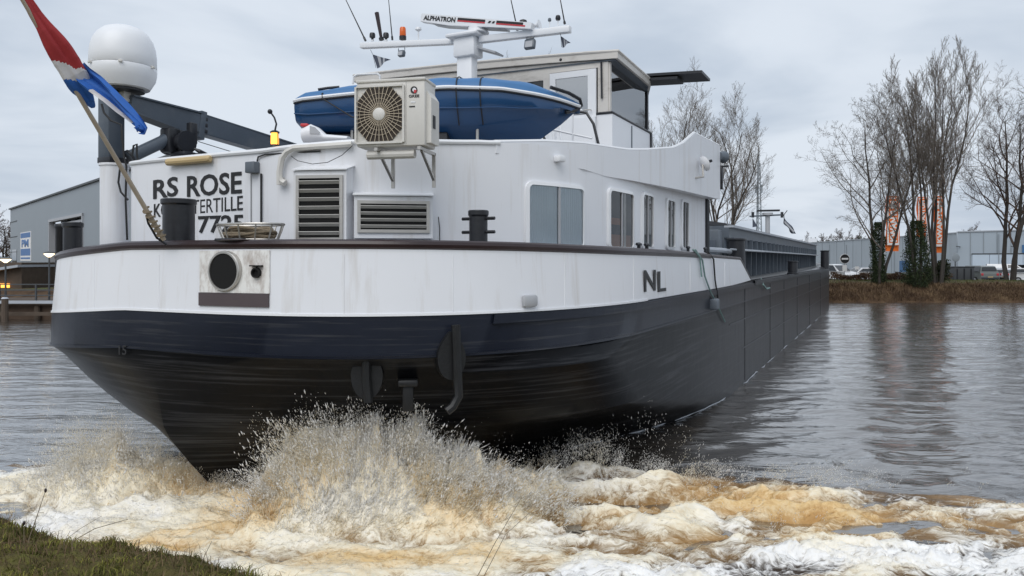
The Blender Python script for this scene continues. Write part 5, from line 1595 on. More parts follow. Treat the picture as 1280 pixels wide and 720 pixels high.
def wash_fields(X, Y):
    yb = np.interp(X, [-11, -7, -4.5, -3, 0, 2.2, 4, 6, 8, 12], [10.4, 10.1, 10.3, 10.2, 10.0, 9.5, 9.0, 8.5, 8.2, 8.0])
    yb = yb + 0.45 * fbm(X * 0.8, X * 0.0 + 2.2, 61, 3) + 0.25 * fbm(X * 1.5, Y * 1.5, 62, 3)
    yf = np.interp(X, [-11, -2, 0, 1.5, 3, 5, 8, 12], [3.0, 4.0, 5.6, 6.2, 6.6, 6.85, 7.05, 7.1])
    yf = yf + 0.40 * fbm(X * 0.9, X * 0.0 + 7.7, 71, 3)
    back = sstep(0.35, -0.55, Y - yb)
    front = sstep(-0.5, 0.35, Y - yf)
    E = back * (0.25 + 0.75 * front)
    wx = X + 0.45 * fbm(X * 0.8, Y * 0.8, 91, 3); wy = Y + 0.40 * fbm(X * 0.8, Y * 0.8, 92, 3)
    n1 = fbm(wx * 0.75, wy * 1.5, 11, 4)
    r1 = ridged(wx * 0.65, wy * 1.7, 13, 4, 0.5)
    r2 = ridged(wx * 2.2, wy * 5.0, 14, 3, 0.5)
    amp = 0.10 + 0.26 * np.exp(-((X - 1.8) / 3.0) ** 2 - ((Y - 8.3) / 1.1) ** 2) + 0.18 * np.exp(-((X + 4.5) / 2.6) ** 2 - ((Y - 8.6) / 1.2) ** 2)
    pa, pb, pc = mounds(X, Y)
    pl = pa + pb + pc
    Z = amp * (0.8 * n1 + 1.0 * (r1 - 0.55)) + 0.034 * (r2 - 0.6)
    Z = Z * E + pl * (0.95 + 0.35 * n1) + 0.05 * E
    Z = Z - 0.35 * sstep(0.12, 0.0, E) * sstep(0.02, 0.0, pl)
    foam = 0.46 + 0.75 * n1 + 0.95 * (r1 - 0.58) + 0.30 * (r2 - 0.62)
    left = sstep(0.8, -1.5, X)
    foam = foam + 0.40 * left * (0.6 + 0.4 * sstep(5.4, 6.6, Y))
    band = np.exp(-((Y - yf - 0.25) / 0.28) ** 2) * sstep(-0.5, 1.5, X)
    foam = foam + 0.20 * band + 0.9 * np.clip(pl, 0, 0.6)
    foam = foam * back - 0.22 * (1 - front) * sstep(-0.5, 2.5, X) - 0.25 * (1 - back)
    puff = np.sqrt(np.abs(noise2(wx * 4.0, wy * 6.5, 501)) + 0.02) * 0.6 + np.sqrt(np.abs(noise2(wx * 9, wy * 13, 502)) + 0.02) * 0.3 + np.sqrt(np.abs(noise2(wx * 20, wy * 26, 503)) + 0.02) * 0.15
    Z = Z + (0.14 * band + 0.035 * sstep(0.2, 0.7, foam)) * (puff - 0.5) * sstep(0.1, 0.5, E)
    foam = foam + 0.55 * band * (puff - 0.48) + 0.18 * (puff - 0.5)
    silt = 0.42 + 1.0 * fbm(wx * 0.5, wy * 1.2, 33, 4) + 0.34 * np.exp(-((X - 1.8) / 2.8) ** 2 - ((Y - 8.3) / 0.9) ** 2) - 0.45 * band - 0.5 * (1 - front) * sstep(-1, 2, X)
    silt = silt - 0.25 * sstep(6.6, 5.8, Y) * sstep(2, -1, X) + 0.05 * left + 0.22 * np.clip(pl, 0, 0.5)
    silt = silt * (0.3 + 0.7 * back)
    return Z, foam, np.clip(silt, 0, 1), E, pl
dx = 0.022
xs = np.arange(-10.5, 11.0, dx); ys = np.arange(3.9, 11.2, 0.0245)
X, Yg = np.meshgrid(xs, ys)
Z, foam, silt, E, pl = wash_fields(X, Yg)
xj = 0.03 * noise2(X * 6, Yg * 6, 51)
ny, nx = X.shape
V = np.stack([X + xj, Yg, Z], -1).reshape(-1, 3)
ii = np.arange(ny - 1)[:, None] * nx + np.arange(nx - 1)[None, :]
keepq = ((E + pl)[:-1, :-1] > 0.01).ravel()
Fq = np.stack([ii, ii + 1, ii + nx + 1, ii + nx], -1).reshape(-1, 4)[keepq]
used = np.zeros(len(V), bool); used[Fq.ravel()] = True
remap = np.cumsum(used) - 1
wash = mesh_np('wake_foam', V[used], remap[Fq], M['wash'], kind='stuff', smooth=True)
for nm, arr in (('foam', foam), ('silt', silt), ('thrown', np.clip(pl * 4 - 0.2, 0, 1))):
    a_ = wash.data.attributes.new(nm, 'FLOAT', 'POINT')
    a_.data.foreach_set('value', arr.ravel()[used].astype(np.float32))
tag(wash, 'churned cream and amber wake foam under the stern')

# ------------------------------------------------------------------ spray
def spray_mat():
    m, n, l = nodes_of('spray drops')
    b = n['Principled BSDF']
    b.inputs['Roughness'].default_value = 0.6
    b.inputs['Specular IOR Level'].default_value = 0.2
    a_ = n.new('ShaderNodeAttribute'); a_.attribute_name = 'silt'
    c = froth_colour(n, l, a_.outputs['Fac'])
    l.new(c, b.inputs['Base Color'])
    tl = n.new('ShaderNodeBsdfTranslucent'); l.new(c, tl.inputs[0])
    ms = n.new('ShaderNodeMixShader'); ms.inputs[0].default_value = 0.5
    out = n['Material Output']
    l.new(b.outputs[0], ms.inputs[1]); l.new(tl.outputs[0], ms.inputs[2]); l.new(ms.outputs[0], out.inputs['Surface'])
    return m
M['spray'] = spray_mat()
rng = np.random.default_rng(7)
def unit(a): return a / (np.linalg.norm(a, axis=-1, keepdims=True) + 1e-9)
def plume(n_str, per, xc, top_pts, yc, ysp, fan, silt0, rmin=0.0018, rmax=0.007, htop=1.0, zlow=0.0):
    """ballistic strings of drops: each string leaves the water and fans outward"""
    px_, pz_ = zip(*top_pts)
    x0 = rng.uniform(px_[0], px_[-1], n_str)
    hh = np.interp(x0, px_, pz_)
    keep = rng.uniform(0, 1, n_str) < (0.15 + 0.85 * hh / hh.max())
    x0 = x0[keep]; hh = hh[keep]; n = len(x0)
    hh = hh * (1 + 0.22 * noise2(x0 * 5, x0 * 0, 301))
    y0 = yc + ysp * rng.normal(0, 1, n)
    zt = hh * (0.45 + 0.60 * rng.beta(2.0, 1.6, n)) * htop
    z0 = zt * rng.uniform(zlow, 0.7, n)
    slope = fan * (x0 - xc) + rng.normal(0, 0.14, n)
    L = zt - z0 + 0.05
    t = rng.beta(1.2, 1.0, (n, per))
    spread = 0.008 + 0.035 * t
    xx = x0[:, None] + (slope * L)[:, None] * (t + 0.25 * t * t) + spread * rng.normal(0, 1, (n, per))
    yy = y0[:, None] - 0.10 * t + spread * rng.normal(0, 1, (n, per))
    zz = z0[:, None] + L[:, None] * t + 0.02 * rng.normal(0, 1, (n, per))
    rad = rmin + (rmax - rmin) * rng.beta(0.8, 3.2, (n, per)) * (1.15 - 0.5 * t)
    st = np.clip(silt0 + 0.35 * fbm(x0 * 1.6, zt * 1.6, 77, 3)[:, None] + 0.16 * (1 - np.clip(zz / hh[:, None], 0, 1)) - 0.12 + 0.08 * rng.normal(0, 1, (n, per)), 0, 1)
    dirs = unit(np.stack([np.broadcast_to(slope[:, None] * 1.3, xx.shape), np.zeros_like(xx) - 0.1, np.ones_like(xx)], -1) + 0.18 * rng.normal(0, 1, xx.shape + (3,)))
    stretch = 1.2 + 6.0 * rng.beta(1.1, 2.2, (n, per))
    return np.stack([xx, yy, zz], -1).reshape(-1, 3), rad.ravel(), st.ravel(), dirs.reshape(-1, 3), stretch.ravel()
def jets(n, x0, x1, y0, y1, cond, lift, silt_add, rmin, rmax, smin, smax, flow=(0.0, -0.2)):
    """threads of water torn off the surface: long thin spindles lying along the flow"""
    x = rng.uniform(x0, x1, n); y = rng.uniform(y0, y1, n)
    Z, fo, si, E_, pl_ = wash_fields(x, y)
    k = cond(x, y, fo, E_, pl_) > rng.uniform(0, 1, n)
    x, y, Z, fo, si, pl_ = (q[k] for q in (x, y, Z, fo, si, pl_)); n = len(x)
    e = 0.02
    zx = (wash_fields(x + e, y)[0] - Z) / e; zy = (wash_fields(x, y + e)[0] - Z) / e
    up = lift(x, y, pl_)
    a = fbm(x * 1.1, y * 1.1, 401, 3) * 2.2
    d = np.stack([np.cos(a) * (1 - up) + flow[0] * up * (x + 1.4), np.sin(a) * 0.4 * (1 - up) + flow[1] * up, up + 0.0 * x], -1) + 0.22 * rng.normal(0, 1, (n, 3))
    d[:, 2] += (d[:, 0] * zx + d[:, 1] * zy) * (1 - up)
    d = unit(d)
    r = rmin + (rmax - rmin) * rng.beta(1.2, 3, n)
    T = rng.uniform(smin, smax, n)
    P = np.stack([x, y, Z], -1) + d * (r * T * rng.uniform(0.2, 0.8, n))[:, None] + np.stack([0 * x, 0 * x, rng.uniform(-0.004, 0.012, n)], -1)
    S = np.clip(si * 0.75 - 0.45 * (fo - 0.4) + silt_add + 0.10 * rng.normal(0, 1, n), 0, 1)
    return P, r, S, d, T
def drops(name, sets, label):
    P, R, S, D, T = (np.concatenate([s[k] for s in sets]) for k in range(5))
    n = len(P)
    a = unit(np.cross(D, np.array([1.0, 0.13, 0.07]) + 0.4 * rng.normal(0, 1, (n, 3))))
    b = np.cross(D, a)
    O = np.stack([D * T[:, None], -D * T[:, None], a, -a, b, -b], 1) * R[:, None, None] + P[:, None, :]
    tri = np.array([(0, 2, 4), (0, 4, 3), (0, 3, 5), (0, 5, 2), (1, 4, 2), (1, 3, 4), (1, 5, 3), (1, 2, 5)])
    Fc = (np.arange(n)[:, None, None] * 6 + tri[None]).reshape(-1, 3)
    o = mesh_np(name, O.reshape(-1, 3), Fc, M['spray'], kind='stuff', smooth=True)
    a_ = o.data.attributes.new('silt', 'FLOAT', 'POINT'); a_.data.foreach_set('value', np.repeat(S, 6).astype(np.float32))
    return tag(o, label)
drops('spray_plume', [
    jets(110000, -2.9, 0.7, 7.3, 8.5, lambda x, y, f, E_, p: np.clip(p * 3 - 0.15, 0, 1) * np.clip(0.75 + 1.5 * fbm(x * 3, y * 3, 451, 3) - 0.9 * np.exp(-((x + 2.0) / 0.32) ** 2 - ((y - 7.75) / 0.14) ** 2), 0, 1), lambda x, y, p: np.clip(0.55 + p * 0.5, 0, 0.95), -0.02, 0.0012, 0.0055, 4, 24, (0.35, -0.25)),
    plume(1300, 70, -1.4, top_main, 7.90, 0.16, 0.32, 0.20, zlow=0.30, rmin=0.0012, rmax=0.006),
    plume(420, 46, -1.4, top_main, 7.75, 0.12, 0.45, 0.06, rmin=0.002, rmax=0.009, htop=1.06, zlow=0.5),
    plume(260, 9, -1.4, top_main, 7.72, 0.12, 0.5, 0.0, rmin=0.005, rmax=0.017, htop=1.08, zlow=0.25),
    plume(170, 14, -1.4, top_main, 7.9, 0.20, 0.85, 0.02, rmin=0.0015, rmax=0.006, htop=1.25, zlow=0.6),
], 'tall cream spray plume thrown up at the middle of the black stern')
drops('spray_plume', [
    jets(60000, -5.8, -2.6, 8.1, 9.4, lambda x, y, f, E_, p: np.clip(p * 3 - 0.1, 0, 1) * np.clip(0.7 + 1.5 * fbm(x * 3, y * 3, 452, 3), 0, 1), lambda x, y, p: np.clip(0.5 + p * 0.6, 0, 0.95), -0.02, 0.0012, 0.0055, 4, 22, (0.2, -0.2)),
    plume(1100, 70, -4.5, top_left, 8.70, 0.18, 0.25, 0.18, zlow=0.15, rmin=0.0012, rmax=0.006),
    plume(120, 8, -4.5, top_left, 8.5, 0.12, 0.4, 0.0, rmin=0.005, rmax=0.014, htop=1.05, zlow=0.2),
    plume(90, 16, -4.5, top_left, 8.7, 0.2, 0.7, 0.02, rmin=0.0015, rmax=0.005, htop=1.15, zlow=0.5),
], 'lower pale spray plume at the left end of the stern')
top_r = [(0.1, 0.25), (0.5, 0.42), (0.85, 0.66), (1.1, 0.62), (1.4, 0.35), (2.0, 0.28), (3.0, 0.2), (4.5, 0.14)]
top_b = [(1.2, 0.5), (1.6, 1.05), (1.75, 1.15), (1.95, 0.9), (2.4, 0.45)]
drops('spray_splash', [
    plume(520, 46, 0.9, top_r, 9.3, 0.22, 0.3, 0.12, rmin=0.0015, rmax=0.007),
    plume(70, 7, 1.7, top_b, 9.8, 0.15, 0.3, 0.0, rmin=0.002, rmax=0.007),
    plume(260, 18, 1.5, [(-7, 0.12), (-4, 0.16), (0, 0.2), (2, 0.22), (4, 0.14), (7.5, 0.08)], 8.2, 0.6, 0.1, 0.15, rmin=0.0015, rmax=0.006),
], 'scattered splashes and flying drops over the amber wash to the right of the plume')
drops('wash_threads', [
    jets(90000, -8.0, 8.5, 5.2, 10.4, lambda x, y, f, E_, p: np.clip((f - 0.20) * 1.1, 0, 1) * sstep(0.15, 0.6, E_) * sstep(5.4, 7.8, y) * (1 - 0.6 * sstep(0, 2, x)), lambda x, y, p: 0.10 + 0.18 * np.clip(p, 0, 1) + 0 * x, -0.05, 0.0015, 0.0045, 4, 13),
    jets(110000, -8.0, 8.5, 6.0, 10.2, lambda x, y, f, E_, p: np.clip(2.2 * fbm(x * 1.4, y * 2.2, 461, 4) - 0.1, 0, 0.8) * sstep(0.3, 0.8, E_) * sstep(0.15, 0.5, f) * sstep(6.4, 7.6, y), lambda x, y, p: 0.55 + 0 * x, -0.08, 0.0012, 0.004, 3, 11, (0.2, -0.2)),
], 'threads of froth torn along the churned wake')
# thin curl of foam where the side of the hull cuts the water
m = MB(); pl_ = plan(0.0); fo_ = []
for (c, v) in pl_:
    if 9.5 < v < 44: fo_.append((c, v))
fo2 = []
for (a, b) in zip(fo_[:-1], fo_[1:]):
    kk = max(2, int((b[1] - a[1]) / 0.25))
    for q in range(kk): fo2.append((a[0] + (b[0] - a[0]) * q / kk, a[1] + (b[1] - a[1]) * q / kk))
rn_ = random.Random(2)
k = 0
while k < len(fo2) - 3:
    q = rn_.randint(3, 14); seg_ = fo2[k:k + q]
    if len(seg_) > 2: m.tube([W(c + 0.015 + rn_.uniform(-0.012, 0.012), v, 0.010 + rn_.uniform(-0.02, 0.012)) for c, v in seg_], [0.003] + [0.005 + 0.012 * rn_.random() for _ in seg_[1:-1]] + [0.003], 6)
    k += q + (0 if rn_.random() < 0.55 else rn_.randint(1, 8))
m.build('waterline_foam', M['ledge'], None, kind='stuff')
# ------------------------------------------------------------------ banks
def ground_mat(name, cols, scale=1.5, bump=0.6, bscale=12):
    m, n, l = nodes_of(name)
    b = n['Principled BSDF']; b.inputs['Roughness'].default_value = 0.95; b.inputs['Specular IOR Level'].default_value = 0.2
    g = n.new('ShaderNodeNewGeometry')
    nz = n.new('ShaderNodeTexNoise'); nz.inputs['Scale'].default_value = scale; nz.inputs['Detail'].default_value = 8; nz.inputs['Roughness'].default_value = 0.65
    l.new(g.outputs['Position'], nz.inputs['Vector'])
    r = n.new('ShaderNodeValToRGB')
    el = r.color_ramp.elements
    for k, (p, c) in enumerate(cols):
        e = el[k] if k < 2 else el.new(p)
        e.position = p; e.color = tuple(c) + (1,)
    l.new(nz.outputs['Fac'], r.inputs[0]); l.new(r.outputs[0], b.inputs['Base Color'])
    n2 = n.new('ShaderNodeTexNoise'); n2.inputs['Scale'].default_value = bscale; n2.inputs['Detail'].default_value = 5
    l.new(g.outputs['Position'], n2.inputs['Vector'])
    bp = n.new('ShaderNodeBump'); bp.inputs['Strength'].default_value = bump; bp.inputs['Distance'].default_value = 0.06
    l.new(n2.outputs['Fac'], bp.inputs['Height']); l.new(bp.outputs[0], b.inputs['Normal'])
    return m
M['moss'] = ground_mat('mossy turf', [(0.35, (0.060, 0.064, 0.014)), (0.65, (0.150, 0.150, 0.036)), (0.52, (0.110, 0.090, 0.034))], 5, 0.8, 40)
M['field'] = ground_mat('winter grass ground', [(0.35, (0.060, 0.044, 0.026)), (0.66, (0.072, 0.085, 0.030)), (0.5, (0.085, 0.062, 0.034))], 0.5, 0.5, 6)
M['bank_mud'] = ground_mat('bank of dead growth', [(0.35, (0.045, 0.028, 0.018)), (0.66, (0.130, 0.088, 0.050)), (0.5, (0.085, 0.052, 0.030))], 1.2, 0.9, 9)

def blade_mat(name, c0, c1):
    m, n, l = nodes_of(name)
    b = n['Principled BSDF']; b.inputs['Roughness'].default_value = 0.8; b.inputs['Specular IOR Level'].default_value = 0.25
    a_ = n.new('ShaderNodeAttribute'); a_.attribute_name = 'tone'
    mx = n.new('ShaderNodeMix'); mx.data_type = 'RGBA'
    mx.inputs[6].default_value = tuple(c0) + (1,); mx.inputs[7].default_value = tuple(c1) + (1,)
    l.new(a_.outputs['Fac'], mx.inputs[0]); l.new(mx.outputs[2], b.inputs['Base Color'])
    return m
M['grass'] = blade_mat('moss green grass', (0.058, 0.064, 0.012), (0.270, 0.255, 0.055))
M['straw'] = blade_mat('dead straw', (0.060, 0.034, 0.020), (0.220, 0.150, 0.085))
M['green_far'] = blade_mat('far green grass', (0.045, 0.060, 0.018), (0.120, 0.130, 0.045))
M['ivy'] = blade_mat('ivy leaves', (0.011, 0.020, 0.008), (0.045, 0.062, 0.024))
M['hedge'] = blade_mat('brown beech hedge', (0.040, 0.024, 0.015), (0.120, 0.068, 0.038))
M['conifer'] = blade_mat('dark evergreen leaves', (0.016, 0.024, 0.012), (0.055, 0.060, 0.028))

def blades(name, base, hgt, lean, width, tone, mat, label=None, parent=None, kind='stuff', seed=1):
    """bent grass blades: two quads each, tip narrow"""
    r = np.random.default_rng(seed); n = len(base)
    az = r.uniform(0, 2 * math.pi, n)
    side = np.stack([np.cos(az), np.sin(az), np.zeros(n)], 1)
    la = r.uniform(0, 2 * math.pi, n)
    ld = np.stack([np.cos(la), np.sin(la), np.zeros(n)], 1) * (lean * r.uniform(0.2, 1.0, n))[:, None]
    up = np.array([0, 0, 1.0])
    p0 = base; p1 = base + up * (hgt * 0.55)[:, None] + ld * (hgt * 0.35)[:, None]; p2 = base + up * (hgt * (1 - 0.35 * lean))[:, None] + ld * (hgt * 1.0)[:, None]
    w = width[:, None] * side
    Vv = np.stack([p0 - w, p0 + w, p1 - w * 0.75, p1 + w * 0.75, p2 - w * 0.12, p2 + w * 0.12], 1).reshape(-1, 3)
    q = np.array([(0, 1, 3, 2), (2, 3, 5, 4)])
    Fc = (np.arange(n)[:, None, None] * 6 + q[None]).reshape(-1, 4)
    o = mesh_np(name, Vv, Fc, mat, parent=parent, kind=kind)
    a_ = o.data.attributes.new('tone', 'FLOAT', 'POINT'); a_.data.foreach_set('value', np.repeat(np.clip(tone, 0, 1), 6).astype(np.float32))
    if label: tag(o, label)
    return o

# near bank, where the picture was taken from
def near_edge(X): return np.interp(X, [-60, -6, -3.9, -3.2, -2.3, -1.43, -0.8, 0, 60], [7.7, 5.6, 5.1, 4.8, 4.5, 4.06, 3.55, 3.3, 3.0])
def near_z(X, Y):
    d = Y - near_edge(X) - 0.10 * fbm(X * 2.2, Y * 2.2, 5, 3)
    return 1.10 + 0.10 * fbm(X * 1.6, Y * 1.6, 9, 4) + 0.055 * fbm(X * 6, Y * 8, 19, 4) - 1.8 * sstep(0.0, 1.2, d) - 0.06 * sstep(-0.5, 0.3, d)
xs = np.concatenate([np.linspace(-60, -6, 60)[:-1], np.linspace(-6, 1, 180)[:-1], np.linspace(1, 60, 60)])
ys = np.concatenate([np.linspace(-60, 2, 60)[:-1], np.linspace(2, 9.5, 190)])
X, Yg = np.meshgrid(xs, ys); Z = near_z(X, Yg)
ny, nx = X.shape
ii = np.arange(ny - 1)[:, None] * nx + np.arange(nx - 1)[None, :]
mesh_np('near_bank', np.stack([X, Yg, Z], -1).reshape(-1, 3), np.stack([ii, ii + 1, ii + nx + 1, ii + nx], -1).reshape(-1, 4), M['moss'], kind='structure', smooth=True)
r = np.random.default_rng(3)
n = 42000
bx = r.uniform(-5.4, -0.9, n); by = near_edge(bx) - r.power(0.6, n) * 0 - r.uniform(-0.45, 1.5, n)
bz = near_z(bx, by) - 0.01
ton = 0.42 + 1.1 * fbm(bx * 2.5, by * 4.0, 41, 4) + 0.22 * r.normal(0, 1, n)
hg = (0.018 + 0.04 * r.uniform(0, 1, n) ** 2) * (1 + 2.0 * np.clip(fbm(bx * 3, by * 3, 43, 3), -0.5, 1))
blades('bank_grass', np.stack([bx, by, bz], 1), hg, np.full(n, 0.9), 0.0022 + 0.002 * r.uniform(0, 1, n), ton, M['grass'], 'short mossy grass on the near bank corner', seed=4)
n = 9000
bx = r.uniform(-5.2, -0.9, n); by = near_edge(bx) - r.uniform(-0.3, 1.2, n)
blades('dead_grass', np.stack([bx, by, near_z(bx, by) - 0.01], 1), 0.05 + 0.10 * r.uniform(0, 1, n) ** 3, np.full(n, 1.1), np.full(n, 0.0016), r.uniform(0.2, 0.9, n), M['straw'], 'dead blades lying through the mossy grass', seed=6)
# tall dead stalks at the bank edge
def stalk(label, pts, Y, r0, head=False, twig=None):
    P_ = [at(x, y, Y) for x, y in pts]
    base = Vector(P_[0]); base.z = float(near_z(np.array([base.x]), np.array([base.y]))[0]) - 0.02
    if base.z < P_[0].z: P_ = [base] + P_
    t = thing('dry_stalk', label, 'stalk', base, 'dry stalks on the near bank')
    m = MB(); m.tube(P_, list(np.linspace(r0, r0 * 0.45, len(P_))), 5); m.build('stem', M['rope'], t)
    if head:
        m = MB(); m.ball(P_[-1], (0.008, 0.008, 0.014), 8, 6); m.build('seed_head', M['maroon'], t)
    if twig:
        m = MB(); m.tube([at(x, y, Y) for x, y in twig], r0 * 0.5, 4); m.build('twig', M['rope'], t)
stalk('dark stalk with a round head standing tallest on the bank corner', [(36, 674), (48, 640), (57, 613)], 4.55, 0.004, True, [(49, 641), (55, 641)])
stalk('short stalk with a dark head at the bank corner', [(30, 670), (30, 654)], 4.5, 0.003, True)
stalk('long bent stalk arching to the right over the foam', [(90, 677), (118, 661), (160, 649)], 4.4, 0.004)
stalk('thin pale stalk leaning beside the long bent one', [(80, 676), (100, 661), (127, 645)], 4.4, 0.0025)
stalk('thin upright stalk leaning at the end of the turf', [(250, 708), (258, 690), (265, 676)], 4.15, 0.003)
stalk('long thin stalk leaning right in front of the white wash', [(596, 722), (618, 680), (652, 622)], 3.9, 0.003)
stalk('shorter thin stalk crossing behind the long leaning one', [(604, 722), (632, 668), (662, 641)], 3.95, 0.0025)

# far bank and the land behind it, one sheet to the horizon
def shore(X): return np.interp(X, [-400, -60, -27, -20, -8, 8, 16, 20, 60, 400], [34, 34, 35, 37, 44, 47.5, 48.8, 49, 49.5, 52])
def far_z(X, Y):
    d = Y - shore(X) - 0.35 * fbm(X * 0.35, X * 0 + 3.1, 15, 3)
    z = np.interp(d, [-6, -1.5, 0.0, 0.5, 1.8, 3.6, 5, 9, 18, 60, 3000], [-1.6, -0.7, -0.02, 0.30, 0.85, 1.22, 1.28, 1.15, 0.58, 0.55, 0.55])
    return z + 0.10 * fbm(X * 0.5, Y * 0.5, 16, 3) * sstep(0, 2, d) * sstep(40, 10, d)
xs = np.concatenate([-np.geomspace(3000, 70, 16), np.linspace(-66, 66, 200), np.geomspace(70, 3000, 16)])
ds = np.concatenate([np.linspace(-6, 12, 64), np.geomspace(13, 3000, 24)])
X, D_ = np.meshgrid(xs, ds); Yg = shore(X) + D_; Z = far_z(X, Yg)
ny, nx = X.shape
ii = np.arange(ny - 1)[:, None] * nx + np.arange(nx - 1)[None, :]
Fq = np.stack([ii, ii + 1, ii + nx + 1, ii + nx], -1).reshape(-1, 4)
mi_ = (D_[:-1, :-1] > 3.4).astype(int).ravel()
mesh_np('far_bank', np.stack([X, Yg, Z], -1).reshape(-1, 3), Fq, [M['bank_mud'], M['field']], kind='structure', smooth=True, mat_idx=mi_)
n = 26000
bx = r.uniform(8, 42, n); d = r.uniform(0.1, 3.1, n); by = shore(bx) + d
blades('bank_reeds', np.stack([bx, by, far_z(bx, by) - 0.05], 1), 0.15 + 0.40 * r.uniform(0, 1, n) ** 1.5 * (0.6 + 0.8 * np.clip(0.5 + fbm(bx * .5, by * .5, 23, 2), 0, 1)), np.full(n, 1.1), np.full(n, 0.012), 0.4 + 0.9 * fbm(bx * 0.7, by * 0.9, 24, 3) + 0.2 * r.normal(0, 1, n), M['straw'], 'dead brown reeds and bramble along the far bank', seed=8)
n = 12000
bx = r.uniform(8, 46, n); d = r.uniform(3.3, 9, n); by = shore(bx) + d
blades('far_grass', np.stack([bx, by, far_z(bx, by) - 0.03], 1), 0.08 + 0.12 * r.uniform(0, 1, n), np.full(n, 0.7), np.full(n, 0.012), 0.5 + 0.9 * fbm(bx * 0.5, by * 0.5, 25, 3), M['green_far'], 'green grass strip on top of the far bank', seed=9)

# ------------------------------------------------------------------ trees
M['bark'] = paint('dark wet bark', (0.045, 0.038, 0.032), 0.85, var=0.35, vscale=4, bump=0.5, bscale=14)
M['twig'] = paint('winter twigs', (0.155, 0.130, 0.108), 0.85, var=0.3, vscale=3)
M['twig_brown'] = paint('reddish winter twigs', (0.080, 0.052, 0.038), 0.85, var=0.3, vscale=3)

class Limbs:
    def __init__(self): self.v = []; self.f = []
    def tube(self, pts, rs, n):
        b0 = len(self.v); m = len(pts); s = None
        for i in range(m):
            a = pts[max(i - 1, 0)]; b = pts[min(i + 1, m - 1)]
            t = (b - a).normalized()
            if s is None: s = t.orthogonal().normalized()
            else:
                s = s - t * s.dot(t); s = s.normalized() if s.length > 1e-6 else t.orthogonal().normalized()
            u = t.cross(s)
            for k in range(n):
                g = 2 * math.pi * k / n
                self.v.append(pts[i] + (s * math.cos(g) + u * math.sin(g)) * rs[i])
        for i in range(m - 1):
            for k in range(n):
                k2 = (k + 1) % n
                q = (b0 + i * n + k, b0 + i * n + k2, b0 + (i + 1) * n + k2, b0 + (i + 1) * n + k)
                self.f.append(q)
def grow(seed, h, stems, r0, depth=4, up=0.5, angle=(18, 40), kids=(6, 7, 5, 4), start=0.25, ratio=(0.62, 0.5, 0.45), bend=0.12, lean=0.12, thin=0.0075, wid=1.0):
    rn = random.Random(seed)
    T, C = Limbs(), Limbs()
    def branch(p, d, L, rad, lev):
        ns = (9, 7, 5, 4, 3)[min(lev, 4)]
        seg = (8, 6, 5, 4, 3)[min(lev, 4)]
        pts = [p.copy()]; q = p.copy(); dd = d.copy()
        for i in range(seg):
            w = bend * (1.4 if lev else 0.8)
            dd = (dd + Vector((rn.gauss(0, w), rn.gauss(0, w), rn.gauss(0, w * 0.5))) + UP * up * (0.10 if lev == 0 else 0.17)).normalized()
            q = q + dd * (L / seg); pts.append(q.copy())
        rs = [max(thin * 0.55, rad * (1 - 0.82 * i / seg)) for i in range(seg + 1)]
        (T if lev <= 0 else C).tube(pts, rs, ns)
        if lev >= depth: return
        nk = kids[min(lev, len(kids) - 1)]
        for k in range(nk):
            f = start + (1 - start) * ((k + rn.uniform(0.1, 0.9)) / nk) if lev == 0 else 0.18 + 0.80 * ((k + rn.uniform(0, 1)) / nk)
            x = f * seg; i = min(int(x), seg - 1); g = x - i
            pp = pts[i].lerp(pts[i + 1], g)
            base = (pts[i + 1] - pts[i]).normalized()
            an = math.radians(rn.uniform(*angle)) * (1 + 0.12 * lev)
            az = rn.uniform(0, 2 * math.pi)
            o = base.orthogonal().normalized(); o2 = base.cross(o)
            nd_ = (base * math.cos(an) + (o * math.cos(az) + o2 * math.sin(az)) * math.sin(an) * wid).normalized()
            LL = L * ratio[min(lev, len(ratio) - 1)] * (1.12 - 0.55 * f) * rn.uniform(0.75, 1.2)
            branch(pp, nd_, LL, max(thin, rs[i] * rn.uniform(0.42, 0.62)), lev + 1)
    for s in range(stems):
        az = 2 * math.pi * s / max(stems, 1) + rn.uniform(-0.5, 0.5)
        ln = lean * rn.uniform(0.6, 1.3) if stems > 1 else lean * 0.4
        off = Vector((math.cos(az), math.sin(az), 0)) * (0.28 if stems > 1 else 0)
        branch(off, (UP + Vector((math.cos(az), math.sin(az), 0)) * ln).normalized(), h * rn.uniform(0.72, 0.82), r0 * rn.uniform(0.75, 1.05), 0)
    return T, C
def limb_obj(name, L, mat, parent):
    v = np.array([tuple(p) for p in L.v], np.float32)
    me = bpy.data.meshes.new(name)
    o = mesh_np(name, v, np.array(L.f, np.int32), mat, smooth=True)
    o.parent = parent
    return o
def tree(label, loc, seed, h, stems=1, r0=0.22, ivy=None, mat='twig', cat='tree', group='bare winter trees', rz=0.0, **kw):
    t = thing('bare_tree', label, cat, loc, group, rz)
    T, C = grow(seed, h, stems, r0, **kw)
    limb_obj('trunk', T, M['bark'], t); limb_obj('crown', C, M[mat], t)
    if ivy:
        hi, ri, n_ = ivy
        rr_ = np.random.default_rng(seed)
        z = hi * rr_.uniform(0, 1, n_); a = rr_.uniform(0, 2 * math.pi, n_)
        rad = ri * (0.55 + 0.5 * rr_.uniform(0, 1, n_)) * np.interp(z / hi, [0, 0.15, 0.7, 1.0], [0.8, 1.0, 0.95, 0.45]) * (1 + 0.9 * fbm(np.cos(a) * 1.5 + z * 1.0, np.sin(a) * 1.5 + 5 + z * 0.6, seed, 3))
        b_ = np.stack([np.cos(a) * rad, np.sin(a) * rad, z], 1)
        o = leaves('ivy', b_, 0.085, 0.5 + 0.35 * rr_.normal(0, 1, n_), M['ivy'], seed)
        o.parent = t
    return t
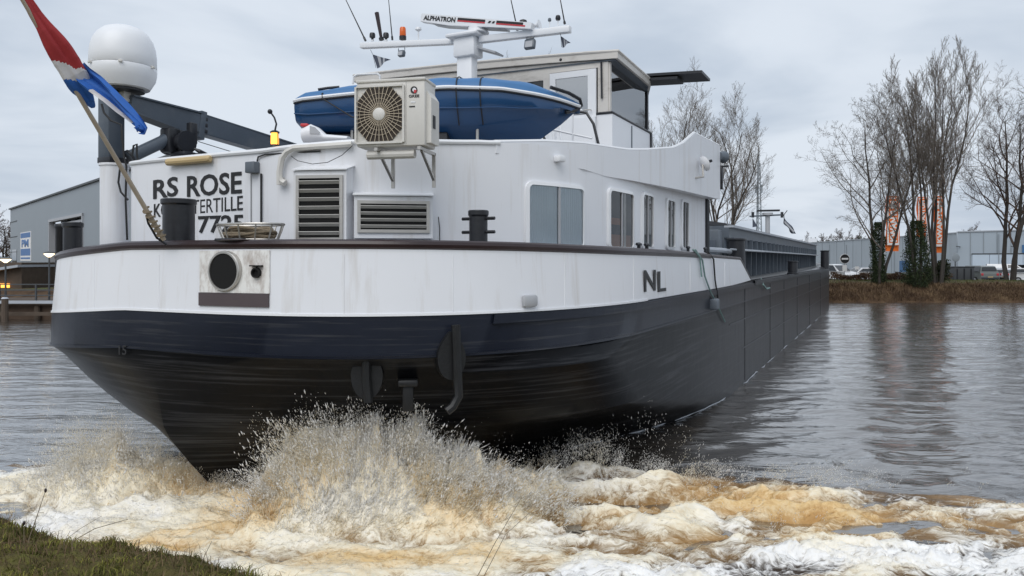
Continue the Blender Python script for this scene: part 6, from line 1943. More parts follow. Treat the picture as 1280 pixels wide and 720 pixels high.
def leaves(name, base, size, tone, mat, seed=1, kind=None):
    r_ = np.random.default_rng(seed); n = len(base)
    d = r_.normal(0, 1, (n, 3)); d[:, 2] -= 0.3; d /= np.linalg.norm(d, axis=1, keepdims=True)
    e = np.cross(d, r_.normal(0, 1, (n, 3))); e /= np.linalg.norm(e, axis=1, keepdims=True)
    s = size * r_.uniform(0.6, 1.3, n)[:, None]
    Vv = np.stack([base - d * s * 0.5, base + e * s * 0.36, base + d * s * 0.5, base - e * s * 0.36], 1).reshape(-1, 3)
    o = mesh_np(name, Vv, np.arange(n * 4).reshape(-1, 4), mat, kind=kind)
    a_ = o.data.attributes.new('tone', 'FLOAT', 'POINT'); a_.data.foreach_set('value', np.repeat(np.clip(tone, 0, 1), 4).astype(np.float32))
    return o
def gp(px, Y): 
    x = (px - 640) / F * Y
    return Vector((x, Y, float(far_z(np.array([x]), np.array([Y]))[0]) - 0.05))
tree('bare tree with ivy sleeve, leftmost of the ivy clad pair on the far bank', gp(1098, 52.2), 12, 14.6, 3, 0.14, ivy=(4.4, 0.50, 9000), bend=0.09, up=0.42, lean=0.13, kids=(12, 8, 7, 6), start=0.22, angle=(28, 62), ratio=(0.52, 0.50, 0.42))
tree('bare tree with the widest ivy mass at its foot, behind the orange banners', gp(1146, 51.6), 23, 15.2, 3, 0.14, ivy=(4.6, 0.82, 14000), bend=0.07, up=0.7, lean=0.09, kids=(11, 8, 7, 6), start=0.30, angle=(16, 38), ratio=(0.42, 0.50, 0.44))
tree('tallest bare tree of several close upright stems on the far bank', gp(1172, 52.0), 37, 17.8, 5, 0.12, bend=0.08, up=0.85, lean=0.08, kids=(11, 8, 7, 5), start=0.30, angle=(12, 30), ratio=(0.38, 0.50, 0.44))
tree('brownish bushy bare tree at the right hand edge of the view', gp(1262, 60), 41, 17.2, 3, 0.19, mat='twig_brown', up=0.45, lean=0.2, kids=(11, 8, 7, 6), start=0.2, angle=(25, 55), ratio=(0.50, 0.52, 0.48))
for px, Y, h, sd, lb in ((830, 62, 17.0, 53, 'bare tree showing right beside the wheelhouse windows'), (868, 64, 16.4, 59, 'bare tree in the middle of the three behind the deckhouse wing'), (905, 58, 15.2, 61, 'bare tree nearest the satellite dish behind the ship')):
    tree(lb, gp(px, Y), sd, h, 3, 0.17, up=0.65, lean=0.17, kids=(9, 8, 6, 5), start=0.22, angle=(16, 42), ratio=(0.50, 0.52, 0.45))
for px, Y, h, sd, lb in ((585, 66, 19.4, 67, 'bare treetop behind the signal mast post'), (640, 68, 20.2, 71, 'bare treetop peeping over the wheelhouse roof'), (690, 68, 20.4, 73, 'bare treetop over the wheelhouse roof near the arm tip')):
    tree(lb, gp(px, Y), sd, h, 4, 0.2, up=0.9, lean=0.12, kids=(7, 7, 5, 2), start=0.35, angle=(10, 28), ratio=(0.42, 0.5, 0.45))
# distant low trees over the warehouse and on the skyline
far_specs = [(1030, 190, 10, 81), (1062, 200, 11.5, 82), (1085, 210, 11, 83), (1215, 200, 12, 84), (1012, 230, 11, 85), (8, 150, 12, 86), (-6, 165, 13.5, 87), (22, 190, 12, 88)]
far_lab = ['small far bare tree above the left end of the long warehouse', 'far bare tree over the warehouse beside the first ivy trunk', 'far bare tree just left of the orange banner', 'far bare tree over the warehouse right of the tall stems', 'far bare tree at the bow end of the ship', 'far brown tree left of the grey waterside building', 'tallest far brown tree at the left picture edge', 'far brown tree just behind the grey waterside building']
for (px, Y, h, sd), lb in zip(far_specs, far_lab):
    tree(lb, gp(px, Y), sd, h, 3, 0.25, group='far skyline trees', mat='twig_brown', up=0.4, lean=0.3, kids=(8, 7, 5, 2), start=0.15, angle=(25, 55), ratio=(0.5, 0.5, 0.5), thin=0.03)
# brown bushy undergrowth mass and hedge
def bush(label, px0, px1, Y, h, name, mat, n_, size, cat, dy=1.6):
    a, b = gp(px0, Y), gp(px1, Y)
    t = thing(name, label, cat, (a + b) / 2)
    r_ = np.random.default_rng(int(px0))
    L = (b - a).length
    x = r_.uniform(-L / 2, L / 2, n_); y = r_.uniform(-dy / 2, dy / 2, n_)
    top = h * (0.75 + 0.5 * fbm(x * 0.8, y * 0.8 + px0, 7, 3))
    z = top * r_.power(1.6, n_)
    o = leaves('foliage', np.stack([x, y, z], 1), size, 0.5 + 0.7 * fbm(x * 1.2, z * 1.5, 8, 3) + 0.25 * r_.normal(0, 1, n_), M[mat], int(px0)); o.parent = t
    m = MB()
    for k in range(int(L * 1.2) + 2):
        xx = -L / 2 + L * (k + 0.5) / (int(L * 1.2) + 2)
        m.tube([Vector((xx, 0, 0)), Vector((xx + 0.1, 0.05, h * 0.7))], 0.03, 5)
    o = m.build('stems', M['bark'], None, smooth=0); o.parent = t
    return t
bush('low brown beech hedge between the two ivy trunks on the far bank', 1040, 1185, 57.5, 0.75, 'hedge', 'hedge', 9000, 0.10, 'hedge')
bush('dark shrubs at the foot of the tall upright stems', 1160, 1185, 52.6, 1.9, 'shrub', 'conifer', 2600, 0.12, 'shrub', 0.8)
bush('dark evergreen clump over the left end of the warehouse', 1022, 1042, 172, 7.6, 'shrub', 'conifer', 3000, 0.5, 'shrub', 4)
bush('dark evergreen clump over the warehouse near the first ivy trunk', 1068, 1098, 172, 8.2, 'shrub', 'conifer', 4000, 0.5, 'shrub', 4)
# ------------------------------------------------------------------ buildings
M['clad'] = paint('grey wall cladding', (0.28, 0.315, 0.345), 0.5, var=0.05, vscale=0.4)
M['clad_dark'] = paint('dark cladding trim', (0.06, 0.065, 0.07), 0.5)
M['ware'] = paint('pale grey warehouse cladding', (0.46, 0.51, 0.555), 0.55, var=0.05, vscale=0.3, streak=(0.36, 0.39, 0.42, 0.4), sscale=(0.6, 0.6, 0.08))
M['ware2'] = paint('blue grey warehouse cladding', (0.40, 0.46, 0.52), 0.55, var=0.05, vscale=0.3)
M['door_pale'] = paint('pale blue roller door', (0.56, 0.65, 0.75), 0.5, var=0.05)
M['door_blue'] = paint('blue door', (0.06, 0.16, 0.33), 0.5)
M['timber'] = paint('weathered timber', (0.085, 0.062, 0.045), 0.85, var=0.35, vscale=3, bump=0.4, bscale=12)
M['brick'] = paint('brown quay wall', (0.095, 0.062, 0.042), 0.85, var=0.35, vscale=2.5, bump=0.5, bscale=8)
M['poster_blue'] = paint('poster blue', (0.10, 0.20, 0.42), 0.6)
M['asphalt'] = paint('car park asphalt', (0.055, 0.056, 0.058), 0.85, var=0.2)
EXT = lambda a, b, k: a + (b - a) * k
# grey building on the left quay
A_ = Vector(((13 - 640) / F * 80, 80, 0)); B_ = Vector(((128 - 640) / F * 50, 50, 0))
wd_ = (B_ - A_).normalized(); C_ = A_ + wd_ * 56
wn_ = Vector((-wd_.y, wd_.x, 0)) * -1
if wn_.dot(-A_) < 0: wn_ = -wn_        # towards the river
GB = thing('waterside_building', 'grey clad building raised on posts beside the water at far left', 'building', A_)
ZB0, ZB1 = 1.95, 8.2
def on_line(px, a=A_, d=wd_):
    k = (px - 640) / F
    s_ = (k * a.y - a.x) / (d.x - k * d.y)
    return s_
def wbox(m, s0, s1, z0, z1, out, th, a=A_, d=wd_, n=wn_):
    p = a + d * ((s0 + s1) / 2) + n * (out + th / 2) + UP * ((z0 + z1) / 2)
    m.box(p, (abs(s1 - s0), th, z1 - z0), Matrix((d, -n, UP)).transposed() if d.cross(-n).z > 0 else Matrix((d, n, UP)).transposed())
LB = 56.0
w0, w1 = on_line(62), on_line(104.5)
wz0 = lambda s_, py: H - (py - 325) / F * (A_ + wd_ * s_).y
zw0, zw1 = 2.0, wz0(w1, 266)
m = MB()
wbox(m, 0, w0, ZB0, ZB1, -0.4, 0.4); wbox(m, w1, LB, ZB0, ZB1, -0.4, 0.4); wbox(m, w0, w1, zw1, ZB1, -0.4, 0.4)
m.slab([A_ + wd_ * 0 - wn_ * 14 + UP * ZB0, A_ + wd_ * LB - wn_ * 14 + UP * ZB0, A_ + wd_ * LB - wn_ * 0.4 + UP * ZB0, A_ - wn_ * 0.4 + UP * ZB0], UP * (0.15))
m.build('wall', M['clad'], GB, smooth=0)
m = MB(); m.slab([A_ - wd_ * 0.2 + wn_ * 0.15 + UP * ZB1, A_ + wd_ * LB + wn_ * 0.15 + UP * ZB1, A_ + wd_ * LB - wn_ * 14 + UP * ZB1, A_ - wd_ * 0.2 - wn_ * 14 + UP * ZB1], UP * 0.14); m.build('roof', M['clad_dark'], GB, smooth=0)
m = MB(); m.slab([A_ - wn_ * 13.6 + UP * ZB0, A_ - wn_ * 14 + UP * ZB0, A_ + wd_ * LB - wn_ * 14 + UP * ZB0, A_ + wd_ * LB - wn_ * 13.6 + UP * ZB0], UP * (ZB1 - ZB0)); m.build('wall', M['clad'], GB, smooth=0)
m = MB(); wbox(m, w0, w1, zw0, zw1, -0.9, 0.06); win = m.build('window', M['dark_glass'], GB, smooth=0)
m = MB(); wbox(m, w0, w0 + 0.25, zw0, zw1, -0.4, 0.5); wbox(m, w1 - 0.25, w1, zw0, zw1, -0.4, 0.5); wbox(m, w0, w1, zw1 - 0.22, zw1, -0.38, 0.5); m.build('frame', M['grey'], win, smooth=0)
for k in range(1, 4):
    m = MB(); s_ = EXT(w0, w1, k / 4); wbox(m, s_ - 0.06, s_ + 0.06, zw0, zw1, -0.84, 0.12); m.build('mullion', M['clad_dark'], win, smooth=0)
for k in range(1, 6):
    m = MB(); zz = zw0 + (zw1 - zw0) * k / 6; wbox(m, w0 + 0.3, w0 + 2.4, zz - 0.05, zz + 0.05, -0.8, 0.1); m.build('louvre_slat', M['grey'], win, smooth=0)
m = MB(); wbox(m, w0 + 1.5, w1 - 1.2, EXT(zw0, zw1, 0.86), EXT(zw0, zw1, 0.90), -0.7, 0.6); m.build('canopy', M['grey'], win, smooth=0)
# horizontal seams and corner louvres
for zz in (3.6, 5.2, 6.8):
    m = MB(); wbox(m, 0.0, 4.5, zz, zz + 0.07, 0.0, 0.04); m.build('corner_louvre', M['clad_dark'], GB, smooth=0)
m = MB(); wbox(m, 0, LB, ZB0 - 0.02, ZB0 + 0.22, 0.0, 0.05); m.build('base_trim', M['clad_dark'], GB, smooth=0)
d0, d1 = on_line(15.5), on_line(21)
m = MB(); wbox(m, d0, d1, 2.2, 3.9, 0.0, 0.03); m.build('window', M['dark_glass'], GB, smooth=0)
# poster
p0, p1 = on_line(26), on_line(39)
zp0, zp1 = wz0((p0 + p1) / 2, 326), wz0((p0 + p1) / 2, 290)
m = MB(); wbox(m, p0, p1, zp0, zp1, 0.0, 0.04); po = m.build('poster', M['banner_white'], GB, smooth=0)
m = MB(); wbox(m, p0 + 0.2, p1 - 0.2, EXT(zp0, zp1, 0.18), EXT(zp0, zp1, 0.42), 0.04, 0.01); wbox(m, p0 + 0.2, p1 - 0.2, EXT(zp0, zp1, 0.80), EXT(zp0, zp1, 0.97), 0.04, 0.01); m.build('poster_band', M['poster_blue'], po, smooth=0)
q = A_ + wd_ * (p0 + 0.9) + wn_ * 0.06 + UP * EXT(zp0, zp1, 0.48)
lettering('poster_lettering', 'PM', q, wd_, UP, (p1 - p0) * 0.66, (zp1 - zp0) * 0.26, M['poster_blue'], po, 0.03, 0.01)
m = MB(); wbox(m, p0 + 0.3, p1 - 0.3, EXT(zp0, zp1, 0.06), EXT(zp0, zp1, 0.12), 0.04, 0.01); m.build('poster_line', M['poster_blue'], po, smooth=0)
# posts and dark undercroft
for px in (20, 34, 50, 57, 70, 90):
    m = MB(); s_ = on_line(px); p = A_ + wd_ * s_ - wn_ * 0.5; m.box((p.x, p.y, (ZB0 + 0.5) / 2), (0.35, 0.35, ZB0 - 0.5), Matrix((wd_, wn_, UP)).transposed()); m.build('post', M['clad_dark'], GB, smooth=0)
m = MB(); m.slab([A_ - wn_ * 9 + UP * 0.4, A_ + wd_ * LB - wn_ * 9 + UP * 0.4, A_ + wd_ * LB - wn_ * 9.3 + UP * 0.4, A_ - wn_ * 9.3 + UP * 0.4], UP * 1.6); m.build('undercroft_wall', M['clad_dark'], GB, smooth=0)
# waterside terrace
TY = 34.6
tx0, tx1 = -40.0, -17.0
TR = thing('waterside_terrace', 'timber terrace with railing over the water below the grey building', 'terrace', Vector(((tx0 + tx1) / 2, TY, 0)))
zd_ = H - (376 - 325) / F * TY
m = MB(); m.box(((tx0 + tx1) / 2, TY + 3.5, zd_ - 0.10), (tx1 - tx0, 7.0, 0.2)); m.build('deck', M['timber'], TR, smooth=0)
m = MB(); m.box(((tx0 + tx1) / 2, TY - 0.03, zd_ - 0.06), (tx1 - tx0, 0.06, 0.14)); m.build('deck_edge', M['ledge'], TR, smooth=0)
m = MB(); m.box(((tx0 + tx1) / 2, TY + 0.5, (zd_ - 0.2 - 0.4) / 2), (tx1 - tx0, 0.3, zd_ - 0.2 + 0.4)); m.build('quay_wall', M['brick'], TR, smooth=0)
for k in range(14):
    x = tx0 + 0.8 + k * 1.7
    m = MB(); m.cyl((x, TY + 0.2, -0.6), (x, TY + 0.2, zd_ - 0.2), 0.13, n=8); m.build('pile', M['timber'], TR)
    m = MB(); m.box((x, TY + 0.1, zd_ + 0.38), (0.07, 0.07, 0.76)); m.build('railing_post', M['clad_dark'], TR, smooth=0)
for zz in (0.76, 0.50, 0.25):
    m = MB(); m.box(((tx0 + tx1) / 2, TY + 0.1, zd_ + zz), (tx1 - tx0, 0.05, 0.05)); m.build('rail', M['clad_dark'], TR, smooth=0)
m = MB(); m.box(((tx0 + tx1) / 2, TY - 0.35, 0.32), (tx1 - tx0, 0.14, 0.16)); m.build('fender_beam', M['timber'], TR, smooth=0)
MP = thing('mooring_post', 'single timber mooring post standing in the water before the terrace', 'post', Vector((-22.9, TY - 1.0, 0)))
m = MB(); m.cyl((-22.9, TY - 1.0, -0.6), (-22.9, TY - 1.0, 1.05), 0.15, 0.14, 10); m.build('shaft', M['timber'], MP)
m = MB(); m.cyl((-22.9, TY - 1.0, 1.05), (-22.9, TY - 1.0, 1.12), 0.16, 0.10, 10); m.build('cap', M['ledge'], MP)
def lamp(px, py, Y, lab):
    q = at(px, py, Y); b = Vector((q.x, q.y, zd_))
    t = thing('street_lamp', lab, 'street lamp', b, 'lit lamps on the terrace')
    m = MB(); m.cyl(b, q, 0.05, 0.035, 8); m.build('post', M['clad_dark'], t)
    m = MB(); m.lathe([(0.05, -0.02), (0.20, 0.10), (0.24, 0.14), (0.05, 0.20)], q, None, 14); m.build('lamp_head', M['lamp_lit'], t)
    m = MB(); m.lathe([(0.27, 0.16), (0.20, 0.23), (0.03, 0.26)], q, None, 14); m.build('lamp_cap', M['clad_dark'], t)
lamp(61.5, 321, 35.4, 'lit lamp close to the white bulwark of the ship'); lamp(7, 328, 35.6, 'lit lamp standing on the terrace at the left edge')
# small pavilion behind the terrace with a lit window
PV = thing('terrace_pavilion', 'low white roofed pavilion with a warm lit window at the left edge', 'pavilion', at(2, 345, 41))
q = at(2, 352, 41)
m = MB(); m.box(q + Vector((-1.0, 1.5, 0.1)), (4.2, 3, 1.9)); m.build('wall', M['timber'], PV, smooth=0)
m = MB(); m.slab([at(-40, 344, 40.6), at(22, 334, 40.6), at(22, 331, 40.6), at(-40, 340, 40.6)], (0, 4, 0)); m.build('roof', M['ledge'], PV, smooth=0)
m = MB(); m.box(at(3, 357, 40.95), (0.75, 0.1, 0.22)); m.build('lit_window', M['amber_lit'], PV, smooth=0)

# long warehouses on the right bank
def warehouse(label, pa, Ya, pb, Yb, zt_, mat, depth, nseam):
    a = Vector(((pa - 640) / F * Ya, Ya, 0)); b = Vector(((pb - 640) / F * Yb, Yb, 0))
    d = (b - a).normalized(); n = Vector((d.y, -d.x, 0)); L = (b - a).length
    t = thing('warehouse', label, 'warehouse', (a + b) / 2)
    m = MB(); m.slab([a + UP * 0.3, b + UP * 0.3, b - n * depth + UP * 0.3, a - n * depth + UP * 0.3], UP * (zt_ - 0.3)); m.build('wall', mat, t, smooth=0)
    m = MB(); m.slab([a + n * 0.1 + UP * zt_, b + n * 0.1 + UP * zt_, b - n * depth + UP * zt_, a - n * depth + UP * zt_], UP * 0.16); m.build('roof_edge', M['ledge'], t, smooth=0)
    for k in range(1, nseam):
        p = a + d * (L * k / nseam); m = MB(); m.box(p + n * 0.03 + UP * (zt_ / 2), (0.10, 0.05, zt_ - 0.1), Matrix((d, n, UP)).transposed() if d.cross(n).z > 0 else Matrix((d, -n, UP)).transposed()); m.build('panel_joint', M['clad'], t, smooth=0)
    return t, a, d, n, L
wh, a1, dd1, n1_, L1 = warehouse('long pale grey warehouse behind the ivy clad trees', 1004, 172, 1196, 106, 6.6, M['ware'], 30, 16)
def line_s(px, a, d):
    k = (px - 640) / F
    return (k * a.y - a.x) / (d.x - k * d.y)
def wbox2(t, name, pa, pb, ya, yb, mat, a, d, n, out=0.05):
    s0, s1 = line_s(pa, a, d), line_s(pb, a, d); Y = (a + d * ((s0 + s1) / 2)).y
    z1_, z0_ = H - (ya - 325) / F * Y, H - (yb - 325) / F * Y
    m = MB(); p = a + d * ((s0 + s1) / 2) + n * out + UP * ((z0_ + z1_) / 2)
    m.box(p, (s1 - s0, 0.12, z1_ - z0_), Matrix((d, -n, UP)).transposed()); return m.build(name, mat, t, smooth=0)
wbox2(wh, 'door', 1125, 1136, 326, 342, M['door_blue'], a1, dd1, n1_)
wbox2(wh, 'window', 1070, 1076, 334, 342, M['dark_glass'], a1, dd1, n1_)
for x in (1037, 1058, 1095, 1118): wbox2(wh, 'downpipe', x, x + 0.6, 306, 340, M['clad'], a1, dd1, n1_)
m = MB(); q = at(1027, 300, 168); m.box((q.x, q.y + 6, 7.2), (2.0, 2, 1.3)); m.build('roof_unit', M['white_clean'], wh, smooth=0)
wh2, a2, dd2, n2_, L2 = warehouse('blue grey warehouse with a pale roller door at the right edge', 1197, 103, 1420, 88, 6.62, M['ware2'], 26, 12)
for k, (x0_, x1_) in enumerate(((1216, 1237), (1237.6, 1258), (1258.6, 1279), (1279.6, 1300))): wbox2(wh2, 'roller_door', x0_, x1_, 318, 341, M['door_pale'], a2, dd2, n2_, 0.08)
wbox2(wh2, 'door_lintel', 1215, 1300, 316.5, 318, M['clad_dark'], a2, dd2, n2_, 0.10)
wbox2(wh2, 'window', 1265, 1300, 331, 338, M['dark_glass'], a2, dd2, n2_, 0.17)
wbox2(wh2, 'downpipe', 1249, 1249.6, 292, 341, M['clad'], a2, dd2, n2_, 0.2)
for x, y in ((1200, 308.5), (1268, 308.5)):
    s0 = line_s(x, a2, dd2); p = a2 + dd2 * s0; p.z = H - (y - 325) / F * p.y
    m = MB(); m.bar(p, p + n2_ * 1.2 + UP * 0.05, 0.12, 0.10); m.build('wall_lamp', M['clad_dark'], wh2, smooth=0)
wbox2(wh2, 'sign', 1278, 1290, 306, 316, M['door_blue'], a2, dd2, n2_, 0.1)

# ------------------------------------------------------------------ banners
BN_LAB = ['orange banner flying left of the widest ivy mass, its letters fully in view', 'middle orange banner half hidden behind the widest ivy tree', 'orange banner behind the tall upright stems']
def banner(lab, x0, x1, y0, y1, px_pole, Y):
    a, b = at(x0, y1, Y), at(x1, y0, Y)
    base = gp(px_pole, Y)
    t = thing('advertising_banner', lab, 'banner', base, 'orange shop banners')
    top = at(px_pole, y0 - 2, Y)
    m = MB(); m.cyl(base, top, 0.07, 0.05, 8); m.build('pole', M['white_clean'], t)
    m = MB(); m.tube([top, Vector((b.x, Y, top.z))], 0.03, 6); m.build('arm', M['white_clean'], t)
    w_, h_ = b.x - a.x, b.z - a.z
    vs = []; fs = []
    for i in range(21):
        for j in (0, 1, 2, 3):
            vs.append((a.x + w_ * j / 3, Y + 0.10 * math.sin(i * 0.55 + j * 0.5), a.z + h_ * i / 20))
    for i in range(20):
        for j in range(3): fs.append((i * 4 + j, i * 4 + j + 1, (i + 1) * 4 + j + 1, (i + 1) * 4 + j))
    m = MB(); m.add(vs, fs); m.build('cloth', M['orange'], t, recalc=False)
    m = MB(); m.box((a.x + w_ / 2, Y - 0.115, a.z + h_ * 0.54), (w_ * 0.86, 0.01, h_ * 0.86)); m.build('pale_panel', M['banner_white'], t, smooth=0)
    m = MB(); m.box((a.x + w_ * 0.53, Y - 0.123, a.z + h_ * 0.55), (w_ * 0.66, 0.008, h_ * 0.80)); m.build('orange_panel', M['orange'], t, smooth=0)
    lettering('shop_lettering', 'KWANTUM', Vector((a.x + w_ * 0.78, Y - 0.135, a.z + h_ * 0.17)), UP, Vector((-1, 0, 0)), h_ * 0.74, w_ * 0.50, M['banner_white'], t, 0.05, 0.01)
banner(BN_LAB[0], 1107, 1124, 245, 314, 1105.5, 66)
banner(BN_LAB[1], 1146, 1158, 246, 296, 1160, 67.5)
banner(BN_LAB[2], 1167, 1179, 245, 316, 1166, 66.5)

# ------------------------------------------------------------------ signs, mast, container
def ground(x, y): return float(far_z(np.array([x]), np.array([y]))[0])
q = at(1055.5, 323.5, 60); gz = ground(q.x, q.y)
SG = thing('road_sign', 'round dark road sign with a white bar on a post near the bow', 'road sign', Vector((q.x, q.y, gz)))
m = MB(); m.cyl((q.x, q.y, gz), (q.x, q.y, q.z - 0.1), 0.04, n=8); m.build('post', M['grey'], SG)
Ry = Matrix.Rotation(math.radians(90), 3, 'X')
m = MB(); m.lathe([(0.40, 0), (0.40, 0.03)], q + Vector((0, -0.05, 0)), Ry, 24); m.build('rim', M['banner_white'], SG, smooth=30)
m = MB(); m.lathe([(0.36, 0.03), (0.36, 0.045)], q + Vector((0, -0.05, 0)), Ry, 24); m.build('disc', M['ink'], SG, smooth=30)
m = MB(); m.box(q + Vector((0, -0.105, 0)), (0.52, 0.015, 0.13)); m.build('bar', M['banner_white'], SG, smooth=0)
m = MB(); m.box(q + Vector((0, -0.05, -0.75)), (0.36, 0.03, 0.5)); m.build('plate', M['banner_white'], SG, smooth=0)
q = at(1071, 335, 62); gz = ground(q.x, q.y)
S2 = thing('notice_board', 'small white notice board on a post right of the round sign', 'sign', Vector((q.x, q.y, gz)))
m = MB(); m.cyl((q.x, q.y, gz), (q.x, q.y, q.z), 0.03, n=8); m.build('post', M['grey'], S2)
m = MB(); m.box(q + Vector((0, -0.05, 0)), (0.34, 0.03, 0.26)); m.build('board', M['banner_white'], S2, smooth=0)
q = at(1194, 322, 61); gz = ground(q.x, q.y)
S3 = thing('mirror_post', 'round traffic mirror on a post right of the tall stems', 'traffic mirror', Vector((q.x, q.y, gz)))
m = MB(); m.cyl((q.x, q.y, gz), (q.x, q.y, q.z), 0.04, n=8); m.build('post', M['clad_dark'], S3)
m = MB(); m.lathe([(0.32, 0), (0.34, 0.03), (0.28, 0.05)], q + Vector((0, -0.05, 0)), Ry, 20); m.build('mirror', M['clad'], S3)
q = at(1199, 343, 64); gz = ground(q.x, q.y)
CT = thing('waste_container', 'dark closed waste container left of the parked estate car', 'container', Vector((q.x, q.y, gz)))
m = MB(); m.box((q.x, q.y, gz + 0.75), (1.75, 1.4, 1.35), None, 0.04); m.build('body', M['clad_dark'], CT)
m = MB(); m.box((q.x, q.y, gz + 1.46), (1.82, 1.46, 0.08), None, 0.02); m.build('lid', M['black'], CT)
for sx in (-0.6, 0, 0.6):
    m = MB(); m.box((q.x + sx, q.y - 0.72, gz + 0.72), (0.08, 0.06, 1.2)); m.build('rib', M['black'], CT, smooth=0)
q = at(948.5, 300, 150)
TM = thing('telecom_mast', 'slender lattice telecom mast standing far behind the ship bow', 'mast', Vector((q.x, q.y, 0.5)))
zt_ = H + 140 / F * 150
for k in range(3):
    g = k * 2.094; e = Vector((math.cos(g), math.sin(g), 0))
    m = MB(); m.tube([Vector((q.x, q.y, 0.5)) + e * 0.75, Vector((q.x, q.y, zt_ - 3)) + e * 0.22], 0.12, 5); m.build('leg', M['clad'], TM)
m = MB(); zz = 0.8; k = 0
while zz < zt_ - 3.5:
    r0 = 0.75 - 0.53 * zz / zt_
    for s_ in range(3):
        g0, g1 = s_ * 2.094, (s_ + 1) * 2.094
        m.tube([Vector((q.x + r0 * math.cos(g0), q.y + r0 * math.sin(g0), zz)), Vector((q.x + r0 * math.cos(g1), q.y + r0 * math.sin(g1), zz + 1.0))], 0.05, 4)
    zz += 1.0
m.build('bracing', M['clad'], TM, smooth=0)
m = MB(); m.tube([Vector((q.x, q.y, zt_ - 3)), Vector((q.x, q.y, zt_))], 0.12, 5); m.build('spike', M['clad'], TM)
for sx in (-0.55, 0.55):
    m = MB(); zz = H + (325 - 236) / F * 150; m.box((q.x + sx, q.y, zz), (0.3, 0.3, 1.7)); m.build('antenna_panel', M['clad'], TM, smooth=0)
    m = MB(); m.box((q.x + sx / 2, q.y, zz), (abs(sx), 0.06, 0.06)); m.build('antenna_arm', M['grey'], TM, smooth=0)
m = MB(); zz = H + (325 - 179) / F * 150; m.box((q.x + 0.4, q.y, zz - 1.0), (0.9, 0.06, 0.06)); m.build('antenna_arm', M['grey'], TM, smooth=0)

# ------------------------------------------------------------------ parked cars
CARC = {}
def car_paint(nm, c):
    if nm not in CARC: CARC[nm] = paint('car paint ' + nm, c, 0.25, var=0.04, coat=0.5)
    return CARC[nm]
PROF = {
 'hatch': (4.0, 1.72, [(-2.0, 0.35), (-2.0, 0.75), (-1.9, 0.95), (-0.95, 1.02), (1.75, 1.02), (1.98, 0.85), (2.0, 0.35)], [(-1.0, 1.02), (-0.35, 1.45), (1.15, 1.48), (1.6, 1.35), (1.85, 0.98)]),
 'estate': (4.5, 1.80, [(-2.25, 0.4), (-2.25, 0.85), (-2.1, 1.05), (-1.0, 1.12), (2.1, 1.12), (2.23, 0.95), (2.25, 0.4)], [(-1.05, 1.12), (-0.35, 1.66), (1.75, 1.68), (2.0, 1.6), (2.15, 1.08)]),
 'van': (4.4, 1.84, [(-2.2, 0.4), (-2.2, 0.80), (-2.0, 1.02), (-1.3, 1.12), (2.15, 1.12), (2.2, 0.95), (2.2, 0.4)], [(-1.35, 1.12), (-0.6, 1.72), (-0.2, 1.80), (2.08, 1.80), (2.16, 1.08)]),
}
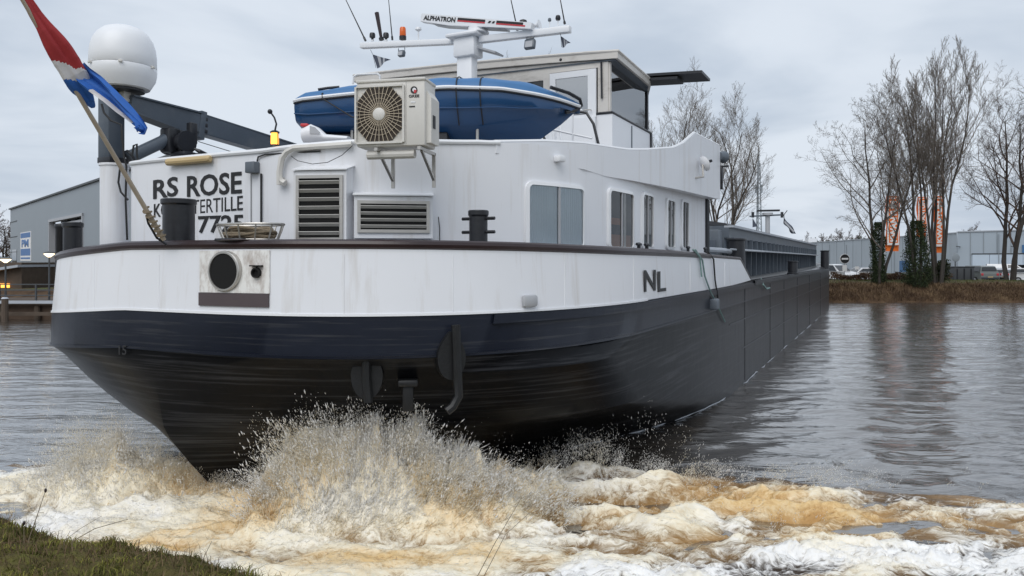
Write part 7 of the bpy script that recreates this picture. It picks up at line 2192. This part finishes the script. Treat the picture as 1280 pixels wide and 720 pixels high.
def car(kind, label, loc, rz, col, name='parked_car', cat='car', van_panels=False):
    L, Wd, low, top = PROF[kind]
    t = thing(name, label, cat, loc, 'vehicles parked before the warehouses', rz)
    def part(nm, build, mat, parent=None, smooth=30):
        m = MB(); build(m); o = m.build(nm, mat, None, smooth=smooth); o.parent = parent or t; return o
    def body(m):
        ring = lambda w: [Vector((x, w, z)) for x, z in low]
        hw = Wd / 2
        rings = [ring(-hw + 0.10), ring(-hw), ring(hw), ring(hw - 0.10)]
        for p in rings[0] + rings[3]: p.z = p.z * 0.97 + 0.02; p.x *= 0.97
        m.loft(rings, True, True)
    b = part('body', body, car_paint(col[0], col[1]))
    def cabin(m):
        hw = Wd / 2 - 0.04
        def pt(x, z, s): 
            inn = 0.16 * max(0, (z - 1.05)) / 0.45
            return Vector((x, s * (hw - inn), z))
        m.loft([[pt(x, z, -1) for x, z in top], [pt(x, z, 1) for x, z in top]], True, True)
    part('cabin', cabin, car_paint(col[0], col[1]))
    hw = Wd / 2 - 0.04
    zs = top[0][1]; zr = max(z for x, z in top)
    for s in (-1, 1):
        def side(m):
            xs_ = [top[0][0] + 0.22, top[1][0] + 0.08, top[-2][0] - 0.10, top[-1][0] - 0.14]
            inn = 0.16 * (zr - 0.10 - 1.05) / 0.45
            m.slab([Vector((xs_[0], s * (hw + 0.003), zs + 0.05)), Vector((xs_[3] if not van_panels else 0.2, s * (hw + 0.003), zs + 0.05)), Vector((xs_[2] if not van_panels else 0.2, s * (hw - inn + 0.006), zr - 0.10)), Vector((xs_[1], s * (hw - inn + 0.006), zr - 0.10))], (0, s * 0.008, 0))
        part('side_window', side, M['dark_glass'], smooth=0)
    def front(m):
        (x0, z0), (x1, z1) = top[0], top[1]
        m.slab([Vector((x0 + 0.03, -hw + 0.12, z0 + 0.06)), Vector((x0 + 0.03, hw - 0.12, z0 + 0.06)), Vector((x1 - 0.03, hw - 0.24, z1 - 0.04)), Vector((x1 - 0.03, -hw + 0.24, z1 - 0.04))], (-0.03, 0, 0.02))
    part('windscreen', front, M['dark_glass'], smooth=0)
    def rear(m):
        (x0, z0), (x1, z1) = top[-1], top[-2]
        m.slab([Vector((x0 + 0.005, -hw + 0.14, z0 + 0.12)), Vector((x0 + 0.005, hw - 0.14, z0 + 0.12)), Vector((x1 + 0.02, hw - 0.26, z1 - 0.06)), Vector((x1 + 0.02, -hw + 0.26, z1 - 0.06))], (0.03, 0, 0.01))
    part('rear_window', rear, M['dark_glass'], smooth=0)
    for sx in (-L * 0.31, L * 0.30):
        for s in (-1, 1):
            w = part('wheel', lambda m: m.lathe([(0.16, -0.09), (0.30, -0.10), (0.32, -0.06), (0.32, 0.06), (0.30, 0.10), (0.16, 0.09)], (sx, s * (Wd / 2 - 0.09), 0.32), Matrix.Rotation(math.radians(90), 3, 'X'), 18), M['tyre'])
            part('rim', lambda m: m.lathe([(0.19, -0.105), (0.19, 0.105)], (sx, s * (Wd / 2 - 0.09), 0.32), Matrix.Rotation(math.radians(90), 3, 'X'), 14), M['grey'], w)
    for s in (-1, 1):
        part('tail_light', lambda m: m.box((L / 2 - 0.02, s * (Wd / 2 - 0.16), 0.86), (0.06, 0.22, 0.22), None, 0.01), M['logo_red'])
        part('headlight', lambda m: m.box((-L / 2 + 0.03, s * (Wd / 2 - 0.22), 0.74), (0.08, 0.28, 0.14), None, 0.01), M['white_clean'])
    part('bumper', lambda m: m.box((L / 2, 0, 0.50), (0.10, Wd - 0.1, 0.20), None, 0.03), M['hatch'])
    part('number_plate', lambda m: m.box((L / 2 + 0.06, 0, 0.62), (0.01, 0.5, 0.11)), M['ylw'], smooth=0)
    return t
def cp(px, Y): x = (px - 640) / F * Y; return Vector((x, Y, ground(x, Y)))
white_ = ('white', (0.74, 0.75, 0.76)); silver_ = ('silver', (0.36, 0.37, 0.38)); green_ = ('grey green', (0.16, 0.175, 0.165)); dark_ = ('dark', (0.03, 0.032, 0.036))
car('van', 'white parked van just right of the ship bow', cp(1042, 72), math.radians(115), white_, 'parked_van', 'van', True)
car('hatch', 'low white car partly behind the brown hedge', cp(1076, 74), math.radians(10), white_)
car('estate', 'grey green estate car parked beside the dark container', cp(1218, 72), math.radians(-88), green_)
car('hatch', 'silver hatchback with red tail lights between the estate and the white van', cp(1238, 73), math.radians(-92), silver_)
car('van', 'white van parked right of the silver hatchback', cp(1262, 80), math.radians(150), white_, 'parked_van', 'van', True)
car('hatch', 'white hatchback at the right edge of the picture', cp(1284, 70), math.radians(172), white_)
car('hatch', 'dark car behind the widest ivy trunk', cp(1152, 76), math.radians(5), dark_)
